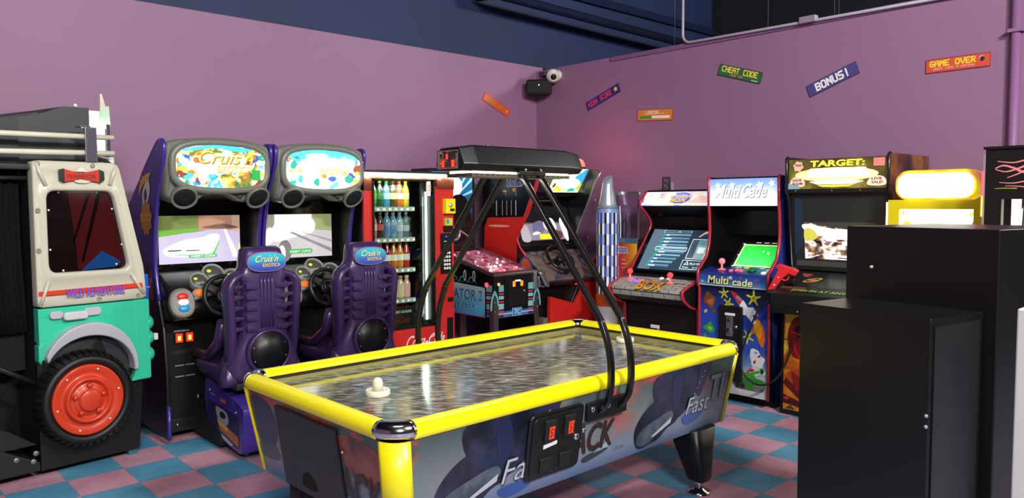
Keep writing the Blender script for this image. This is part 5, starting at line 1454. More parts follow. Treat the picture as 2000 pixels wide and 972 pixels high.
MB().prism([(0.18, 2.06), (0.185, 2.275), (0.195, 2.275), (0.215, 2.20), (0.235, 2.205), (0.24, 2.09), (0.22, 2.06)], 'y', 0.10, 0.115).build('sign_card', G([(0, '#e6f4e2'), (0.4, '#a8c8a8'), (0.7, '#b8b4a4'), (1, '#d8c4b0')], 'Z', emit=0.25), lb)
MB().box(0.215, 0.232, 0.09, 0.14, 1.845, 2.09).build('sign_bracket', P('#2c2c34', 0.4), trk, bevel=0.003)
MB().tube([(0.06, -0.01, 1.85), (0.10, 0.0, 1.875), (0.17, 0.02, 1.86), (0.21, 0.02, 1.83)], 0.012, 8).build('cable', MATTE, trk)
MB().ball((0.055, 0.14, 2.195), 0.012, 10).build('knob', P('#e8e4da', 0.3), trk)
MB().box(0.15, 0.235, 0.05, 0.12, 1.842, 1.885).build('white_bracket', P('#d8e2dc', 0.4), trk, bevel=0.003)
# ================================================================ PINBALL MACHINE
PX0, PY0, PW = 4.365, 5.0, 0.515
pb = thing('pinball_machine', 'black pinball machine with blue lettered side and chrome legs beside the vending machine', 'pinball machine', (PX0, PY0, 0))
PBK = P('#121114', 0.35)
# cabinet: side profile in (y, z)
cabp = [(0.0, 0.575), (0.0, 0.945), (0.03, 0.945), (0.80, 1.115), (1.12, 1.13), (1.12, 0.62)]
MB().prism(cabp, 'x', 0.0, PW).build('cabinet', PBK, pb, bevel=0.004)
# side print: pale to blue gradient with the title
o = (0, 1.12, 0.575); r = Vector((0, -1, 0)); u = Vector((0, 0, 1))
cab_s = art('side_print', pb, o, r, u, [([(0.0, 0.02), (1.00, 0.0), (1.00, 0.265), (0.60, 0.285), (0.0, 0.30)], G([(0, '#3f9fd8'), (0.5, '#7cc4e6'), (1, '#dfe8f0')], 'Z', 0.35)),
    ([(0.0, 0.0), (1.005, -0.004), (1.005, 0.008), (0.0, 0.016)], P('#b05aa0', 0.4))])
LT = P('#2f86bc', 0.35); LTD = P('#184a70', 0.35)
text(pb, 'TERMINATOR 2', LT, (0, 0.98, 0.715), r, u, 0.83, 0.095, 0.004, bold=0.006, shadow=(P('#e4f0f6', 0.4), 0.004))
text(pb, 'JUDGMENT DAY', LT, (0, 0.96, 0.612), r, u, 0.72, 0.066, 0.004, bold=0.004, shadow=(P('#e4f0f6', 0.4), 0.004))
CY = P('#5fb6ba', 0.35); PK = P('#c23a5a', 0.35)
sh = []
for k in range(5):
    x = 0.30+0.13*k
    sh += [(stroke(smooth([(x-0.05, 0.30), (x-0.03, 0.34), (x+0.02, 0.345), (x+0.05, 0.31), (x+0.07, 0.29)], 4), 0.012, 0.004), CY), (stroke(smooth([(x-0.06, 0.31), (x, 0.30), (x+0.05, 0.33)], 4), 0.008), P('#2a6f80', 0.35))]
for k in (0, 1): sh += [(ell(0.72+0.13*k, 0.36, 0.022, 0.05), P('#c8d4d8', 0.35)), (ell(0.72+0.13*k, 0.36, 0.013, 0.035), P('#5a4a4c', 0.35))]
sh += [(smooth([(0.35, 0.33), (0.40, 0.40), (0.52, 0.41), (0.55, 0.35), (0.46, 0.36)], 5, True), CY)]
art('machine_art', pb, o, r, u, sh)
# banded stripes round the front corners and along the bottom front
def bands(o_, r_, x0, x1):
    out = []
    for k, (z, h, c) in enumerate(((0.005, 0.03, '#2f6ea8'), (0.045, 0.018, '#c23a5a'), (0.075, 0.05, '#8ac0c0'), (0.135, 0.016, '#c23a5a'), (0.165, 0.03, '#8ac0c0'), (0.205, 0.016, '#c23a5a'), (0.232, 0.06, '#7ab6b8'))):
        out.append((rect(x0, z, x1, z+h), P(c, 0.35)))
    return out
art('corner_stripes', pb, o, r, u, bands(o, r, 1.02, 1.10))
of = (0, 0, 0.575); rf = Vector((1, 0, 0))
art('corner_stripes', pb, of, rf, u, bands(of, rf, 0.055, 0.115))
art('corner_stripes', pb, of, rf, u, bands(of, rf, 0.415, 0.475))
art('front_band', pb, of, rf, u, [(rect(0.04, 0.0, 0.49, 0.055), P('#2f6ea8', 0.35)), (rect(0.04, 0.028, 0.49, 0.036), P('#c0d4dc', 0.35)), (rect(0.04, 0.014, 0.49, 0.02), P('#c23a5a', 0.35)), (rect(0.215, 0.002, 0.335, 0.075), P('#9cc4dc', 0.35)), (rect(0.22, 0.006, 0.33, 0.07), P('#3f7fb4', 0.35)),
    (stroke(smooth([(0.24, 0.06), (0.265, 0.058), (0.25, 0.02)], 4), 0.012), P('#9cc4dc', 0.35)), (stroke(smooth([(0.31, 0.06), (0.28, 0.052), (0.285, 0.025), (0.315, 0.02)], 4), 0.012), P('#9cc4dc', 0.35))])
# coin door
cd = MB().prism(rrect(0.125, 0.655, 0.405, 0.935, 0.012), 'y', -0.012, 0.0).build('coin_door', P('#161617', 0.3), pb, bevel=0.003)
MB().prism(rrect(0.165, 0.675, 0.375, 0.90, 0.008), 'y', -0.017, -0.01).build('door_plate', P('#1b1b1c', 0.35), cd, bevel=0.002)
MB().box(0.185, 0.345, -0.022, -0.015, 0.83, 0.915).build('coin_slot_plate', P('#121212', 0.3), cd, bevel=0.002)
for x in (0.205, 0.30): 
    c_s = MB().box(x, x+0.032, -0.026, -0.02, 0.845, 0.895).build('coin_window', P('#f0791a', 0.3, emit=1.6), cd, bevel=0.003)
MB().box(0.235, 0.30, -0.026, -0.02, 0.89, 0.905).build('coin_label', P('#f4ece0', emit=0.7), cd)
MB().box(0.178, 0.184, -0.024, -0.016, 0.83, 0.91).build('coin_return_bar', STEEL, cd)
MB().lathe([(0.011, 0), (0.011, 0.008), (0, 0.01)], (0.352, -0.015, 0.80), (0, -1, 0)).build('lock', CHROME, cd)
MB().lathe([(0.015, 0), (0.015, 0.006), (0.008, 0.012), (0, 0.013)], (0.055, 0.0, 0.875), (0, -1, 0)).build('start_button', P('#d8c86a', 0.3, emit=0.6), pb)
# lockbar, side rails and glass
LK = P('#8a7f80', 0.25, 0.8)
MB().prism([(-0.02, 0.945), (-0.02, 0.965), (0.0, 0.978), (0.055, 0.982), (0.055, 0.955)], 'x', -0.012, PW+0.012).build('lockbar', LK, pb, bevel=0.004)
for x in (-0.008, PW-0.022): MB().prism([(0.05, 0.955), (0.05, 0.982), (0.82, 1.160), (0.82, 1.128)], 'x', x, x+0.03).build('side_rail', P('#a88c94', 0.2, 0.8), pb, bevel=0.003)
MB().prism([(0.055, 0.972), (0.055, 0.976), (0.80, 1.150), (0.80, 1.146)], 'x', 0.022, PW-0.022).build('playfield_glass', GLASS('#f8eef0', 0.05), pb)
pf = MB().prism([(0.04, 0.94), (0.04, 0.953), (0.80, 1.126), (0.80, 1.11)], 'x', 0.02, PW-0.02).build('playfield', N([(0.3, '#5a2030'), (0.42, '#a04860'), (0.52, '#d89aac'), (0.6, '#b06a80'), (0.7, '#fff0f2')], 14, 5, emit=0.9), pb)  # pink glow covers lit playfield plus the red reflection in its glass
random.seed(4)
for k in range(16):
    x = 0.06+0.38*random.random(); y = 0.18+0.5*random.random()
    z = 0.953+0.2276*(y-0.04)
    q = [(x, y, z), (x+0.02, y+0.01, z+0.022), (x+0.06*random.random(), y+0.05, z+0.028), (x+0.05, y+0.10*random.random(), z+0.005)]
    MB().tube(smooth(q, 4), 0.004, 6).build('wire_ramp', P('#d8dce0', 0.2, 0.6), pf)
for k in range(26):
    x = 0.05+0.40*random.random(); y = 0.12+0.6*random.random()
    z = 0.953+0.2276*(y-0.04)
    MB().cyl((x, y, z), (x, y, z+0.016), 0.013, 0.009, 10).build('lit_post', P(random.choice(['#ff6a8a', '#fff0e0', '#ff9ab0', '#f4f4ff']), 0.3, emit=3.0), pf)
for k in range(4):
    MB().box(0.10+0.07*k, 0.155+0.07*k, 0.16+0.03*k, 0.17+0.03*k, 0.975, 0.995).build('plastic_shield', P('#f4ecf4', 0.2, emit=1.2), pf)
# left flipper button and gun shaped plunger grip
MB().lathe([(0.021, 0), (0.021, 0.008), (0.014, 0.014), (0, 0.015)], (0, 0.095, 0.868), (-1, 0, 0)).build('flipper_button', P('#ff3a4a', emit=2.2), pb)
MB().box(PW-0.045, PW-0.005, -0.03, 0.0, 0.80, 0.965).build('gun_plate', P('#b9b9bc', 0.3, 0.8), pb, bevel=0.006)
gun = MB().loft([[Vector((PW+0.035+a+dx, -0.055+dy, z)) for a, dy in sup(0, 0, hw, 0.02, 2.6, 16)] for z, dx, hw in ((0.965, -0.035, 0.02), (0.93, -0.01, 0.028), (0.89, 0.02, 0.030), (0.85, 0.045, 0.030), (0.825, 0.06, 0.026), (0.815, 0.06, 0.012))]).build('gun_grip', P('#c4c4c8', 0.2, 0.9), pb)
MB().tube(smooth([(PW-0.01, -0.05, 0.92), (PW-0.01, -0.055, 0.86), (PW+0.02, -0.055, 0.825), (PW+0.06, -0.055, 0.82)], 5), 0.007, 8).build('trigger_guard', P('#c4c4c8', 0.2, 0.9), gun)
# backbox
bb = MB().box(-0.07, PW-0.03, 0.84, 1.14, 1.135, 1.93).build('backbox', PBK, pb, bevel=0.006)
bo = (-0.045, 0.84, 1.20)
art('backglass', bb, bo, (1, 0, 0), u, [(rect(0, 0, 0.50, 0.70), G([(0, '#1a1420'), (0.35, '#2c2438'), (0.6, '#1f5a80'), (1, '#2f86b8')], 'Z', 0.15, emit=0.35))]
    +[([(0.25, 0.42), (0.25+0.5*math.cos(R(a)), 0.42+0.5*math.sin(R(a))), (0.25+0.5*math.cos(R(a+6)), 0.42+0.5*math.sin(R(a+6)))], P('#9fd4ee', emit=0.55)) for a in range(10, 175, 17) if abs(0.5*math.cos(R(a))) < 0.25 and 0.5*math.sin(R(a)) < 0.28 or 60 < a < 120 and False]
    +[([(0.25, 0.42), (0.499, 0.50), (0.499, 0.53)], P('#8fcbe8', emit=0.5)), ([(0.25, 0.42), (0.499, 0.62), (0.499, 0.66)], P('#a8dcf2', emit=0.6)), ([(0.25, 0.42), (0.42, 0.699), (0.46, 0.699)], P('#a8dcf2', emit=0.6)), ([(0.25, 0.42), (0.32, 0.699), (0.35, 0.699)], P('#a8dcf2', emit=0.6)),
      (ell(0.27, 0.56, 0.10, 0.10), P('#dff2fa', emit=0.8)), (smooth([(0.25, 0.46), (0.40, 0.46), (0.47, 0.30), (0.49, 0.05), (0.1, 0.05), (0.15, 0.3)], 5, True), P('#1a1418', 0.2)),
      ([(0.27, 0.16), (0.46, 0.05), (0.47, 0.06), (0.28, 0.175)], P('#8a8488', 0.3))])
MB().box(-0.06, PW-0.04, 0.81, 0.845, 1.165, 1.20).build('speaker_panel', P('#19171a', 0.4), bb, bevel=0.004)
MB().torus((0.20, 0.80, 1.30), 0.06, 0.012, (0, -1, 0), 28, 8).build('speaker_ring', P('#c9c9cc', 0.25, 0.7), bb)
MB().lathe([(0.055, 0), (0.0, 0.006)], (0.20, 0.80, 1.30), (0, -1, 0)).build('speaker_cone', P('#b02a38', 0.4), bb)
# legs
for lx in (0.0, PW):
    for ly, zt in ((0.0, 0.775), (1.08, 0.8)):
        sx = -1 if lx == 0 else 1; sy = -1 if ly == 0 else 1
        mb = MB()
        ring = lambda z, s_, ex: [(lx+sx*(0.012+ex), ly+sy*(0.012+ex), z), (lx+sx*(0.012+ex), ly-sy*s_, z), (lx+sx*(0.006+ex), ly-sy*s_, z), (lx+sx*(0.006+ex), ly+sy*(0.006+ex), z), (lx-sx*s_, ly+sy*(0.006+ex), z), (lx-sx*s_, ly+sy*(0.012+ex), z)]
        mb.loft([ring(0.04, 0.022, 0.03), ring(0.5, 0.035, 0.008), ring(zt-0.06, 0.045, 0.0), ring(zt-0.02, 0.03, 0.0), ring(zt, 0.008, 0.0)], smooth=False)
        lg = mb.build('leg', P('#9a8084', 0.22, 0.85), pb)
        MB().lathe([(0, 0), (0.022, 0), (0.022, 0.01), (0.008, 0.016), (0.008, 0.05), (0, 0.05)], (lx+sx*0.02, ly+sy*0.02, 0)).build('leg_leveller', CHROME, lg)
        if ly == 0:
            for z in (0.64, 0.72): MB().ball((lx+sx*0.008, ly-0.018, z), 0.009, 10).build('leg_bolt', CHROME, lg)
            q = MB()
            for d_, w_ in ((0, 0),):
                pts = smooth([(lx-0.05, 0.655), (lx-0.042, 0.74), (lx-0.02, 0.80), (lx, 0.825), (lx+0.02, 0.80), (lx+0.042, 0.74), (lx+0.05, 0.655), (lx+0.035, 0.655), (lx+0.025, 0.74), (lx, 0.785), (lx-0.025, 0.74), (lx-0.035, 0.655)], 4, True)
                q.prism(pts, 'y', -0.013, -0.009)
            q.build('leg_protector', CY, lg)
# ================================================================ TALL RED DRIVING CABINET IN THE CORNER
dv = thing('driving_cabinet', 'red and black driving cabinet with steering wheel and red siren lamp in the corner', 'arcade machine', (4.95, 5.05, 0))
DW = 0.85
dp = [(0.02, 0.04), (0.0, 0.30), (0.03, 0.62), (0.14, 0.78), (0.02, 0.80), (-0.06, 0.86), (-0.04, 0.93), (0.14, 1.06), (0.25, 1.17), (0.29, 1.24), (0.26, 1.32), (0.13, 1.58), (0.02, 1.80), (-0.05, 1.90), (0.0, 1.925), (0.79, 1.95), (0.79, 0.04)]
for k, xa in ((0, 0.0), (1, DW-0.02)):
    s_ = MB().prism(dp, 'x', xa, xa+0.02).build('side_panel', P('#141215', 0.25), dv, bevel=0.005)
    MB().tube([(xa+0.01, y-0.002, z) for y, z in dp[7:14]], 0.011, 8).build('edge_trim', P('#c23a40', 0.3) if k == 0 else P('#a89cac', 0.25, 0.5), s_)
o = (0, 0.85, 0.0); r = Vector((0, -1, 0))
F = lambda pts: [(0.85-(y-5.05), z) for y, z in pts]
redp = F([(5.82, 0.60), (5.82, 1.06), (5.805, 1.36), (5.755, 1.45), (5.22, 1.462), (5.10, 1.70), (5.02, 1.845), (4.995, 1.88), (5.03, 1.76), (5.15, 1.50), (5.30, 1.29), (5.33, 1.26), (5.33, 1.02), (5.33, 0.60)])
sp_ = dv.children[0]
for c_ in dv.children:
    if c_.name.startswith('side_panel'): sp_ = c_; break
art('red_side_print_with_highlight', sp_, o, r, u, [(redp[::-1] if sum(redp[i][0]*redp[(i+1) % len(redp)][1]-redp[(i+1) % len(redp)][0]*redp[i][1] for i in range(len(redp))) < 0 else redp, G([(0.0, '#7a1414'), (0.35, '#b81c18'), (0.6, '#d82a22'), (1, '#e0484c')], 'Z', 0.35)),
    (ell(0.31, 1.37, 0.16, 0.012), P('#f0a89a', 0.3)),  # pale slit: highlight painted onto the red side
    (F(smooth([(5.10, 0.93), (5.12, 1.03), (5.22, 1.09), (5.30, 1.02), (5.22, 0.93)], 4, True)), P('#2a4a9a', 0.35)),
    (F(smooth([(5.13, 0.95), (5.15, 1.03), (5.22, 1.07), (5.28, 1.01), (5.22, 0.95)], 4, True)), P('#e0622a', 0.35)),
    (F([(4.99, 0.88), (5.18, 0.98), (5.2, 0.93), (5.02, 0.80)]), P('#8a9ab0', 0.35))])
GR = P('#b4b0b6', 0.35); AM = P('#c8881f', emit=0.3)
for pts_, m_ in [(rect(0.27+0.0, 1.47, 0.285, 1.62), GR), (rect(0.36, 1.475, 0.368, 1.62), GR), (rect(0.425, 1.475, 0.433, 1.62), GR), (rect(0.49, 1.475, 0.498, 1.62), GR), (rect(0.55, 1.475, 0.566, 1.62), GR), (rect(0.225, 1.60, 0.235, 1.74), GR), (rect(0.555, 1.66, 0.563, 1.76), GR), (rect(0.41, 1.67, 0.417, 1.70), GR), (ell(0.27, 1.70, 0.012), AM), (ell(0.40, 1.71, 0.03, 0.01), AM), (ell(0.53, 1.72, 0.018), AM)]:
    art('road_line' if m_ is GR else 'amber_lamp_print', sp_, o, r, u, [(pts_, m_)])
text(sp_, 'SEGA', P('#2f2a86', 0.3), (0, 5.46-5.05, 1.755), r, u, 0.27, 0.072, 0.006, bold=0.02, shadow=(P('#e8e6f4', 0.4), 0.0))
text(sp_, 'SEGA', P('#ecebf6', 0.3), (0, 5.468-5.05, 1.749), r, u, 0.286, 0.084, 0.004, bold=0.05)
MB().prism([(0.28, 0.9), (0.40, 1.0), (0.46, 1.20), (0.42, 1.62), (0.20, 1.86), (0.25, 1.92), (0.78, 1.94), (0.78, 0.05), (0.12, 0.05), (0.12, 0.75)], 'x', 0.02, DW-0.02).build('cabinet_body', P('#121113', 0.35), dv)
# marquee leaning forward
mq = MB().prism([(0.25, 1.695), (0.27, 1.69), (0.12, 1.93), (0.10, 1.93)], 'x', 0.40, DW-0.03).build('marquee', P('#fff3c4', emit=2.2), dv)
no = Vector((0.40, 0.25, 1.695)); nu = (Vector((0.4, 0.10, 1.93))-no).normalized()
art('marquee_print', mq, no, (1, 0, 0), nu, [(smooth([(0.28, 0.18), (0.36, 0.25), (0.415, 0.277), (0.415, 0.10), (0.36, 0.15)], 4, True), P('#3aa8d8', emit=1.0)), (smooth([(0.05, 0.02), (0.08, 0.09), (0.12, 0.06), (0.2, 0.03)], 4, True), P('#d8d43a', emit=1.4)), (smooth([(0.24, 0.02), (0.28, 0.06), (0.34, 0.05), (0.35, 0.02)], 4, True), P('#2fae8a', emit=1.2)), (smooth([(0.36, 0.05), (0.40, 0.13), (0.412, 0.05)], 4, True), P('#9ac82a', emit=1.2)), (rect(0.0, 0.0, 0.42, 0.008), P('#f2d02a', emit=1.5)), (smooth([(0.01, 0.06), (0.03, 0.12), (0.05, 0.08)], 4, True), P('#3a4a2a', emit=0.3))], t=0.002)
MB().prism([(0.25, 1.66), (0.29, 1.66), (0.29, 1.70), (0.24, 1.70)], 'x', 0.02, DW-0.02).build('marquee_frame', P('#0f0e10', 0.3), dv)
# monitor with a paused street picture
so = Vector((0.13, 0.30, 1.20)); su = Vector((0, 0.30, 0.95)).normalized()
sc = MB().prism([(0.28, 1.16), (0.31, 1.14), (0.45, 1.60), (0.42, 1.62)], 'x', 0.03, DW-0.03).build('monitor', P('#0b0b0c', 0.1), dv)
art('screen_image', sc, Vector((0.10, 0.30, 1.225)), (1, 0, 0), Vector((0, 0.305, 0.95)), [
    (rect(0, 0, 0.65, 0.34), P('#5c4a58', emit=0.35)), (rect(0, 0, 0.65, 0.17), P('#8a8494', emit=0.5)), (smooth([(0.0, 0.0), (0.0, 0.14), (0.06, 0.16), (0.10, 0.13), (0.11, 0.0)], 4, True), P('#b0a8b0', emit=0.55)), (smooth([(0.16, 0.09), (0.18, 0.17), (0.30, 0.20), (0.34, 0.12), (0.26, 0.07)], 4, True), P('#6a6488', emit=0.5)),
    (smooth([(0.33, 0.12), (0.34, 0.21), (0.46, 0.22), (0.50, 0.12), (0.42, 0.09)], 4, True), P('#e6e2e8', emit=0.9)), (rect(0.24, 0.01, 0.40, 0.06), P('#f0e01a', emit=0.9)), (smooth([(0.40, 0.02), (0.42, 0.09), (0.56, 0.08), (0.54, 0.01)], 4, True), P('#6a3a30', emit=0.4)), (smooth([(0.56, 0.14), (0.57, 0.22), (0.64, 0.22), (0.64, 0.0), (0.60, 0.0)], 4, True), P('#f4f2f4', emit=0.9)),
    (smooth([(0.14, 0.06), (0.2, 0.055), (0.26, 0.075), (0.2, 0.09)], 4, True), P('#d8d4dc', emit=0.7)), (ell(0.40, 0.15, 0.05, 0.04), P('#6f5fa8', emit=0.6))], t=0.003)
# dashboard, wheel
ds = MB().prism([(-0.055, 0.86), (-0.035, 0.925), (0.24, 1.15), (0.34, 1.15), (0.34, 0.80), (0.02, 0.80)], 'x', 0.02, DW-0.02).build('dashboard', N([(0.35, '#4a3a36'), (0.5, '#7a6660'), (0.6, '#3a3450'), (0.7, '#8a7a74')], 7, 4, rough=0.35), dv, bevel=0.006)
MB().box(0.02, DW-0.02, 0.20, 0.26, 1.13, 1.185).build('dash_ledge', P('#101012', 0.3), ds)
wc = Vector((0.30, -0.01, 1.06)); wn = Vector((0, -0.72, 0.69)).normalized()
MB().cyl(wc-wn*0.1, wc, 0.03).build('steering_column', BLACK, dv)
wh = MB().torus(wc, 0.15, 0.014, wn, 40, 10).build('steering_wheel', P('#0f0f10', 0.25), dv)
uu = wn.cross(Vector((1, 0, 0))).normalized(); rr_ = uu.cross(wn)
for a in (-5, 185, 270):
    d_ = rr_*math.cos(R(a))+uu*math.sin(R(a))
    MB().tube([wc+d_*0.03, wc+d_*0.148], 0.013, 8).build('spoke', P('#141415', 0.3), wh)
MB().lathe([(0.045, -0.01), (0.045, 0.012), (0.03, 0.02), (0, 0.02)], wc, wn).build('hub', P('#141415', 0.3), wh)
for x, h in ((0.50, '#2a6ab8'), (0.72, '#1a1a1c')): MB().lathe([(0.022, 0), (0.022, 0.012), (0.014, 0.02), (0, 0.02)], (x, 0.12, 1.052), (0, -0.63, 0.77)).build('dash_button', P(h, 0.3), ds)
# lower front: black with coin door, then flared red base
MB().box(0.02, DW-0.02, 0.10, 0.13, 0.30, 0.80).build('front_panel', P('#0e0e0f', 0.35), dv)
MB().prism([(0.52, 0.45), (0.54, 0.60), (0.66, 0.80), (0.78, 0.80), (0.78, 0.45)], 'y', 0.075, 0.10).build('coin_door', P('#131314', 0.3), dv, bevel=0.006)
for x in (0.60, 0.645):
    MB().box(x, x+0.028, 0.062, 0.078, 0.78, 0.835).build('coin_light', P('#ff2a3a', emit=2.2), dv, bevel=0.002)
MB().box(0.10, 0.16, 0.02, 0.10, 0.42, 0.50).build('pedal', P('#8a8a8a', 0.4, 0.5), dv, bevel=0.004)
MB().prism([(0.17, 0.04), (0.19, 0.70), (0.54, 0.60), (0.72, 0.82), (0.80, 1.02), (DW-0.0, 1.04), (DW, 0.04)], 'y', 0.01, 0.06).build('red_base_front', P('#cf2620', 0.35), dv, bevel=0.004)
MB().prism([(-0.045, 0.04), (-0.045, 0.72), (0.02, 1.0), (0.05, 1.0), (0.05, 0.04)], 'x', DW, DW+0.012).build('red_base_side', P('#cf2620', 0.35), dv)
MB().box(0.03, DW-0.03, 0.12, 0.8, 0.0, 0.05).build('base', MATTE, dv)
sl = MB().lathe([(0.07, 0.0), (0.07, 0.02)], (0.70, 0.12, 1.93)).build('siren_base', P('#5a1418', 0.4), dv)
MB().lathe([(0.066, 0.0), (0.062, 0.03), (0.045, 0.065), (0.02, 0.08), (0, 0.082)], (0.70, 0.12, 1.95)).build('siren_lamp', P('#ff5a4a', emit=2.6), dv)
ld = bpy.data.lights.new('siren_light', 'POINT'); ld.energy = 4.0; ld.color = (1, 0.25, 0.25); ld.shadow_soft_size = 0.07
lo = bpy.data.objects.new('siren_light', ld); COL.objects.link(lo); lo.parent = dv; lo.location = (0.70, 0.12, 2.10)
for q in ((0.84, 1.88), (0.838, 1.62), (0.83, 1.24)): MB().ball((DW-0.01, -0.05+0.42*(1.9-q[1])*0.6, q[1]), 0.008, 8).build('trim_screw', CHROME, dv)
# ================================================================ CHECKERED COLUMN
rk = thing('checkered_column', 'tall blue and white checkered column with a pointed silver tip in the corner', 'display column', (5.50, 4.665, 0))
mt, nt, b = node_mat('blue_white_check_print')
tc = nt.nodes.new('ShaderNodeTexCoord'); sp = nt.nodes.new('ShaderNodeSeparateXYZ'); nt.links.new(tc.outputs['Object'], sp.inputs[0])
an = mth('DIVIDE', mth('ARCTAN2', sp.outputs[1], sp.outputs[0]), 2*PI/30)
zr = mth('DIVIDE', sp.outputs[2], 0.1)
idx = mth('FLOORED_MODULO', mth('ADD', mth('FLOOR', an), mth('MULTIPLY', mth('FLOOR', zr), 2.0)), 4.0)
cc = nt.nodes.new('ShaderNodeValToRGB'); cc.color_ramp.interpolation = 'CONSTANT'
e = cc.color_ramp.elements; e[0].position = 0; e[0].color = hexc('#f2f8f4'); e[1].position = 0.24; e[1].color = hexc('#4048ac')
q = e.new(0.49); q.color = hexc('#9cb4e4'); q = e.new(0.74); q.color = hexc('#14182a')
nt.links.new(mth('DIVIDE', idx, 4.0), cc.inputs[0]); nt.links.new(cc.outputs[0], b.inputs['Base Color']); b.inputs['Roughness'].default_value = 0.35
MB().lathe([(0.10, 0.70), (0.105, 0.76), (0.105, 1.50)], cap=False, seg=40).build('checkered_body', mt, rk)
MB().lathe([(0.105, 1.50), (0.10, 1.535)], cap=False, seg=40).build('collar', P('#7f9fd8', 0.35), rk)
tip = [[(x*s_+dx, y*s_, z+(x*0.25 if z > 1.8 else 0)) for x, y in ell(0, 0, 0.1, 0.1, 32)] for z, s_, dx in ((1.535, 0.98, 0), (1.58, 0.86, 0), (1.66, 0.66, 0.0), (1.75, 0.52, 0.0), (1.825, 0.44, -0.0))]
MB().loft(tip).build('silver_tip', P('#aebcc6', 0.3, 0.4), rk)
MB().lathe([(0.098, 0.62), (0.112, 0.66), (0.112, 0.72), (0.10, 0.745)], cap=False, seg=40).build('orange_band', P('#d8581f', 0.4), rk)
MB().lathe([(0.115, 0.02), (0.11, 0.30), (0.098, 0.62)], seg=40).build('lower_tube', G([(0, '#c04818'), (0.35, '#c86a3a'), (0.6, '#d0c8c0'), (1, '#c9cccc')], 'Z', 0.4), rk)
MB().lathe([(0.14, 0.0), (0.14, 0.02), (0.1, 0.03)], seg=32).build('foot_plate', MATTE, rk)
MB().tube([(0.075, -0.085, 1.56), (0.082, -0.09, 1.40), (0.082, -0.09, 0.80)], 0.007, 8).build('side_cord', P('#c8ccd4', 0.3), rk)
# ================================================================ CABINETS ALONG THE RIGHT WALL (front faces -X)
def rw(name, label, xf, yl, group=None, cat='arcade machine'):
    return thing(name, label, cat, (xf, yl, 0), R(-90), group)
X_ = Vector((1, 0, 0)); Z_ = Vector((0, 0, 1))
# ---------------------------------------------------------------- low cabinet with a clear top pane
lc = rw('redemption_cabinet', 'low red and yellow cabinet behind the brick control panel, clear pane above', 5.56, 4.63)
MB().box(0, 0.275, 0, 0.5, 0.06, 1.235).build('cabinet_body', P('#1c1416', 0.4), lc, bevel=0.004)
MB().box(0.01, 0.265, 0.01, 0.49, 0.0, 0.06).build('base', MATTE, lc)
fp = MB().box(0.008, 0.267, -0.012, 0.0, 0.30, 1.215).build('front_print', G([(0, '#a02226'), (0.4, '#c43428'), (0.7, '#d8742a'), (1, '#e8b82a')], 'X', 0.3), lc)
text(fp, 'SEGA', P('#3a5aa8', 0.3), (0.055, -0.012, 1.125), X_, Z_, 0.115, 0.052, 0.003, bold=0.02)
text(fp, 'SEGA', P('#dfe6f2', 0.3), (0.049, -0.012, 1.118), X_, Z_, 0.127, 0.066, 0.0015, bold=0.06)
for k in range(4): MB().box(0.10, 0.14+0.02*(k % 2), -0.0135, -0.011, 1.06-0.04*k, 1.066-0.04*k).build('small_print', P('#e8c8b8', 0.4), fp)
art('red_notice', fp, (0.055, -0.012, 0.92), X_, Z_, [(rect(0, 0, 0.2, 0.07), P('#d84a40', 0.3)), (rect(0.008, 0.008, 0.192, 0.062), P('#8a1f20', 0.3))]+[(rect(0.02+0.03*k, 0.015, 0.035+0.03*k, 0.055), P('#d84a40', 0.3)) for k in range(6)])
MB().prism([(0, 0.0), (0.275, 0.0), (0.275, 0.5), (0, 0.5)], 'z', 1.235, 1.25).build('top_plate', P('#16181c', 0.25), lc)
MB().box(0, 0.275, -0.01, 0.012, 1.215, 1.262).build('teal_edge', P('#5a8090', 0.3, 0.4), lc, bevel=0.003)
MB().box(0.255, 0.267, 0.02, 0.032, 1.25, 1.70).build('pane_post', P('#8a8490', 0.25, 0.7), lc)
MB().box(0.004, 0.010, 0.022, 0.030, 1.25, 1.70).build('pane_post', P('#6a5a6e', 0.25, 0.3), lc)
MB().box(0, 0.275, 0.018, 0.045, 1.665, 1.70).build('top_rail', P('#c8c4c8', 0.2, 0.9), lc, bevel=0.004)
MB().box(0.012, 0.255, 0.024, 0.028, 1.25, 1.665).build('clear_pane', GLASS('#efe6f2', 0.14), lc)
# ---------------------------------------------------------------- brick printed two player cabinet
bx = rw('arcade_cabinet', 'red trimmed arcade cabinet with grey brick control panel and blue menu screen', 5.30, 4.345)
BW = 0.785
TRIM = P('#b52a3a', 0.3, coat=0.3)
prof = [(0.06, 0.02), (0.06, 0.70), (-0.06, 0.735), (-0.135, 0.79), (-0.165, 0.845), (-0.155, 0.87), (-0.08, 0.90), (0.06, 0.94), (0.14, 0.985), (0.27, 1.16), (0.40, 1.31), (0.435, 1.39), (0.41, 1.45), (0.33, 1.52), (0.265, 1.565), (0.27, 1.60), (0.37, 1.70), (0.40, 1.705), (0.76, 1.705), (0.76, 0.02)]
for xa in (0.0, BW-0.02):
    s_ = MB().prism(prof, 'x', xa, xa+0.02).build('side_panel', P('#121114', 0.35), bx)
    MB().tube([(xa+0.01, y, z) for y, z in [(0.06, 0.03)]+prof[1:17]], 0.013, 8).build('edge_trim', TRIM, s_)
MB().prism([(0.075, 0.05), (0.075, 0.72), (0.16, 0.95), (0.48, 1.36), (0.46, 1.46), (0.30, 1.56), (0.39, 1.69), (0.74, 1.69), (0.74, 0.05)], 'x', 0.02, BW-0.02).build('cabinet_body', P('#0e0d0f', 0.4), bx)
MB().box(0.03, BW-0.03, 0.09, 0.72, 0, 0.05).build('base', MATTE, bx)
MB().box(0.035, BW-0.035, 0.062, 0.078, 0.04, 0.70).build('front_panel', P('#0c0b0d', 0.45), bx)
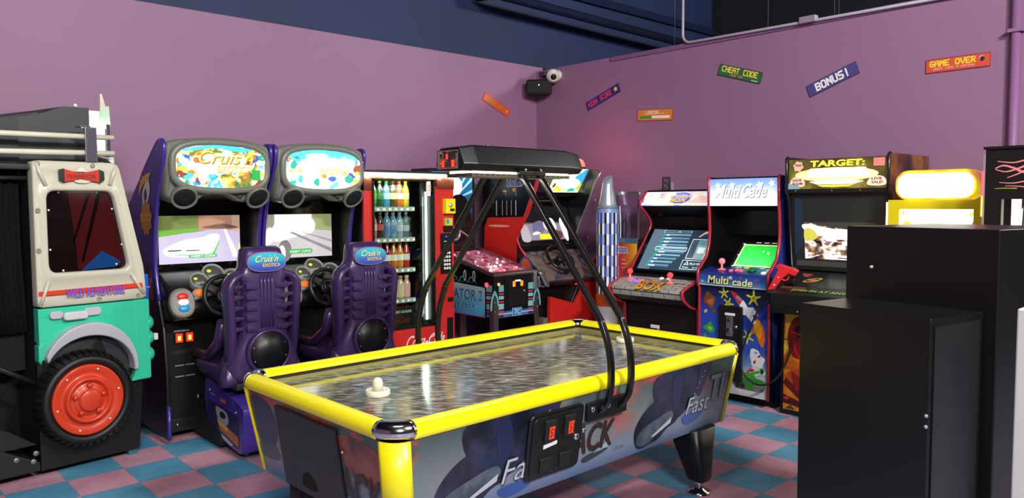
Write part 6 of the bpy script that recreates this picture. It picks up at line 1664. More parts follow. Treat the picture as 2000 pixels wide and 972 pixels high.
cs = MB().box(0.315, 0.395, 0.045, 0.064, 0.34, 0.53).build('coin_slot', P('#16161a', 0.3), bx, bevel=0.002)
MB().box(0.31, 0.40, 0.036, 0.05, 0.50, 0.53).build('coin_hood', P('#e4e2e0', 0.3), cs, bevel=0.003)
MB().box(0.322, 0.388, 0.04, 0.048, 0.37, 0.495).build('coin_plate', P('#3a3a44', 0.25, 0.6), cs)
MB().box(0.386, 0.398, 0.036, 0.05, 0.36, 0.50).build('slot_edge', P('#c9c9cc', 0.3, 0.6), cs)
MB().lathe([(0.012, 0), (0.012, 0.01), (0, 0.01)], (0.355, 0.04, 0.44), (0, -1, 0)).build('slot_button', STEEL, cs)
# brick print
mt, nt, b = node_mat('grey_brick_print')
tc = nt.nodes.new('ShaderNodeTexCoord'); br = nt.nodes.new('ShaderNodeTexBrick')
mp = nt.nodes.new('ShaderNodeMapping'); mp.inputs['Rotation'].default_value = (R(90), 0, 0)
cmb = nt.nodes.new('ShaderNodeCombineXYZ'); sx_ = nt.nodes.new('ShaderNodeSeparateXYZ')
nt.links.new(tc.outputs['Object'], sx_.inputs[0])
nt.links.new(sx_.outputs[0], cmb.inputs[0]); nt.links.new(mth('ADD', sx_.outputs[2], mth('MULTIPLY', sx_.outputs[1], 0.8)), cmb.inputs[1])
nt.links.new(cmb.outputs[0], br.inputs['Vector'])
br.inputs['Color1'].default_value = hexc('#b4b2a4'); br.inputs['Color2'].default_value = hexc('#c9c7b8'); br.inputs['Mortar'].default_value = hexc('#3c3b38')
br.inputs['Scale'].default_value = 1.0; br.inputs['Mortar Size'].default_value = 0.0035; br.inputs['Brick Width'].default_value = 0.115; br.inputs['Row Height'].default_value = 0.036
nzz = nt.nodes.new('ShaderNodeTexNoise'); nzz.inputs['Scale'].default_value = 30; nt.links.new(tc.outputs['Object'], nzz.inputs['Vector'])
mx = nt.nodes.new('ShaderNodeMix'); mx.data_type = 'RGBA'; mx.blend_type = 'MULTIPLY'; mx.inputs[0].default_value = 0.6
nt.links.new(br.outputs[0], mx.inputs[6]); nt.links.new(nzz.outputs[0], mx.inputs[7])
gm = nt.nodes.new('ShaderNodeGamma'); gm.inputs[1].default_value = 0.75; nt.links.new(mx.outputs[2], gm.inputs[0])
nt.links.new(gm.outputs[0], b.inputs['Base Color']); b.inputs['Roughness'].default_value = 0.45
cpp = [(-0.125, 0.79), (-0.15, 0.845), (-0.145, 0.868), (-0.08, 0.90), (0.065, 0.942), (0.065, 0.75)]
cp = MB().prism(cpp, 'x', 0.02, BW-0.02).build('control_panel', mt, bx, bevel=0.005)
MB().prism([(0.05, 0.72), (-0.06, 0.742), (-0.122, 0.79), (0.05, 0.78)], 'x', 0.02, BW-0.02).build('panel_underside', P('#0c0b0d', 0.5), bx)
cpn = Vector((0, -0.28, 0.96)).normalized()
def onp(x, y): return Vector((x, y, 0.90+(y+0.08)*0.042/0.145))
fr_o = Vector((0.30, -0.1465, 0.865)); 
u1 = Vector((0, 0.28, 0.96)).normalized()
text(cp, 'BOX', G([(0, '#f2c81e'), (0.5, '#f0a01a'), (1, '#d8641a')], 'Z', 0.35), onp(0.285, -0.14)+Vector((0, -0.016, -0.03)), X_, Vector((0, 0.75, 0.66)), 0.27, 0.105, 0.006, 0.15, bold=0.03, shadow=(P('#241a10', 0.4), 0.006))
art('flame_print', cp, onp(0.0, -0.07)+Vector((0, 0, 0.001)), X_, Vector((0, 0.96, 0.28)), [
    (stroke(smooth([(0.20, -0.01), (0.25, 0.02), (0.31, 0.0), (0.38, 0.03)], 5), 0.012, 0.002), P('#e8e0d0', 0.4)), (stroke(smooth([(0.52, 0.0), (0.58, 0.015), (0.66, 0.0)], 5), 0.006, 0.002), P('#8a2a30', 0.4)),
    (stroke(smooth([(0.60, 0.03), (0.66, 0.04), (0.73, 0.03)], 5), 0.014, 0.006), P('#4a2a4a', 0.4)), (stroke(smooth([(0.18, 0.06), (0.30, 0.075), (0.36, 0.06)], 5), 0.01, 0.004), P('#55544c', 0.4)), (stroke(smooth([(0.43, 0.05), (0.55, 0.075), (0.62, 0.11)], 5), 0.004, 0.002), P('#55544c', 0.4))])
def joystick(par, p, h='#ff4a5a'):
    p = Vector(p)
    j = MB().lathe([(0.034, 0), (0.030, 0.006), (0.014, 0.008), (0.0085, 0.012), (0.0085, 0.055)], p).build('joystick', P('#ff6a60', 0.3, emit=0.9), par)
    MB().ball(p+Vector((0, 0, 0.068)), 0.026, 20).build('joystick_ball', P(h, 0.25, emit=0.45), j)
    return j
joystick(cp, onp(0.12, -0.01)); joystick(cp, onp(0.565, -0.035))
for k, (x, y) in enumerate(((0.165, -0.055), (0.19, -0.035), (0.215, -0.05), (0.235, -0.03), (0.255, -0.05), (0.275, -0.035))):
    MB().lathe([(0.016, 0), (0.016, 0.006), (0.010, 0.011), (0, 0.012)], onp(x, y), cpn, 16).build('push_button', P('#8a4ae0' if k < 5 else '#ff9a4a', 0.3, emit=1.6), cp)
for x in (0.42, 0.49): MB().lathe([(0.022, 0), (0.02, 0.008), (0.01, 0.013), (0, 0.013)], onp(x, 0.045), cpn, 16).build('start_button', P('#f0ece4', 0.3, emit=0.3), cp)
# marquee, tilted back
m0 = Vector((0.02, 0.268, 1.572)); m1 = Vector((0.02, 0.365, 1.69)); mu = (m1-m0).normalized(); mh = (m1-m0).length
mq = MB().prism([(0.268, 1.572), (0.282, 1.562), (0.379, 1.68), (0.365, 1.69)], 'x', 0.02, BW-0.02).build('marquee', N([(0.3, '#8a92e0'), (0.42, '#c4dcf4'), (0.5, '#f4f4f0'), (0.56, '#e8e0c0'), (0.62, '#f0ccc4'), (0.7, '#a4a8e8')], 7, 5, emit=0.75, seed=5.0), bx)
art('marquee_print', mq, m0, X_, mu, [(ell(0.40, 0.075, 0.10, 0.065), P('#5a52c8', emit=0.7)), (ell(0.39, 0.078, 0.09, 0.055), P('#8a86e0', emit=0.7)),
    (smooth([(0.02, 0.02), (0.06, 0.09), (0.12, 0.11), (0.12, 0.03)], 4, True), P('#e4e4d0', emit=0.8)), (smooth([(0.53, 0.02), (0.58, 0.10), (0.68, 0.08), (0.72, 0.02)], 4, True), P('#f0c8c0', emit=0.8)), (rect(0.0, 0.0, 0.74, 0.012), P('#d0f0f4', emit=0.9))], t=0.002)
text(mq, 'Pandora', P('#f4e08a', emit=0.9), m0+X_*0.315+mu*0.075, X_, mu, 0.19, 0.038, 0.006, 0.2, bold=0.01, shadow=(P('#5a3a6a', emit=0.2), 0.003))
text(mq, 'BOX', P('#f2b84a', emit=0.9), m0+X_*0.30+mu*0.025, X_, mu, 0.17, 0.045, 0.006, 0.2, bold=0.03, shadow=(P('#7a3a2a', emit=0.2), 0.003))
MB().prism([(0.362, 1.688), (0.385, 1.705), (0.42, 1.705), (0.38, 1.68)], 'x', 0.02, BW-0.02).build('top_lip', P('#0c0b0d', 0.4), bx)
for x in (0.12, 0.62):
    for k in range(6): MB().lathe([(0.006, 0), (0.006, 0.002), (0, 0.002)], (x+0.018*(k % 3), 0.40-0.0, 1.475+0.018*(k//3)), (0, -0.85, -0.5), 8).build('speaker_hole', P('#3a4048', 0.4), bx)
# screen with menu list
q0 = Vector((0.07, 0.155, 1.0)); q1 = Vector((0.07, 0.415, 1.345)); su = (q1-q0).normalized(); L = (q1-q0).length
gl = MB().prism([(0.14, 0.985), (0.16, 0.97), (0.44, 1.34), (0.42, 1.355)], 'x', 0.02, BW-0.02).build('monitor_glass', P('#0a0b0d', 0.08), bx)
B1, B2 = P('#3f6078', emit=0.42), P('#7fb0c8', emit=0.6)
WHT = P('#e4f6f8', emit=0.95); TL = P('#2f9a90', emit=0.75)
sc = [(rect(0, 0, 0.665, L), P('#2c4456', emit=0.42)), ([(0.0, 0), (0.13, 0), (0.14, L), (0.0, L)], P('#5a7488', emit=0.5))]
for k in range(10):
    y = L-0.075-0.0365*k
    x0 = 0.125-(0.055*max(0, k-4)/5)
    x1 = 0.42-(0.10*max(0, k-5)/4)
    sc += [(rect(x0+0.02, y, x1, y+0.028), B2 if k % 2 == 0 else P('#6a98b4', emit=0.55)), (rect(x0+0.02, y, x1, y+0.012), B1), (rect(x0, y+0.002, x0+0.03, y+0.026), TL)]
    if k == 4: sc += [(rect(x0-0.02, y-0.006, x1+0.015, y-0.001), WHT), (rect(x0-0.02, y+0.029, x1+0.015, y+0.034), WHT), (rect(x0-0.02, y-0.006, x0-0.015, y+0.034), WHT), (rect(x1+0.01, y-0.006, x1+0.015, y+0.034), WHT), (ell(x0-0.03, y+0.014, 0.014), TL)]
sc += [(rect(0.12, L-0.035, 0.42, L-0.012), P('#a8c4d0', emit=0.6)), (rect(0.13, L-0.031, 0.28, L-0.017), P('#3a5060', emit=0.3)), (rect(0.30, L-0.031, 0.41, L-0.017), P('#3a5060', emit=0.3)),
       (rect(0.46, 0.13, 0.665, 0.335), WHT), (rect(0.465, 0.135, 0.665, 0.33), P('#4a5c74', emit=0.45)), (rect(0.53, 0.14, 0.655, 0.325), P('#8fb8b8', emit=0.6)), (rect(0.53, 0.27, 0.655, 0.325), P('#6aa0b0', emit=0.55)), (rect(0.55, 0.19, 0.62, 0.25), P('#d8e8e0', emit=0.85)), (smooth([(0.62, 0.14), (0.63, 0.2), (0.655, 0.22), (0.655, 0.14)], 4, True), P('#b0d4c0', emit=0.7)),
       (rect(0.445, 0.02, 0.665, 0.115), WHT), (rect(0.45, 0.025, 0.665, 0.11), P('#2c4456', emit=0.42)), ([(0.47, 0.065), (0.52, 0.065), (0.50, 0.105)], WHT), ([(0.482, 0.07), (0.508, 0.07), (0.497, 0.094)], P('#2c4456', emit=0.42)),
       (stroke(smooth([(0.51, L-0.075), (0.56, L-0.03), (0.62, L-0.015)], 5), 0.012, 0.03), P('#e8a89a', emit=0.8)), (rect(0.60, L-0.06, 0.665, L-0.02), P('#d8ecf0', emit=0.8))]
art('screen_image', gl, q0, X_, su, sc, t=0.003)
for k in range(10):
    x0 = 0.125-(0.055*max(0, k-4)/5)
    art('menu_line', gl, q0+X_*(x0+0.04)+su*(L-0.070-0.0365*k), X_, su, [(rect(0, 0, 0.03+0.012*((k*7) % 4), 0.010), WHT)], t=0.0085)
text(gl, 'PLAYER', WHT, q0+X_*0.53+su*0.066, X_, su, 0.11, 0.024, 0.0085, 0.1)
text(gl, 'Press', WHT, q0+X_*0.47+su*0.034, X_, su, 0.06, 0.016, 0.0085); text(gl, 'to start', WHT, q0+X_*0.57+su*0.034, X_, su, 0.08, 0.016, 0.0085)
# metal bracket standing on the cabinet top
bk = rw('metal_bracket', 'small black drilled metal bracket on top of the brick panel cabinet', 5.86, 4.30, cat='bracket')
MB().box(0.0, 0.075, 0.0, 0.006, 1.706, 1.825).build('plate', P('#57505e', 0.35, 0.3), bk)
MB().tube([(0.0, 0.003, 1.706), (0.0, 0.003, 1.828), (0.078, 0.003, 1.825), (0.078, 0.003, 1.706)], 0.006, 6).build('rim', BLACK, bk)
for x, z in ((0.025, 1.80), (0.05, 1.79), (0.03, 1.75), (0.052, 1.73)): MB().lathe([(0.005, 0), (0, 0.002)], (x, 0.0, z), (0, -1, 0), 8).build('hole', P('#e8e4ec', 0.3), bk)
MB().box(0.078, 0.09, 0.01, 0.05, 1.706, 1.78).build('tab', P('#b8b4bc', 0.3, 0.5), bk)
# ---------------------------------------------------------------- blue and red multi game cabinet
mc = rw('arcade_cabinet', 'blue arcade cabinet with red trim, white marquee and green billiards screen', 5.30, 3.525)
MW = 0.638
prof = [(0.0, 0.07), (0.0, 0.90), (-0.02, 0.925), (-0.025, 1.0), (-0.02, 1.045), (0.005, 1.062), (0.10, 1.15), (0.135, 1.25), (0.145, 1.36), (0.135, 1.5), (0.125, 1.56), (0.118, 1.78), (0.135, 1.795), (0.76, 1.79), (0.76, 0.03), (0.10, 0.03), (0.10, 0.07)]
for xa in (0.0, MW-0.02):
    s_ = MB().prism(prof, 'x', xa, xa+0.02).build('side_panel', P('#0b0c10', 0.35), mc)
    MB().tube([(xa+0.01, y, z) for y, z in prof[:13]], 0.013, 8).build('edge_trim', TRIM, s_)
MB().prism(prof[1:], 'x', MW, MW+0.002).build('side_laminate', P('#2a3d8c', 0.35), mc)
MB().prism([(0.02, 0.075), (0.02, 1.0), (0.14, 1.04), (0.42, 1.32), (0.42, 1.52), (0.15, 1.56), (0.15, 1.775), (0.74, 1.775), (0.74, 0.03), (0.12, 0.03)], 'x', 0.02, MW-0.02).build('cabinet_body', P('#0a0b0a', 0.3), mc)
MB().box(0.0, MW, 0.10, 0.74, 0.0, 0.07).build('base', MATTE, mc)
fp = MB().box(0.022, MW-0.022, 0.003, 0.02, 0.075, 0.92).build('front_panel', G([(0, '#d6d8da'), (0.17, '#c4ccd6'), (0.30, '#6f96cc'), (0.42, '#2f56b8'), (0.75, '#2445a8'), (0.92, '#16265c'), (1, '#10183a')], 'Z', 0.3), mc)
ST = P('#c9c61e', 0.35); BR = P('#7a4420', 0.35); GRN = P('#3f9a2a', 0.35); FL = P('#e8a01e', 0.35); RD = P('#c8281f', 0.35); WHp = P('#e9edf2', 0.35)
def alien(cx, cy, s, rot=0): 
    return [(smooth([(cx+s*math.cos(R(rot+72*k+d))*q, cy+s*math.sin(R(rot+72*k+d))*q) for k in range(5) for d, q in ((-12, 0.45), (0, 1.0), (14, 0.95), (22, 0.45))], 3, True), ST), (ell(cx, cy, s*0.25), P('#8a961a', 0.35))]
fo = (0.022, 0.003, 0.075)
SP = []
def splat(cx, cy, rs, rot=0): return smooth([(cx+q*math.cos(rot+2*PI*k/len(rs)), cy+q*math.sin(rot+2*PI*k/len(rs))) for k, q in enumerate(rs)], 4, True)
SP += [(splat(0.085, 0.725, (0.06, 0.05, 0.075, 0.055, 0.06, 0.045, 0.07, 0.05), 0.3), BR), (splat(0.095, 0.715, (0.035, 0.02, 0.04, 0.025, 0.03, 0.022), 0.9), P('#a8683a', 0.35)), (splat(0.13, 0.64, (0.022, 0.016, 0.026, 0.015), 0.2), BR), (splat(0.05, 0.635, (0.02, 0.015, 0.02, 0.012), 0.8), P('#d8b088', 0.35))]
SP += [(splat(0.085, 0.505, (0.035, 0.05, 0.03, 0.06, 0.035, 0.045, 0.05), 0.5), GRN), (splat(0.09, 0.50, (0.02, 0.014, 0.022, 0.013, 0.018), 0.1), P('#7ac84a', 0.35)), (splat(0.045, 0.43, (0.016, 0.024, 0.014, 0.018), 0.4), GRN)]
SP += [(splat(0.045, 0.365, (0.032, 0.022, 0.03, 0.02, 0.028, 0.02), 0.2), WHp)]
# burger
SP += [(smooth([(0.105, 0.375), (0.11, 0.41), (0.14, 0.425), (0.17, 0.41), (0.175, 0.375)], 4, True), P('#c8801e', 0.35)), (rect(0.105, 0.362, 0.175, 0.376), P('#3f8a2a', 0.35)), (rrect(0.108, 0.348, 0.172, 0.364, 0.006), P('#5a2a14', 0.35)), (rrect(0.11, 0.33, 0.17, 0.35, 0.008), P('#c8801e', 0.35))]
SP += alien(0.215, 0.795, 0.045, 20)+alien(0.255, 0.715, 0.048, 60)+alien(0.475, 0.775, 0.062, 10)+alien(0.43, 0.47, 0.055, 40)
# rocket with exhaust flame
SP += [(smooth([(0.49, 0.56), (0.46, 0.52), (0.50, 0.49), (0.53, 0.43), (0.555, 0.40), (0.575, 0.47), (0.56, 0.56), (0.51, 0.62)], 5, True), P('#e06a1a', 0.35)), (smooth([(0.48, 0.57), (0.49, 0.52), (0.53, 0.47), (0.55, 0.50), (0.54, 0.57), (0.51, 0.61)], 5, True), FL),
       ([(0.27, 0.82), (0.33, 0.80), (0.40, 0.74), (0.47, 0.64), (0.50, 0.585), (0.475, 0.575), (0.41, 0.64), (0.345, 0.72)], WHp), ([(0.27, 0.82), (0.33, 0.80), (0.385, 0.755), (0.355, 0.71), (0.335, 0.735)], RD), (smooth([(0.32, 0.775), (0.345, 0.78), (0.375, 0.755), (0.36, 0.74)], 4, True), P('#7a8a98', 0.3)),
       ([(0.42, 0.70), (0.475, 0.705), (0.52, 0.645), (0.46, 0.645)], WHp), ([(0.37, 0.69), (0.345, 0.645), (0.40, 0.635), (0.425, 0.65)], WHp), ([(0.475, 0.705), (0.49, 0.69), (0.53, 0.64), (0.515, 0.645)], RD)]
# plain white splash with red flecks
SP += [(splat(0.51, 0.30, (0.07, 0.05, 0.075, 0.095, 0.065, 0.05, 0.065, 0.055, 0.085, 0.06), 0.2), WHp), (splat(0.505, 0.215, (0.05, 0.03, 0.045, 0.03, 0.05, 0.032), 0.4), P('#d4d8de', 0.35)), (splat(0.53, 0.33, (0.016, 0.01, 0.018, 0.01), 0.5), RD), (splat(0.49, 0.28, (0.02, 0.01, 0.016, 0.012), 1.1), RD), (splat(0.50, 0.355, (0.016, 0.01, 0.014, 0.01), 0), P('#6aaed0', 0.35))]
SP0 = SP; SP = []
# red and white pad
SP += [(smooth([(0.43, 0.165), (0.47, 0.195), (0.57, 0.19), (0.585, 0.16), (0.52, 0.145)], 4, True), P('#d8dce0', 0.35)), (smooth([(0.43, 0.165), (0.455, 0.19), (0.49, 0.185), (0.47, 0.165)], 4, True), RD)]
# green tank
SP += [(smooth([(0.31, 0.055), (0.31, 0.10), (0.37, 0.125), (0.50, 0.12), (0.575, 0.105), (0.58, 0.06), (0.54, 0.025), (0.36, 0.022)], 4, True), P('#2f8a22', 0.35)), (smooth([(0.38, 0.115), (0.40, 0.15), (0.47, 0.155), (0.50, 0.12)], 4, True), P('#3fa62c', 0.35)), (stroke([(0.45, 0.14), (0.50, 0.165), (0.55, 0.18)], 0.024, 0.02), P('#3fa62c', 0.35)), (ell(0.552, 0.182, 0.022, 0.028), P('#57c03a', 0.35)), (ell(0.556, 0.182, 0.013, 0.018), P('#14320f', 0.35)),
       (rrect(0.32, 0.02, 0.42, 0.075, 0.024), P('#54585a', 0.35)), (ell(0.35, 0.045, 0.02, 0.022), P('#22262a', 0.35)), (ell(0.39, 0.045, 0.02, 0.022), P('#22262a', 0.35)), (rrect(0.48, 0.02, 0.575, 0.065, 0.02), P('#8a8f8c', 0.35))]+[(rect(0.485+0.011*k, 0.024, 0.49+0.011*k, 0.06), P('#44494a', 0.35)) for k in range(8)]
SP = SP0+[([(x, y+0.035) for x, y in pts_], m_) for pts_, m_ in SP]
art('front_print', fp, fo, X_, Z_, SP)
cdoor = MB().prism(rrect(0.205, 0.18, 0.41, 0.775, 0.012), 'y', -0.022, 0.006).build('coin_door', P('#111012', 0.4), mc, bevel=0.004)
MB().box(0.268, 0.352, -0.034, -0.02, 0.70, 0.72).build('coin_hood', P('#e8e6e4', 0.3), cdoor, bevel=0.002)
MB().box(0.278, 0.335, -0.03, -0.02, 0.535, 0.695).build('coin_plate', P('#8a8c90', 0.25, 0.7), cdoor, bevel=0.002)
MB().lathe([(0.014, 0), (0.014, 0.006), (0.008, 0.01), (0, 0.01)], (0.306, -0.03, 0.665), (0, -1, 0)).build('coin_button', P('#2a2a2c', 0.3), cdoor)
MB().box(0.292, 0.322, -0.045, -0.028, 0.565, 0.605).build('coin_lever', CHROME, cdoor, bevel=0.004)
MB().lathe([(0.013, 0), (0.013, 0.01), (0, 0.012)], (0.365, -0.022, 0.615), (0, -1, 0)).build('lock', CHROME, cdoor)
MB().box(0.215, 0.40, -0.025, -0.02, 0.435, 0.445).build('door_seam', P('#060606', 0.4), cdoor)
# control panel: flat top with blue front apron
cpm = MB().prism([(-0.018, 0.93), (-0.022, 1.022), (-0.01, 1.03), (0.15, 1.065), (0.15, 0.93)], 'x', 0.02, MW-0.02).build('control_panel', P('#25348a', 0.3), mc, bevel=0.003)
ap = art('apron_print', cpm, (0.022, -0.0205, 0.925), X_, Z_, [(rect(0, 0.0, MW-0.044, 0.10), G([(0, '#d8e0ea'), (0.12, '#4a92c4'), (0.4, '#2f66b4'), (1, '#2a3a98')], 'Z', 0.3)), (star(0.03, 0.03, 0.02, 0.008, 6), P('#b8a8b0', 0.4)), (ell(0.286, 0.07, 0.014, 0.018), P('#d8ccc0', 0.4)), (ell(0.286, 0.052, 0.012, 0.012), P('#7a4a30', 0.4)), (ell(0.035, 0.08, 0.016, 0.006), P('#7a5040', 0.4)), (ell(0.515, 0.07, 0.016, 0.008), P('#7a5040', 0.4)), (star(0.51, 0.03, 0.018, 0.008, 4), P('#b0408a', 0.4)), (ell(0.375, 0.075, 0.008, 0.015), P('#8a5a3a', 0.4))])
YT = P('#f6ef9a', 0.35); 
text(cpm, 'Multi', YT, (0.105, -0.0205, 0.942), X_, Z_, 0.185, 0.064, 0.0055, 0.08, bold=0.018, shadow=(P('#14183a', 0.4), 0.004))
text(cpm, 'cade', YT, (0.325, -0.0205, 0.938), X_, Z_, 0.175, 0.058, 0.0055, 0.08, bold=0.018, shadow=(P('#14183a', 0.4), 0.004))
def onm(x, y): return Vector((x, y, 1.03+(y+0.01)*0.21875))
mn = Vector((0, -0.21, 0.977))
joystick(cpm, onm(0.17, 0.075), '#f08a90')
for x, y in ((0.262, 0.06), (0.305, 0.078), (0.345, 0.07)):
    MB().lathe([(0.017, 0), (0.017, 0.007), (0.011, 0.011), (0, 0.012)], onm(x, y), mn, 16).build('push_button', P('#ff4a58', 0.3, emit=1.8), cpm)
tb_ = MB().lathe([(0.036, 0), (0.036, 0.004), (0.03, 0.006)], onm(0.43, 0.085), mn, 24).build('trackball_ring', P('#12301a', 0.3), cpm)
MB().ball(onm(0.43, 0.085), 0.026, 18).build('trackball', P('#0f6a34', 0.15, emit=0.15), tb_)
for x, y in ((0.555, 0.045), (0.56, 0.115)): MB().lathe([(0.026, 0), (0.026, 0.006), (0.016, 0.013), (0, 0.014)], onm(x, y), mn, 20).build('start_button', P('#e9f0f2', 0.3, emit=0.25), cpm)
# lit marquee
mq = MB().box(0.02, MW-0.02, 0.120, 0.15, 1.562, 1.778).build('marquee', G([(0, '#ffffff'), (0.3, '#f6f8ff'), (0.5, '#c4d4f4'), (0.8, '#86a4e0'), (1, '#7090d4')], 'Z', emit=0.95), mc)
mo = Vector((0.02, 0.120, 1.562))
art('marquee_print', mq, mo, X_, Z_, [(star(x, y, 0.034, 0.012, 5, 0.3), P('#d4e0fa', emit=0.95)) for x, y in ((0.075, 0.165), (0.205, 0.165), (0.445, 0.165), (0.55, 0.175))], t=0.002)
WM = P('#ffffff', emit=1.0); SHD = P('#4a4038', 0.5)
text(mq, 'Multi', WM, mo+X_*0.05+Z_*0.065, X_, Z_, 0.215, 0.105, 0.006, 0.28, bold=0.022, shadow=(SHD, 0.0045))
text(mq, 'Cade', WM, mo+X_*0.285+Z_*0.065, X_, Z_, 0.215, 0.11, 0.006, 0.28, bold=0.022, shadow=(SHD, 0.0045))
MB().box(0.235, 0.30, 0.117, 0.12, 1.665, 1.68).build('marquee_dash', WM, mq)
MB().box(0.02, MW-0.02, 0.125, 0.70, 1.778, 1.79).build('top_board', BLACK, mc)
# tilted screen showing a green billiards table
q0 = Vector((0.215, 0.165, 1.075)); su = Vector((0, 0.195, 0.185)).normalized()
gl = MB().prism([(0.145, 1.05), (0.155, 1.04), (0.43, 1.305), (0.42, 1.315)], 'x', 0.02, MW-0.02).build('monitor_glass', P('#070908', 0.08), mc)
GE = P('#28d83c', emit=0.85); CRM = P('#e6e6a0', emit=0.8)
art('screen_image', gl, q0, X_, su, [(rect(-0.03, -0.03, 0.375, 0.27), P('#0e1a22', emit=0.1)), (rect(-0.005, -0.028, 0.375, -0.004), P('#2f7a8a', emit=0.5)), (rect(0.0, 0.0, 0.36, 0.245), CRM), (rect(0.012, 0.012, 0.348, 0.233), G([(0, '#5af07a'), (0.5, '#3ae85a'), (1, '#22d030')], 'Z', emit=0.85))]
    +[(ell(x, y, 0.009, 0.007), P('#e8e4d8', emit=0.9)) for x, y in ((0.20, 0.17), (0.25, 0.15), (0.245, 0.16))]+[(rect(x, 0.262, x+0.045, 0.268), P('#f0f0f0', emit=0.8)) for x in (0.10, 0.17, 0.235)]
    +[(rect(x-0.010, y-0.005, x+0.010, y+0.005), P('#d8d8c8', emit=0.7)) for x, y in ((0.0, 0.0), (0.0, 0.122), (0.0, 0.245), (0.36, 0.0), (0.36, 0.122))]
    +[(rect(0.04+0.07*k, -0.022, 0.085+0.07*k, -0.008), P(h, emit=0.6)) for k, h in enumerate(('#8ab0c8', '#b8c060', '#2a5a6a', '#7aa8c0'))], t=0.003)
# ---------------------------------------------------------------- black shooting cabinet
tg = rw('arcade_cabinet', 'tall black shooting cabinet with a red gun and yellow lettered marquee', 5.35, 2.805)
TW = 0.748
prof = [(-0.03, 0.02), (-0.03, 0.78), (-0.10, 0.80), (-0.235, 0.845), (-0.25, 0.93), (-0.22, 0.945), (0.07, 1.075), (0.10, 1.10), (0.03, 1.64), (-0.005, 1.67), (-0.01, 1.91), (0.01, 1.92), (0.70, 1.92), (0.70, 0.02)]
for xa in (0.0, TW-0.018):
    s_ = MB().prism(prof, 'x', xa, xa+0.018).build('side_panel', P('#0e0e0f', 0.3) if xa == 0 else N([(0.35, '#2a1410'), (0.5, '#6a3a1a'), (0.6, '#8a5a20'), (0.7, '#4a2014')], 4, 4), tg)
    MB().tube([(xa+0.009, y, z) for y, z in prof[6:12]], 0.011, 8).build('edge_trim', P('#1a1a1c', 0.25), s_)
MB().prism([(0.0, 0.03), (0.0, 0.80), (0.12, 1.05), (0.2, 1.10), (0.2, 1.64), (0.02, 1.67), (0.02, 1.90), (0.69, 1.90), (0.69, 0.03)], 'x', 0.018, TW-0.018).build('cabinet_body', P('#0c0c0d', 0.35), tg)
MB().box(0.02, TW-0.02, 0.02, 0.66, 0, 0.03).build('base', MATTE, tg)
mq = MB().box(0.022, TW-0.022, 0.0, 0.02, 1.685, 1.90).build('marquee', N([(0.4, '#3a3416'), (0.55, '#5c5220'), (0.65, '#8a7a34')], 5, 3, emit=0.5), tg)
mo = Vector((0.022, 0.0, 1.685))
YG = P('#ffe23a', emit=1.5)
art('marquee_print', mq, mo, X_, Z_, [(ell(0.35, 0.10, 0.30, 0.05), P('#ffe98a', emit=1.2)), ([(0.14, 0.085), (0.17, 0.145), (0.56, 0.145), (0.60, 0.085)], P('#fffbe0', emit=4.0)), ([(0.16, 0.05), (0.35, 0.07), (0.55, 0.05), (0.48, 0.03), (0.22, 0.03)], P('#fff0b0', emit=2.0)), ([(0.22, 0.025), (0.48, 0.025), (0.44, 0.012), (0.26, 0.012)], P('#f2d83a', emit=1.2)),
    (smooth([(0.02, 0.02), (0.02, 0.065), (0.06, 0.09), (0.115, 0.07), (0.12, 0.02)], 4, True), P('#d8b4a0', emit=0.8)), (smooth([(0.58, 0.02), (0.585, 0.06), (0.63, 0.085), (0.69, 0.07), (0.695, 0.02)], 4, True), P('#e8c0a8', emit=0.9)),
    (star(0.075, 0.165, 0.042, 0.032, 6, 0.3), P('#d8a08a', emit=0.8)), (rect(0.615, 0.15, 0.69, 0.205), P('#e07068', emit=0.8)), ([(0.0, 0.0), (0.09, 0.0), (0.08, 0.03), (0.0, 0.04)], P('#7f9aa8', emit=0.5))], t=0.002)
text(mq, 'TARGET:', YG, mo+X_*0.165+Z_*0.158, X_, Z_, 0.39, 0.044, 0.0075, 0.1, bold=0.03)
text(mq, 'TERROR', P('#ffffff', emit=4), mo+X_*0.16+Z_*0.092, X_, Z_, 0.41, 0.05, 0.0075, 0.1, bold=0.04)
for dx, s1, s2 in ((0.035, 'SILVER', 'MODEL'), (0.605, 'FUN', 'SALE!')):
    text(mq, s1[:3] if False else 'SAVE' if dx < 0.3 else 'LIVE', P('#5a2018', emit=0.2), mo+X_*dx+Z_*0.055, X_, Z_, 0.07, 0.018, 0.0075, bold=0.02)
    text(mq, 'ROOM' if dx < 0.3 else 'SALE!', P('#5a2018', emit=0.2), mo+X_*dx+Z_*0.03, X_, Z_, 0.075, 0.018, 0.0075, bold=0.02)
text(mq, 'FREE', P('#5a2018', emit=0.2), mo+X_*0.05+Z_*0.165, X_, Z_, 0.05, 0.016, 0.0075, 0.2, bold=0.02)
MB().box(0.018, TW-0.018, -0.004, 0.03, 1.655, 1.685).build('marquee_rail', P('#1c1c1a', 0.35), tg, bevel=0.003)
for x in (0.08, 0.35, 0.55): MB().ball((x, -0.005, 1.67), 0.006, 8).build('rail_screw', P('#8a8a86', 0.3, 0.6), tg)
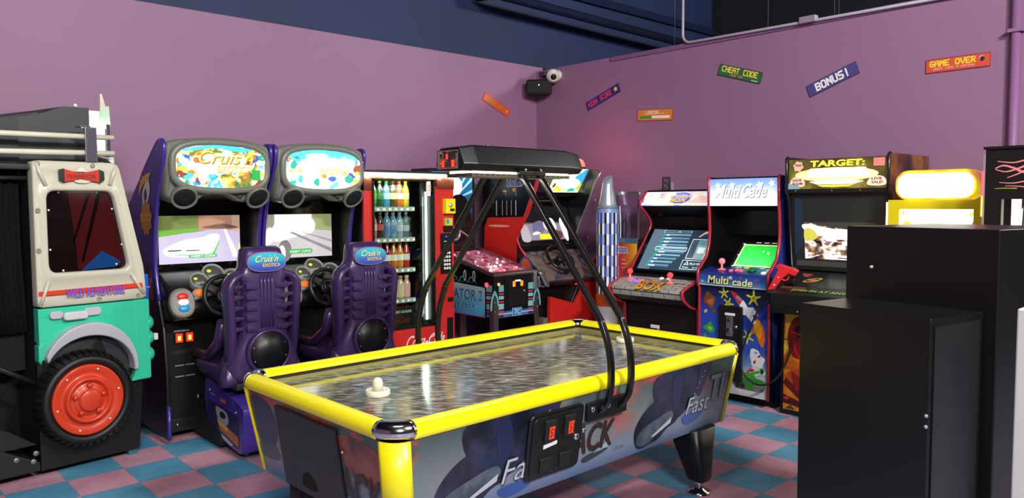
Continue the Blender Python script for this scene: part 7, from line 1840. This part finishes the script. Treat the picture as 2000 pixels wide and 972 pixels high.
# monitor bezel and tube
bz = MB().prism([(0.04, 1.655), (0.055, 1.655), (0.125, 1.09), (0.10, 1.085)], 'x', 0.018, TW-0.018).build('bezel', P('#20221f', 0.25), tg)
bo = Vector((0.018, 0.10, 1.085)); bu = Vector((0, -0.06, 0.57)).normalized()
art('screen_image', bz, bo, X_, bu, [(rect(0.03, 0.03, 0.68, 0.545), P('#2c2f2d', 0.2)), (rect(0.03, 0.03, 0.68, 0.07), P('#4a4d4b', 0.2)), ([(0.02, 0.10), (0.09, 0.20), (0.09, 0.53), (0.03, 0.545)], P('#2a3a52', 0.2)),
    (rect(0.10, 0.085, 0.62, 0.36), N([(0.34, '#14141a'), (0.44, '#5a4a4a'), (0.50, '#a87c4a'), (0.55, '#d8d4d0'), (0.62, '#f4f6f8'), (0.7, '#8a5a5a')], 13, 5, emit=0.7, dist=0.6, seed=4.0, stretch=(1, 1, 1.6))), ([(0.10, 0.36), (0.62, 0.36), (0.62, 0.29), (0.36, 0.315)], P('#4a4b44', 0.2)), (smooth([(0.10, 0.30), (0.10, 0.345), (0.30, 0.315), (0.62, 0.26), (0.62, 0.21), (0.36, 0.255), (0.2, 0.26)], 4, True), P('#e4eee4', emit=0.9)), (smooth([(0.10, 0.23), (0.105, 0.31), (0.17, 0.30), (0.20, 0.25), (0.15, 0.22)], 4, True), P('#c8c24a', emit=0.6)), (rect(0.24, 0.235, 0.62, 0.27), P('#f4f8f8', emit=1.2)), (rect(0.38, 0.19, 0.62, 0.222), P('#eaf0f4', emit=1.0)),
    ([(0.10, 0.088), (0.20, 0.11), (0.22, 0.12), (0.13, 0.088)], P('#f4f4f4', emit=1.1)), (rect(0.30, 0.103, 0.55, 0.118), P('#e6e6ea', emit=0.9)), (rect(0.25, 0.088, 0.52, 0.095), P('#f4f4f4', emit=1))], t=0.002)
# control panel with gun
cpg = MB().prism([(-0.235, 0.85), (-0.248, 0.93), (-0.225, 0.942), (0.075, 1.07), (0.11, 1.075), (0.11, 0.80), (-0.10, 0.802)], 'x', 0.018, TW-0.018).build('control_panel', P('#1a1c1a', 0.35), tg, bevel=0.004)
cu = Vector((0, 0.30, 0.128)).normalized()
co = Vector((0.018, -0.225, 0.942))
art('panel_print', cpg, co, X_, cu, [(rect(0.30, 0.10, 0.62, 0.31), P('#26312e', 0.25)), ([(0.04, 0.05), (0.24, 0.06), (0.22, 0.09), (0.05, 0.085)], P('#7a2f38', 0.35)), ([(0.10, 0.30), (0.19, 0.29), (0.165, 0.245), (0.135, 0.245)], P('#a83a44', 0.35)), (smooth([(0.16, 0.17), (0.20, 0.22), (0.28, 0.24), (0.26, 0.19), (0.20, 0.165)], 4, True), P('#b8a82a', 0.35)), (smooth([(0.175, 0.18), (0.205, 0.215), (0.265, 0.23), (0.245, 0.195), (0.205, 0.175)], 4, True), P('#221c12', 0.35)), (ell(0.22, 0.202, 0.028, 0.02), P('#c02a2a', 0.35)), (rect(0.18, 0.20, 0.26, 0.204), P('#e0d040', 0.35)), ([(0.10, 0.02), (0.34, 0.02), (0.33, 0.06), (0.13, 0.05)], P('#203426', 0.4))])
text(cpg, 'JOIN IN AT ANY TIME', P('#7ec43a', 0.4, emit=0.15), co+X_*0.14+cu*0.012, X_, cu, 0.52, 0.034, 0.007, 0.15, bold=0.01)
MB().box(0.02, TW-0.02, -0.232, 0.0, 0.785, 0.85).build('panel_apron', P('#0d0d0e', 0.4), tg, bevel=0.006)
# front artwork: hot yellow and red with missiles
fp = MB().box(0.03, TW-0.03, -0.045, -0.03, 0.04, 0.775).build('front_panel', N([(0.32, '#3a0c08'), (0.42, '#8a2410'), (0.5, '#c8621a'), (0.58, '#d8a81e'), (0.66, '#e6d060')], 3.2, 3, rough=0.3, dist=0.4, seed=1.0), tg)
fo = (0.03, -0.045, 0.04)
HOT = P('#c41e28', 0.3)
art('front_print', fp, fo, X_, Z_, [(rect(0.01, 0.50, 0.11, 0.72), P('#d8b01c', 0.35)), (smooth([(0.04, 0.62), (0.09, 0.70), (0.20, 0.71), (0.24, 0.60), (0.20, 0.42), (0.08, 0.40), (0.03, 0.5)], 5, True), P('#7a1a10', 0.35)), (smooth([(0.08, 0.58), (0.10, 0.64), (0.20, 0.64), (0.20, 0.56), (0.14, 0.54)], 5, True), P('#120c0a', 0.35)), (ell(0.175, 0.52, 0.05, 0.035), P('#120c0a', 0.35)),
    (stroke(ell(0.17, 0.50, 0.085, 0.115, 30, PI, 2*PI), 0.012), HOT), (stroke([(0.185, 0.30), (0.185, 0.42)], 0.012), HOT), (stroke([(0.185, 0.58), (0.185, 0.70)], 0.010), P('#d8d4cc', 0.4)), (stroke(smooth([(0.05, 0.60), (0.12, 0.575), (0.22, 0.60)], 4), 0.012), HOT), (rect(0.0, 0.525, 0.06, 0.53), P('#3a1c08', 0.4)),
    ([(0.0, 0.20), (0.02, 0.24), (0.16, 0.13), (0.18, 0.105), (0.155, 0.105), (0.12, 0.10)], P('#5a140c', 0.35)), ([(0.0, 0.05), (0.0, 0.115), (0.17, 0.065), (0.20, 0.05), (0.20, 0.028), (0.17, 0.03)], P('#4a100a', 0.35)), ([(0.0, 0.085), (0.03, 0.10), (0.055, 0.09), (0.03, 0.072)], P('#b83a28', 0.35)), ([(0.03, 0.28), (0.2, 0.36), (0.22, 0.22)], P('#b8401c', 0.35)), ([(0.06, 0.30), (0.10, 0.15), (0.22, 0.20)], P('#8a1c10', 0.35)), ([(0.02, 0.01), (0.06, 0.04), (0.1, 0.01)], P('#5a3a10', 0.35))])
for z in (0.44, 0.395): MB().ball((0.245, -0.047, z), 0.010, 10).build('panel_bolt', P('#e6e2de', 0.25, 0.5), fp)
for x, z in ((0.225, 0.79),): MB().ball((x, -0.235, z+0.02), 0.006, 8).build('apron_screw', P('#8a8a86', 0.3), tg)
MB().box(0.0, TW, -0.04, 0.0, 0.0, 0.04).build('toe_board', P('#120c0a', 0.5), tg)
# the gun rests on the left edge of its panel; its hose loops down to the floor side
gn = thing('light_gun', 'red plastic light gun lying on the left edge of the black shooting cabinet', 'light gun', (5.18, 2.775, 0.985), R(-90))
GR_ = P('#cf2329', 0.35)
mb = MB(); mb.T = Matrix.Rotation(R(20), 4, 'Z') @ Matrix.Scale(1.12, 4)
mb.prism([(-0.055, -0.035), (-0.02, -0.045), (0.04, 0.045), (0.075, 0.075), (0.10, 0.06), (0.115, 0.085), (0.095, 0.115), (0.02, 0.14), (0.0, 0.13), (-0.01, 0.115), (0.01, 0.10)], 'y', -0.022, 0.022)
body = mb.build('grip_and_body', GR_, gn, bevel=0.008, seg=3)
mb = MB(); mb.T = Matrix.Rotation(R(20), 4, 'Z') @ Matrix.Scale(1.12, 4); mb.prism([(0.07, 0.075), (0.115, 0.06), (0.14, 0.095), (0.10, 0.12)], 'y', -0.028, 0.028); mb.build('barrel', GR_, gn, bevel=0.008, seg=3)
mb = MB(); mb.T = Matrix.Rotation(R(20), 4, 'Z') @ Matrix.Scale(1.12, 4); mb.tube(smooth([(0.02, 0, 0.05), (0.045, 0, 0.03), (0.07, 0, 0.04), (0.075, 0, 0.07)], 4), 0.006, 8); mb.build('trigger_guard', GR_, gn)
mb = MB(); mb.T = Matrix.Rotation(R(20), 4, 'Z') @ Matrix.Scale(1.12, 4); mb.ball((-0.012, -0.0225, 0.0), 0.006, 8); mb.ball((0.012, -0.0225, 0.05), 0.005, 8); mb.build('gun_screw', P('#f0d8d0', 0.3), gn)
MB().box(0.04, 0.12, 0.03, 0.14, 0.0, 0.05).build('holster', P('#0b0b0c', 0.4), gn, bevel=0.01)
hp = [(5.155, 2.815, 0.955), (5.15, 2.86, 0.88), (5.19, 2.98, 0.66), (5.20, 3.06, 0.45), (5.20, 3.065, 0.32), (5.20, 3.00, 0.235), (5.21, 2.90, 0.21), (5.24, 2.80, 0.27), (5.275, 2.74, 0.40), (5.29, 2.715, 0.50), (5.30, 2.705, 0.56)]
tag(MB().tube(smooth(hp, 6), 0.0075, 10).build('gun_cable', P('#1c1b1b', 0.4), None), 'black cable looping down from the red gun in front of the blue cabinet', 'cable')
# ---------------------------------------------------------------- bright yellow cabinet
yc = rw('arcade_cabinet', 'yellow cabinet with a glowing rounded white top sign behind the black box', 5.24, 2.025)
YLW = P('#e0cc12', 0.35)
YW = 0.565
mb = MB()
mb.box(0.0, YW, 0.0, 0.04, 1.54, 1.60).box(0.0, 0.07, 0.0, 0.04, 0.55, 1.54).box(YW-0.06, YW, 0.0, 0.04, 0.55, 1.54).box(0.0, YW, 0.0, 0.04, 0.0, 0.55)
mb.build('front_frame', YLW, yc)
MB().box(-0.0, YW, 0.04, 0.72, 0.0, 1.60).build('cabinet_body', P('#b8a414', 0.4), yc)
MB().box(-0.012, 0.0, 0.0, 0.03, 0.9, 1.585).build('edge_light', P('#fff8d0', emit=3.0), yc)
pn = MB().box(0.07, YW-0.06, 0.02, 0.045, 0.9, 1.54).build('lit_panel', P('#fffbe2', emit=3.0), yc)
for nm_, pts_, h_, e_ in (('printed_face', smooth([(0.01, 0.03), (0.03, 0.055), (0.06, 0.06), (0.065, 0.03), (0.04, 0.015)], 4, True), '#f2e01a', 1), ('printed_leaf', ell(0.02, 0.115, 0.008, 0.014), '#9ad83a', 1), ('printed_leaf', ell(0.42, 0.11, 0.01, 0.012), '#c8e84a', 1), ('printed_dot', ell(0.43, 0.05, 0.006, 0.01), '#b05a9a', 0.6), ('printed_dash', ell(0.14, 0.028, 0.012, 0.005), '#8a7a4a', 0.3), ('printed_dash', ell(0.29, 0.024, 0.012, 0.005), '#8a7a4a', 0.3)):
    art(nm_, pn, (0.07, 0.02, 1.40), X_, Z_, [(pts_, P(h_, emit=e_))], t=0.002)
tp_ = rrect(0.05, 1.60, 0.515, 1.79, 0.075)
ts = MB().prism(rrect(0.04, 1.598, 0.525, 1.79, 0.08), 'y', 0.0, 0.16).build('top_sign', N([(0.4, '#e0961a'), (0.5, '#f0b81e'), (0.6, '#e8d81e'), (0.75, '#d06a4a')], 5, 3, emit=0.7), yc, bevel=0.01)
MB().prism(rrect(0.062, 1.612, 0.503, 1.768, 0.062), 'y', -0.012, 0.002).build('sign_face', P('#fffdf0', emit=5.0), ts)
# ---------------------------------------------------------------- black cabinet with pink flames
fc = rw('prize_cabinet', 'black cabinet with pink painted flames at the far right picture edge', 4.98, 1.39)
FWD = 0.82
FBK = P('#14110f', 0.35)
mb = MB()
mb.box(0.0, FWD, 0.0, 0.05, 1.60, 1.885).box(0.0, 0.085, 0.0, 0.05, 0.75, 1.60).box(FWD-0.085, FWD, 0.0, 0.05, 0.75, 1.60).box(0.0, FWD, 0.0, 0.05, 0.0, 0.75)
fr = mb.build('front_frame', FBK, fc)
MB().box(0, 0.012, 0.05, 0.72, 0, 1.885).box(FWD-0.012, FWD, 0.05, 0.72, 0, 1.885).box(0.012, FWD-0.012, 0.70, 0.72, 0, 1.885).box(0.012, FWD-0.012, 0.05, 0.70, 1.83, 1.885).box(0.012, FWD-0.012, 0.05, 0.70, 0.0, 0.9).build('cabinet_body', FBK, fc)
MB().box(-0.01, FWD+0.01, -0.012, 0.72, 1.885, 1.90).build('top_board', P('#0c0a0a', 0.4), fc)
PKF = P('#dc8284', 0.35)
art('flame_print', fr, (0, 0, 1.62), X_, Z_, [(stroke(smooth(p, 6), w0, w1), PKF) for p, w0, w1 in (
    ([(0.06, 0.195), (0.14, 0.185), (0.22, 0.20), (0.32, 0.185), (0.5, 0.20), (0.62, 0.185), (0.76, 0.2)], 0.004, 0.02), ([(0.05, 0.155), (0.09, 0.17), (0.14, 0.155), (0.20, 0.13), (0.30, 0.16), (0.5, 0.15), (0.64, 0.165), (0.77, 0.15)], 0.006, 0.024), ([(0.05, 0.15), (0.10, 0.135), (0.16, 0.15), (0.24, 0.185), (0.34, 0.21), (0.5, 0.225), (0.70, 0.215)], 0.004, 0.02),
    ([(0.11, 0.10), (0.16, 0.12), (0.22, 0.145), (0.30, 0.11), (0.5, 0.12), (0.60, 0.13), (0.74, 0.115)], 0.004, 0.022), ([(0.07, 0.075), (0.14, 0.07), (0.22, 0.08), (0.32, 0.06), (0.5, 0.085), (0.64, 0.07), (0.77, 0.08)], 0.003, 0.02), ([(0.10, 0.055), (0.18, 0.05), (0.26, 0.035), (0.5, 0.05), (0.62, 0.055), (0.74, 0.045)], 0.003, 0.016))]+[(stroke([(0.05, 0.04), (0.10, 0.042), (0.16, 0.04)], 0.003, 0.006), P('#a8a02a', 0.4))])
MB().box(-0.012, 0.0, 0.0, 0.035, 0.9, 1.86).build('edge_strip', P('#b9aca8', 0.3, 0.5), fc)
MB().box(-0.018, -0.010, -0.004, 0.02, 1.62, 1.76).build('red_light_strip', P('#ff3040', emit=4.0), fc)
MB().box(-0.018, -0.010, -0.004, 0.02, 1.50, 1.62).build('amber_light_strip', P('#ffb03a', emit=1.6), fc)
MB().box(0.085, FWD-0.085, 0.20, 0.22, 0.9, 1.60).build('lit_back', P('#fdf6de', emit=2.0), fc)
MB().box(0.085, FWD-0.085, 0.012, 0.016, 0.75, 1.60).build('window_pane', GLASS('#ffffff', 0.08), fc)
g = MB().box(0.16, 0.50, 0.10, 0.18, 1.545, 1.60).build('gantry', N([(0.4, '#6a5a4a'), (0.6, '#a89a7a')], 20, 3), fc)
for x in (0.165, 0.21, 0.235): MB().tube([(x, 0.14, 1.55), (x-0.005, 0.14, 1.45), (x+0.012, 0.14, 1.30)], 0.006, 6).build('hanging_cable', P('#4a4438', 0.4), fc)
MB().box(0.24, 0.33, 0.11, 0.17, 1.50, 1.545).build('claw_carriage', P('#2a2a2c', 0.35), fc, bevel=0.006)
MB().cyl((0.285, 0.14, 1.28), (0.285, 0.14, 1.50), 0.022).build('claw_shaft', P('#b9b4aa', 0.3, 0.6), fc)
# ---------------------------------------------------------------- plain black cabinet back in the foreground
bb_ = thing('black_cabinet', 'large plain black stepped cabinet at the right foreground, seen from behind', 'cabinet', (2.80, 1.401, 0), R(-101))
FB = P('#100f0e', 0.34, spec=0.4, grain=0.15)
lo_ = MB().box(0.0, 0.511, 0.0, 0.33, 0.0, 1.197).build('lower_box', FB, bb_, bevel=0.004)
hi_ = MB().box(-0.03, 0.56, 0.325, 0.93, 0.0, 1.488).build('upper_box', FB, bb_, bevel=0.005)
MB().ball((0.085, 0.322, 1.327), 0.0075, 10).build('bolt', P('#d8d4cc', 0.25, 0.7), hi_)
for z in (0.872, 0.835): MB().ball((0.505, -0.001, z), 0.007, 10).build('bolt', P('#c4c4c4', 0.25, 0.7), lo_)
MB().box(0.512, 0.516, 0.02, 0.30, 0.02, 1.17).build('edge_seam', P('#181818', 0.4), lo_)
# ---------------------------------------------------------------- white post at the picture edge
tag(MB().box(2.60, 2.66, 0.572, 0.632, 0.0, 1.27).build('white_post', P('#cfcdc8', 0.4), None, bevel=0.006), 'white upright post at the lower right picture edge', 'post')
# ---------------------------------------------------------------- keep the tree at thing > part > sub-part
def depth(o):
    n = 1
    while o.parent: o = o.parent; n += 1
    return n
for o in list(COL.objects):
    while depth(o) > 3 and o.type != 'LIGHT':
        o.parent = o.parent.parent
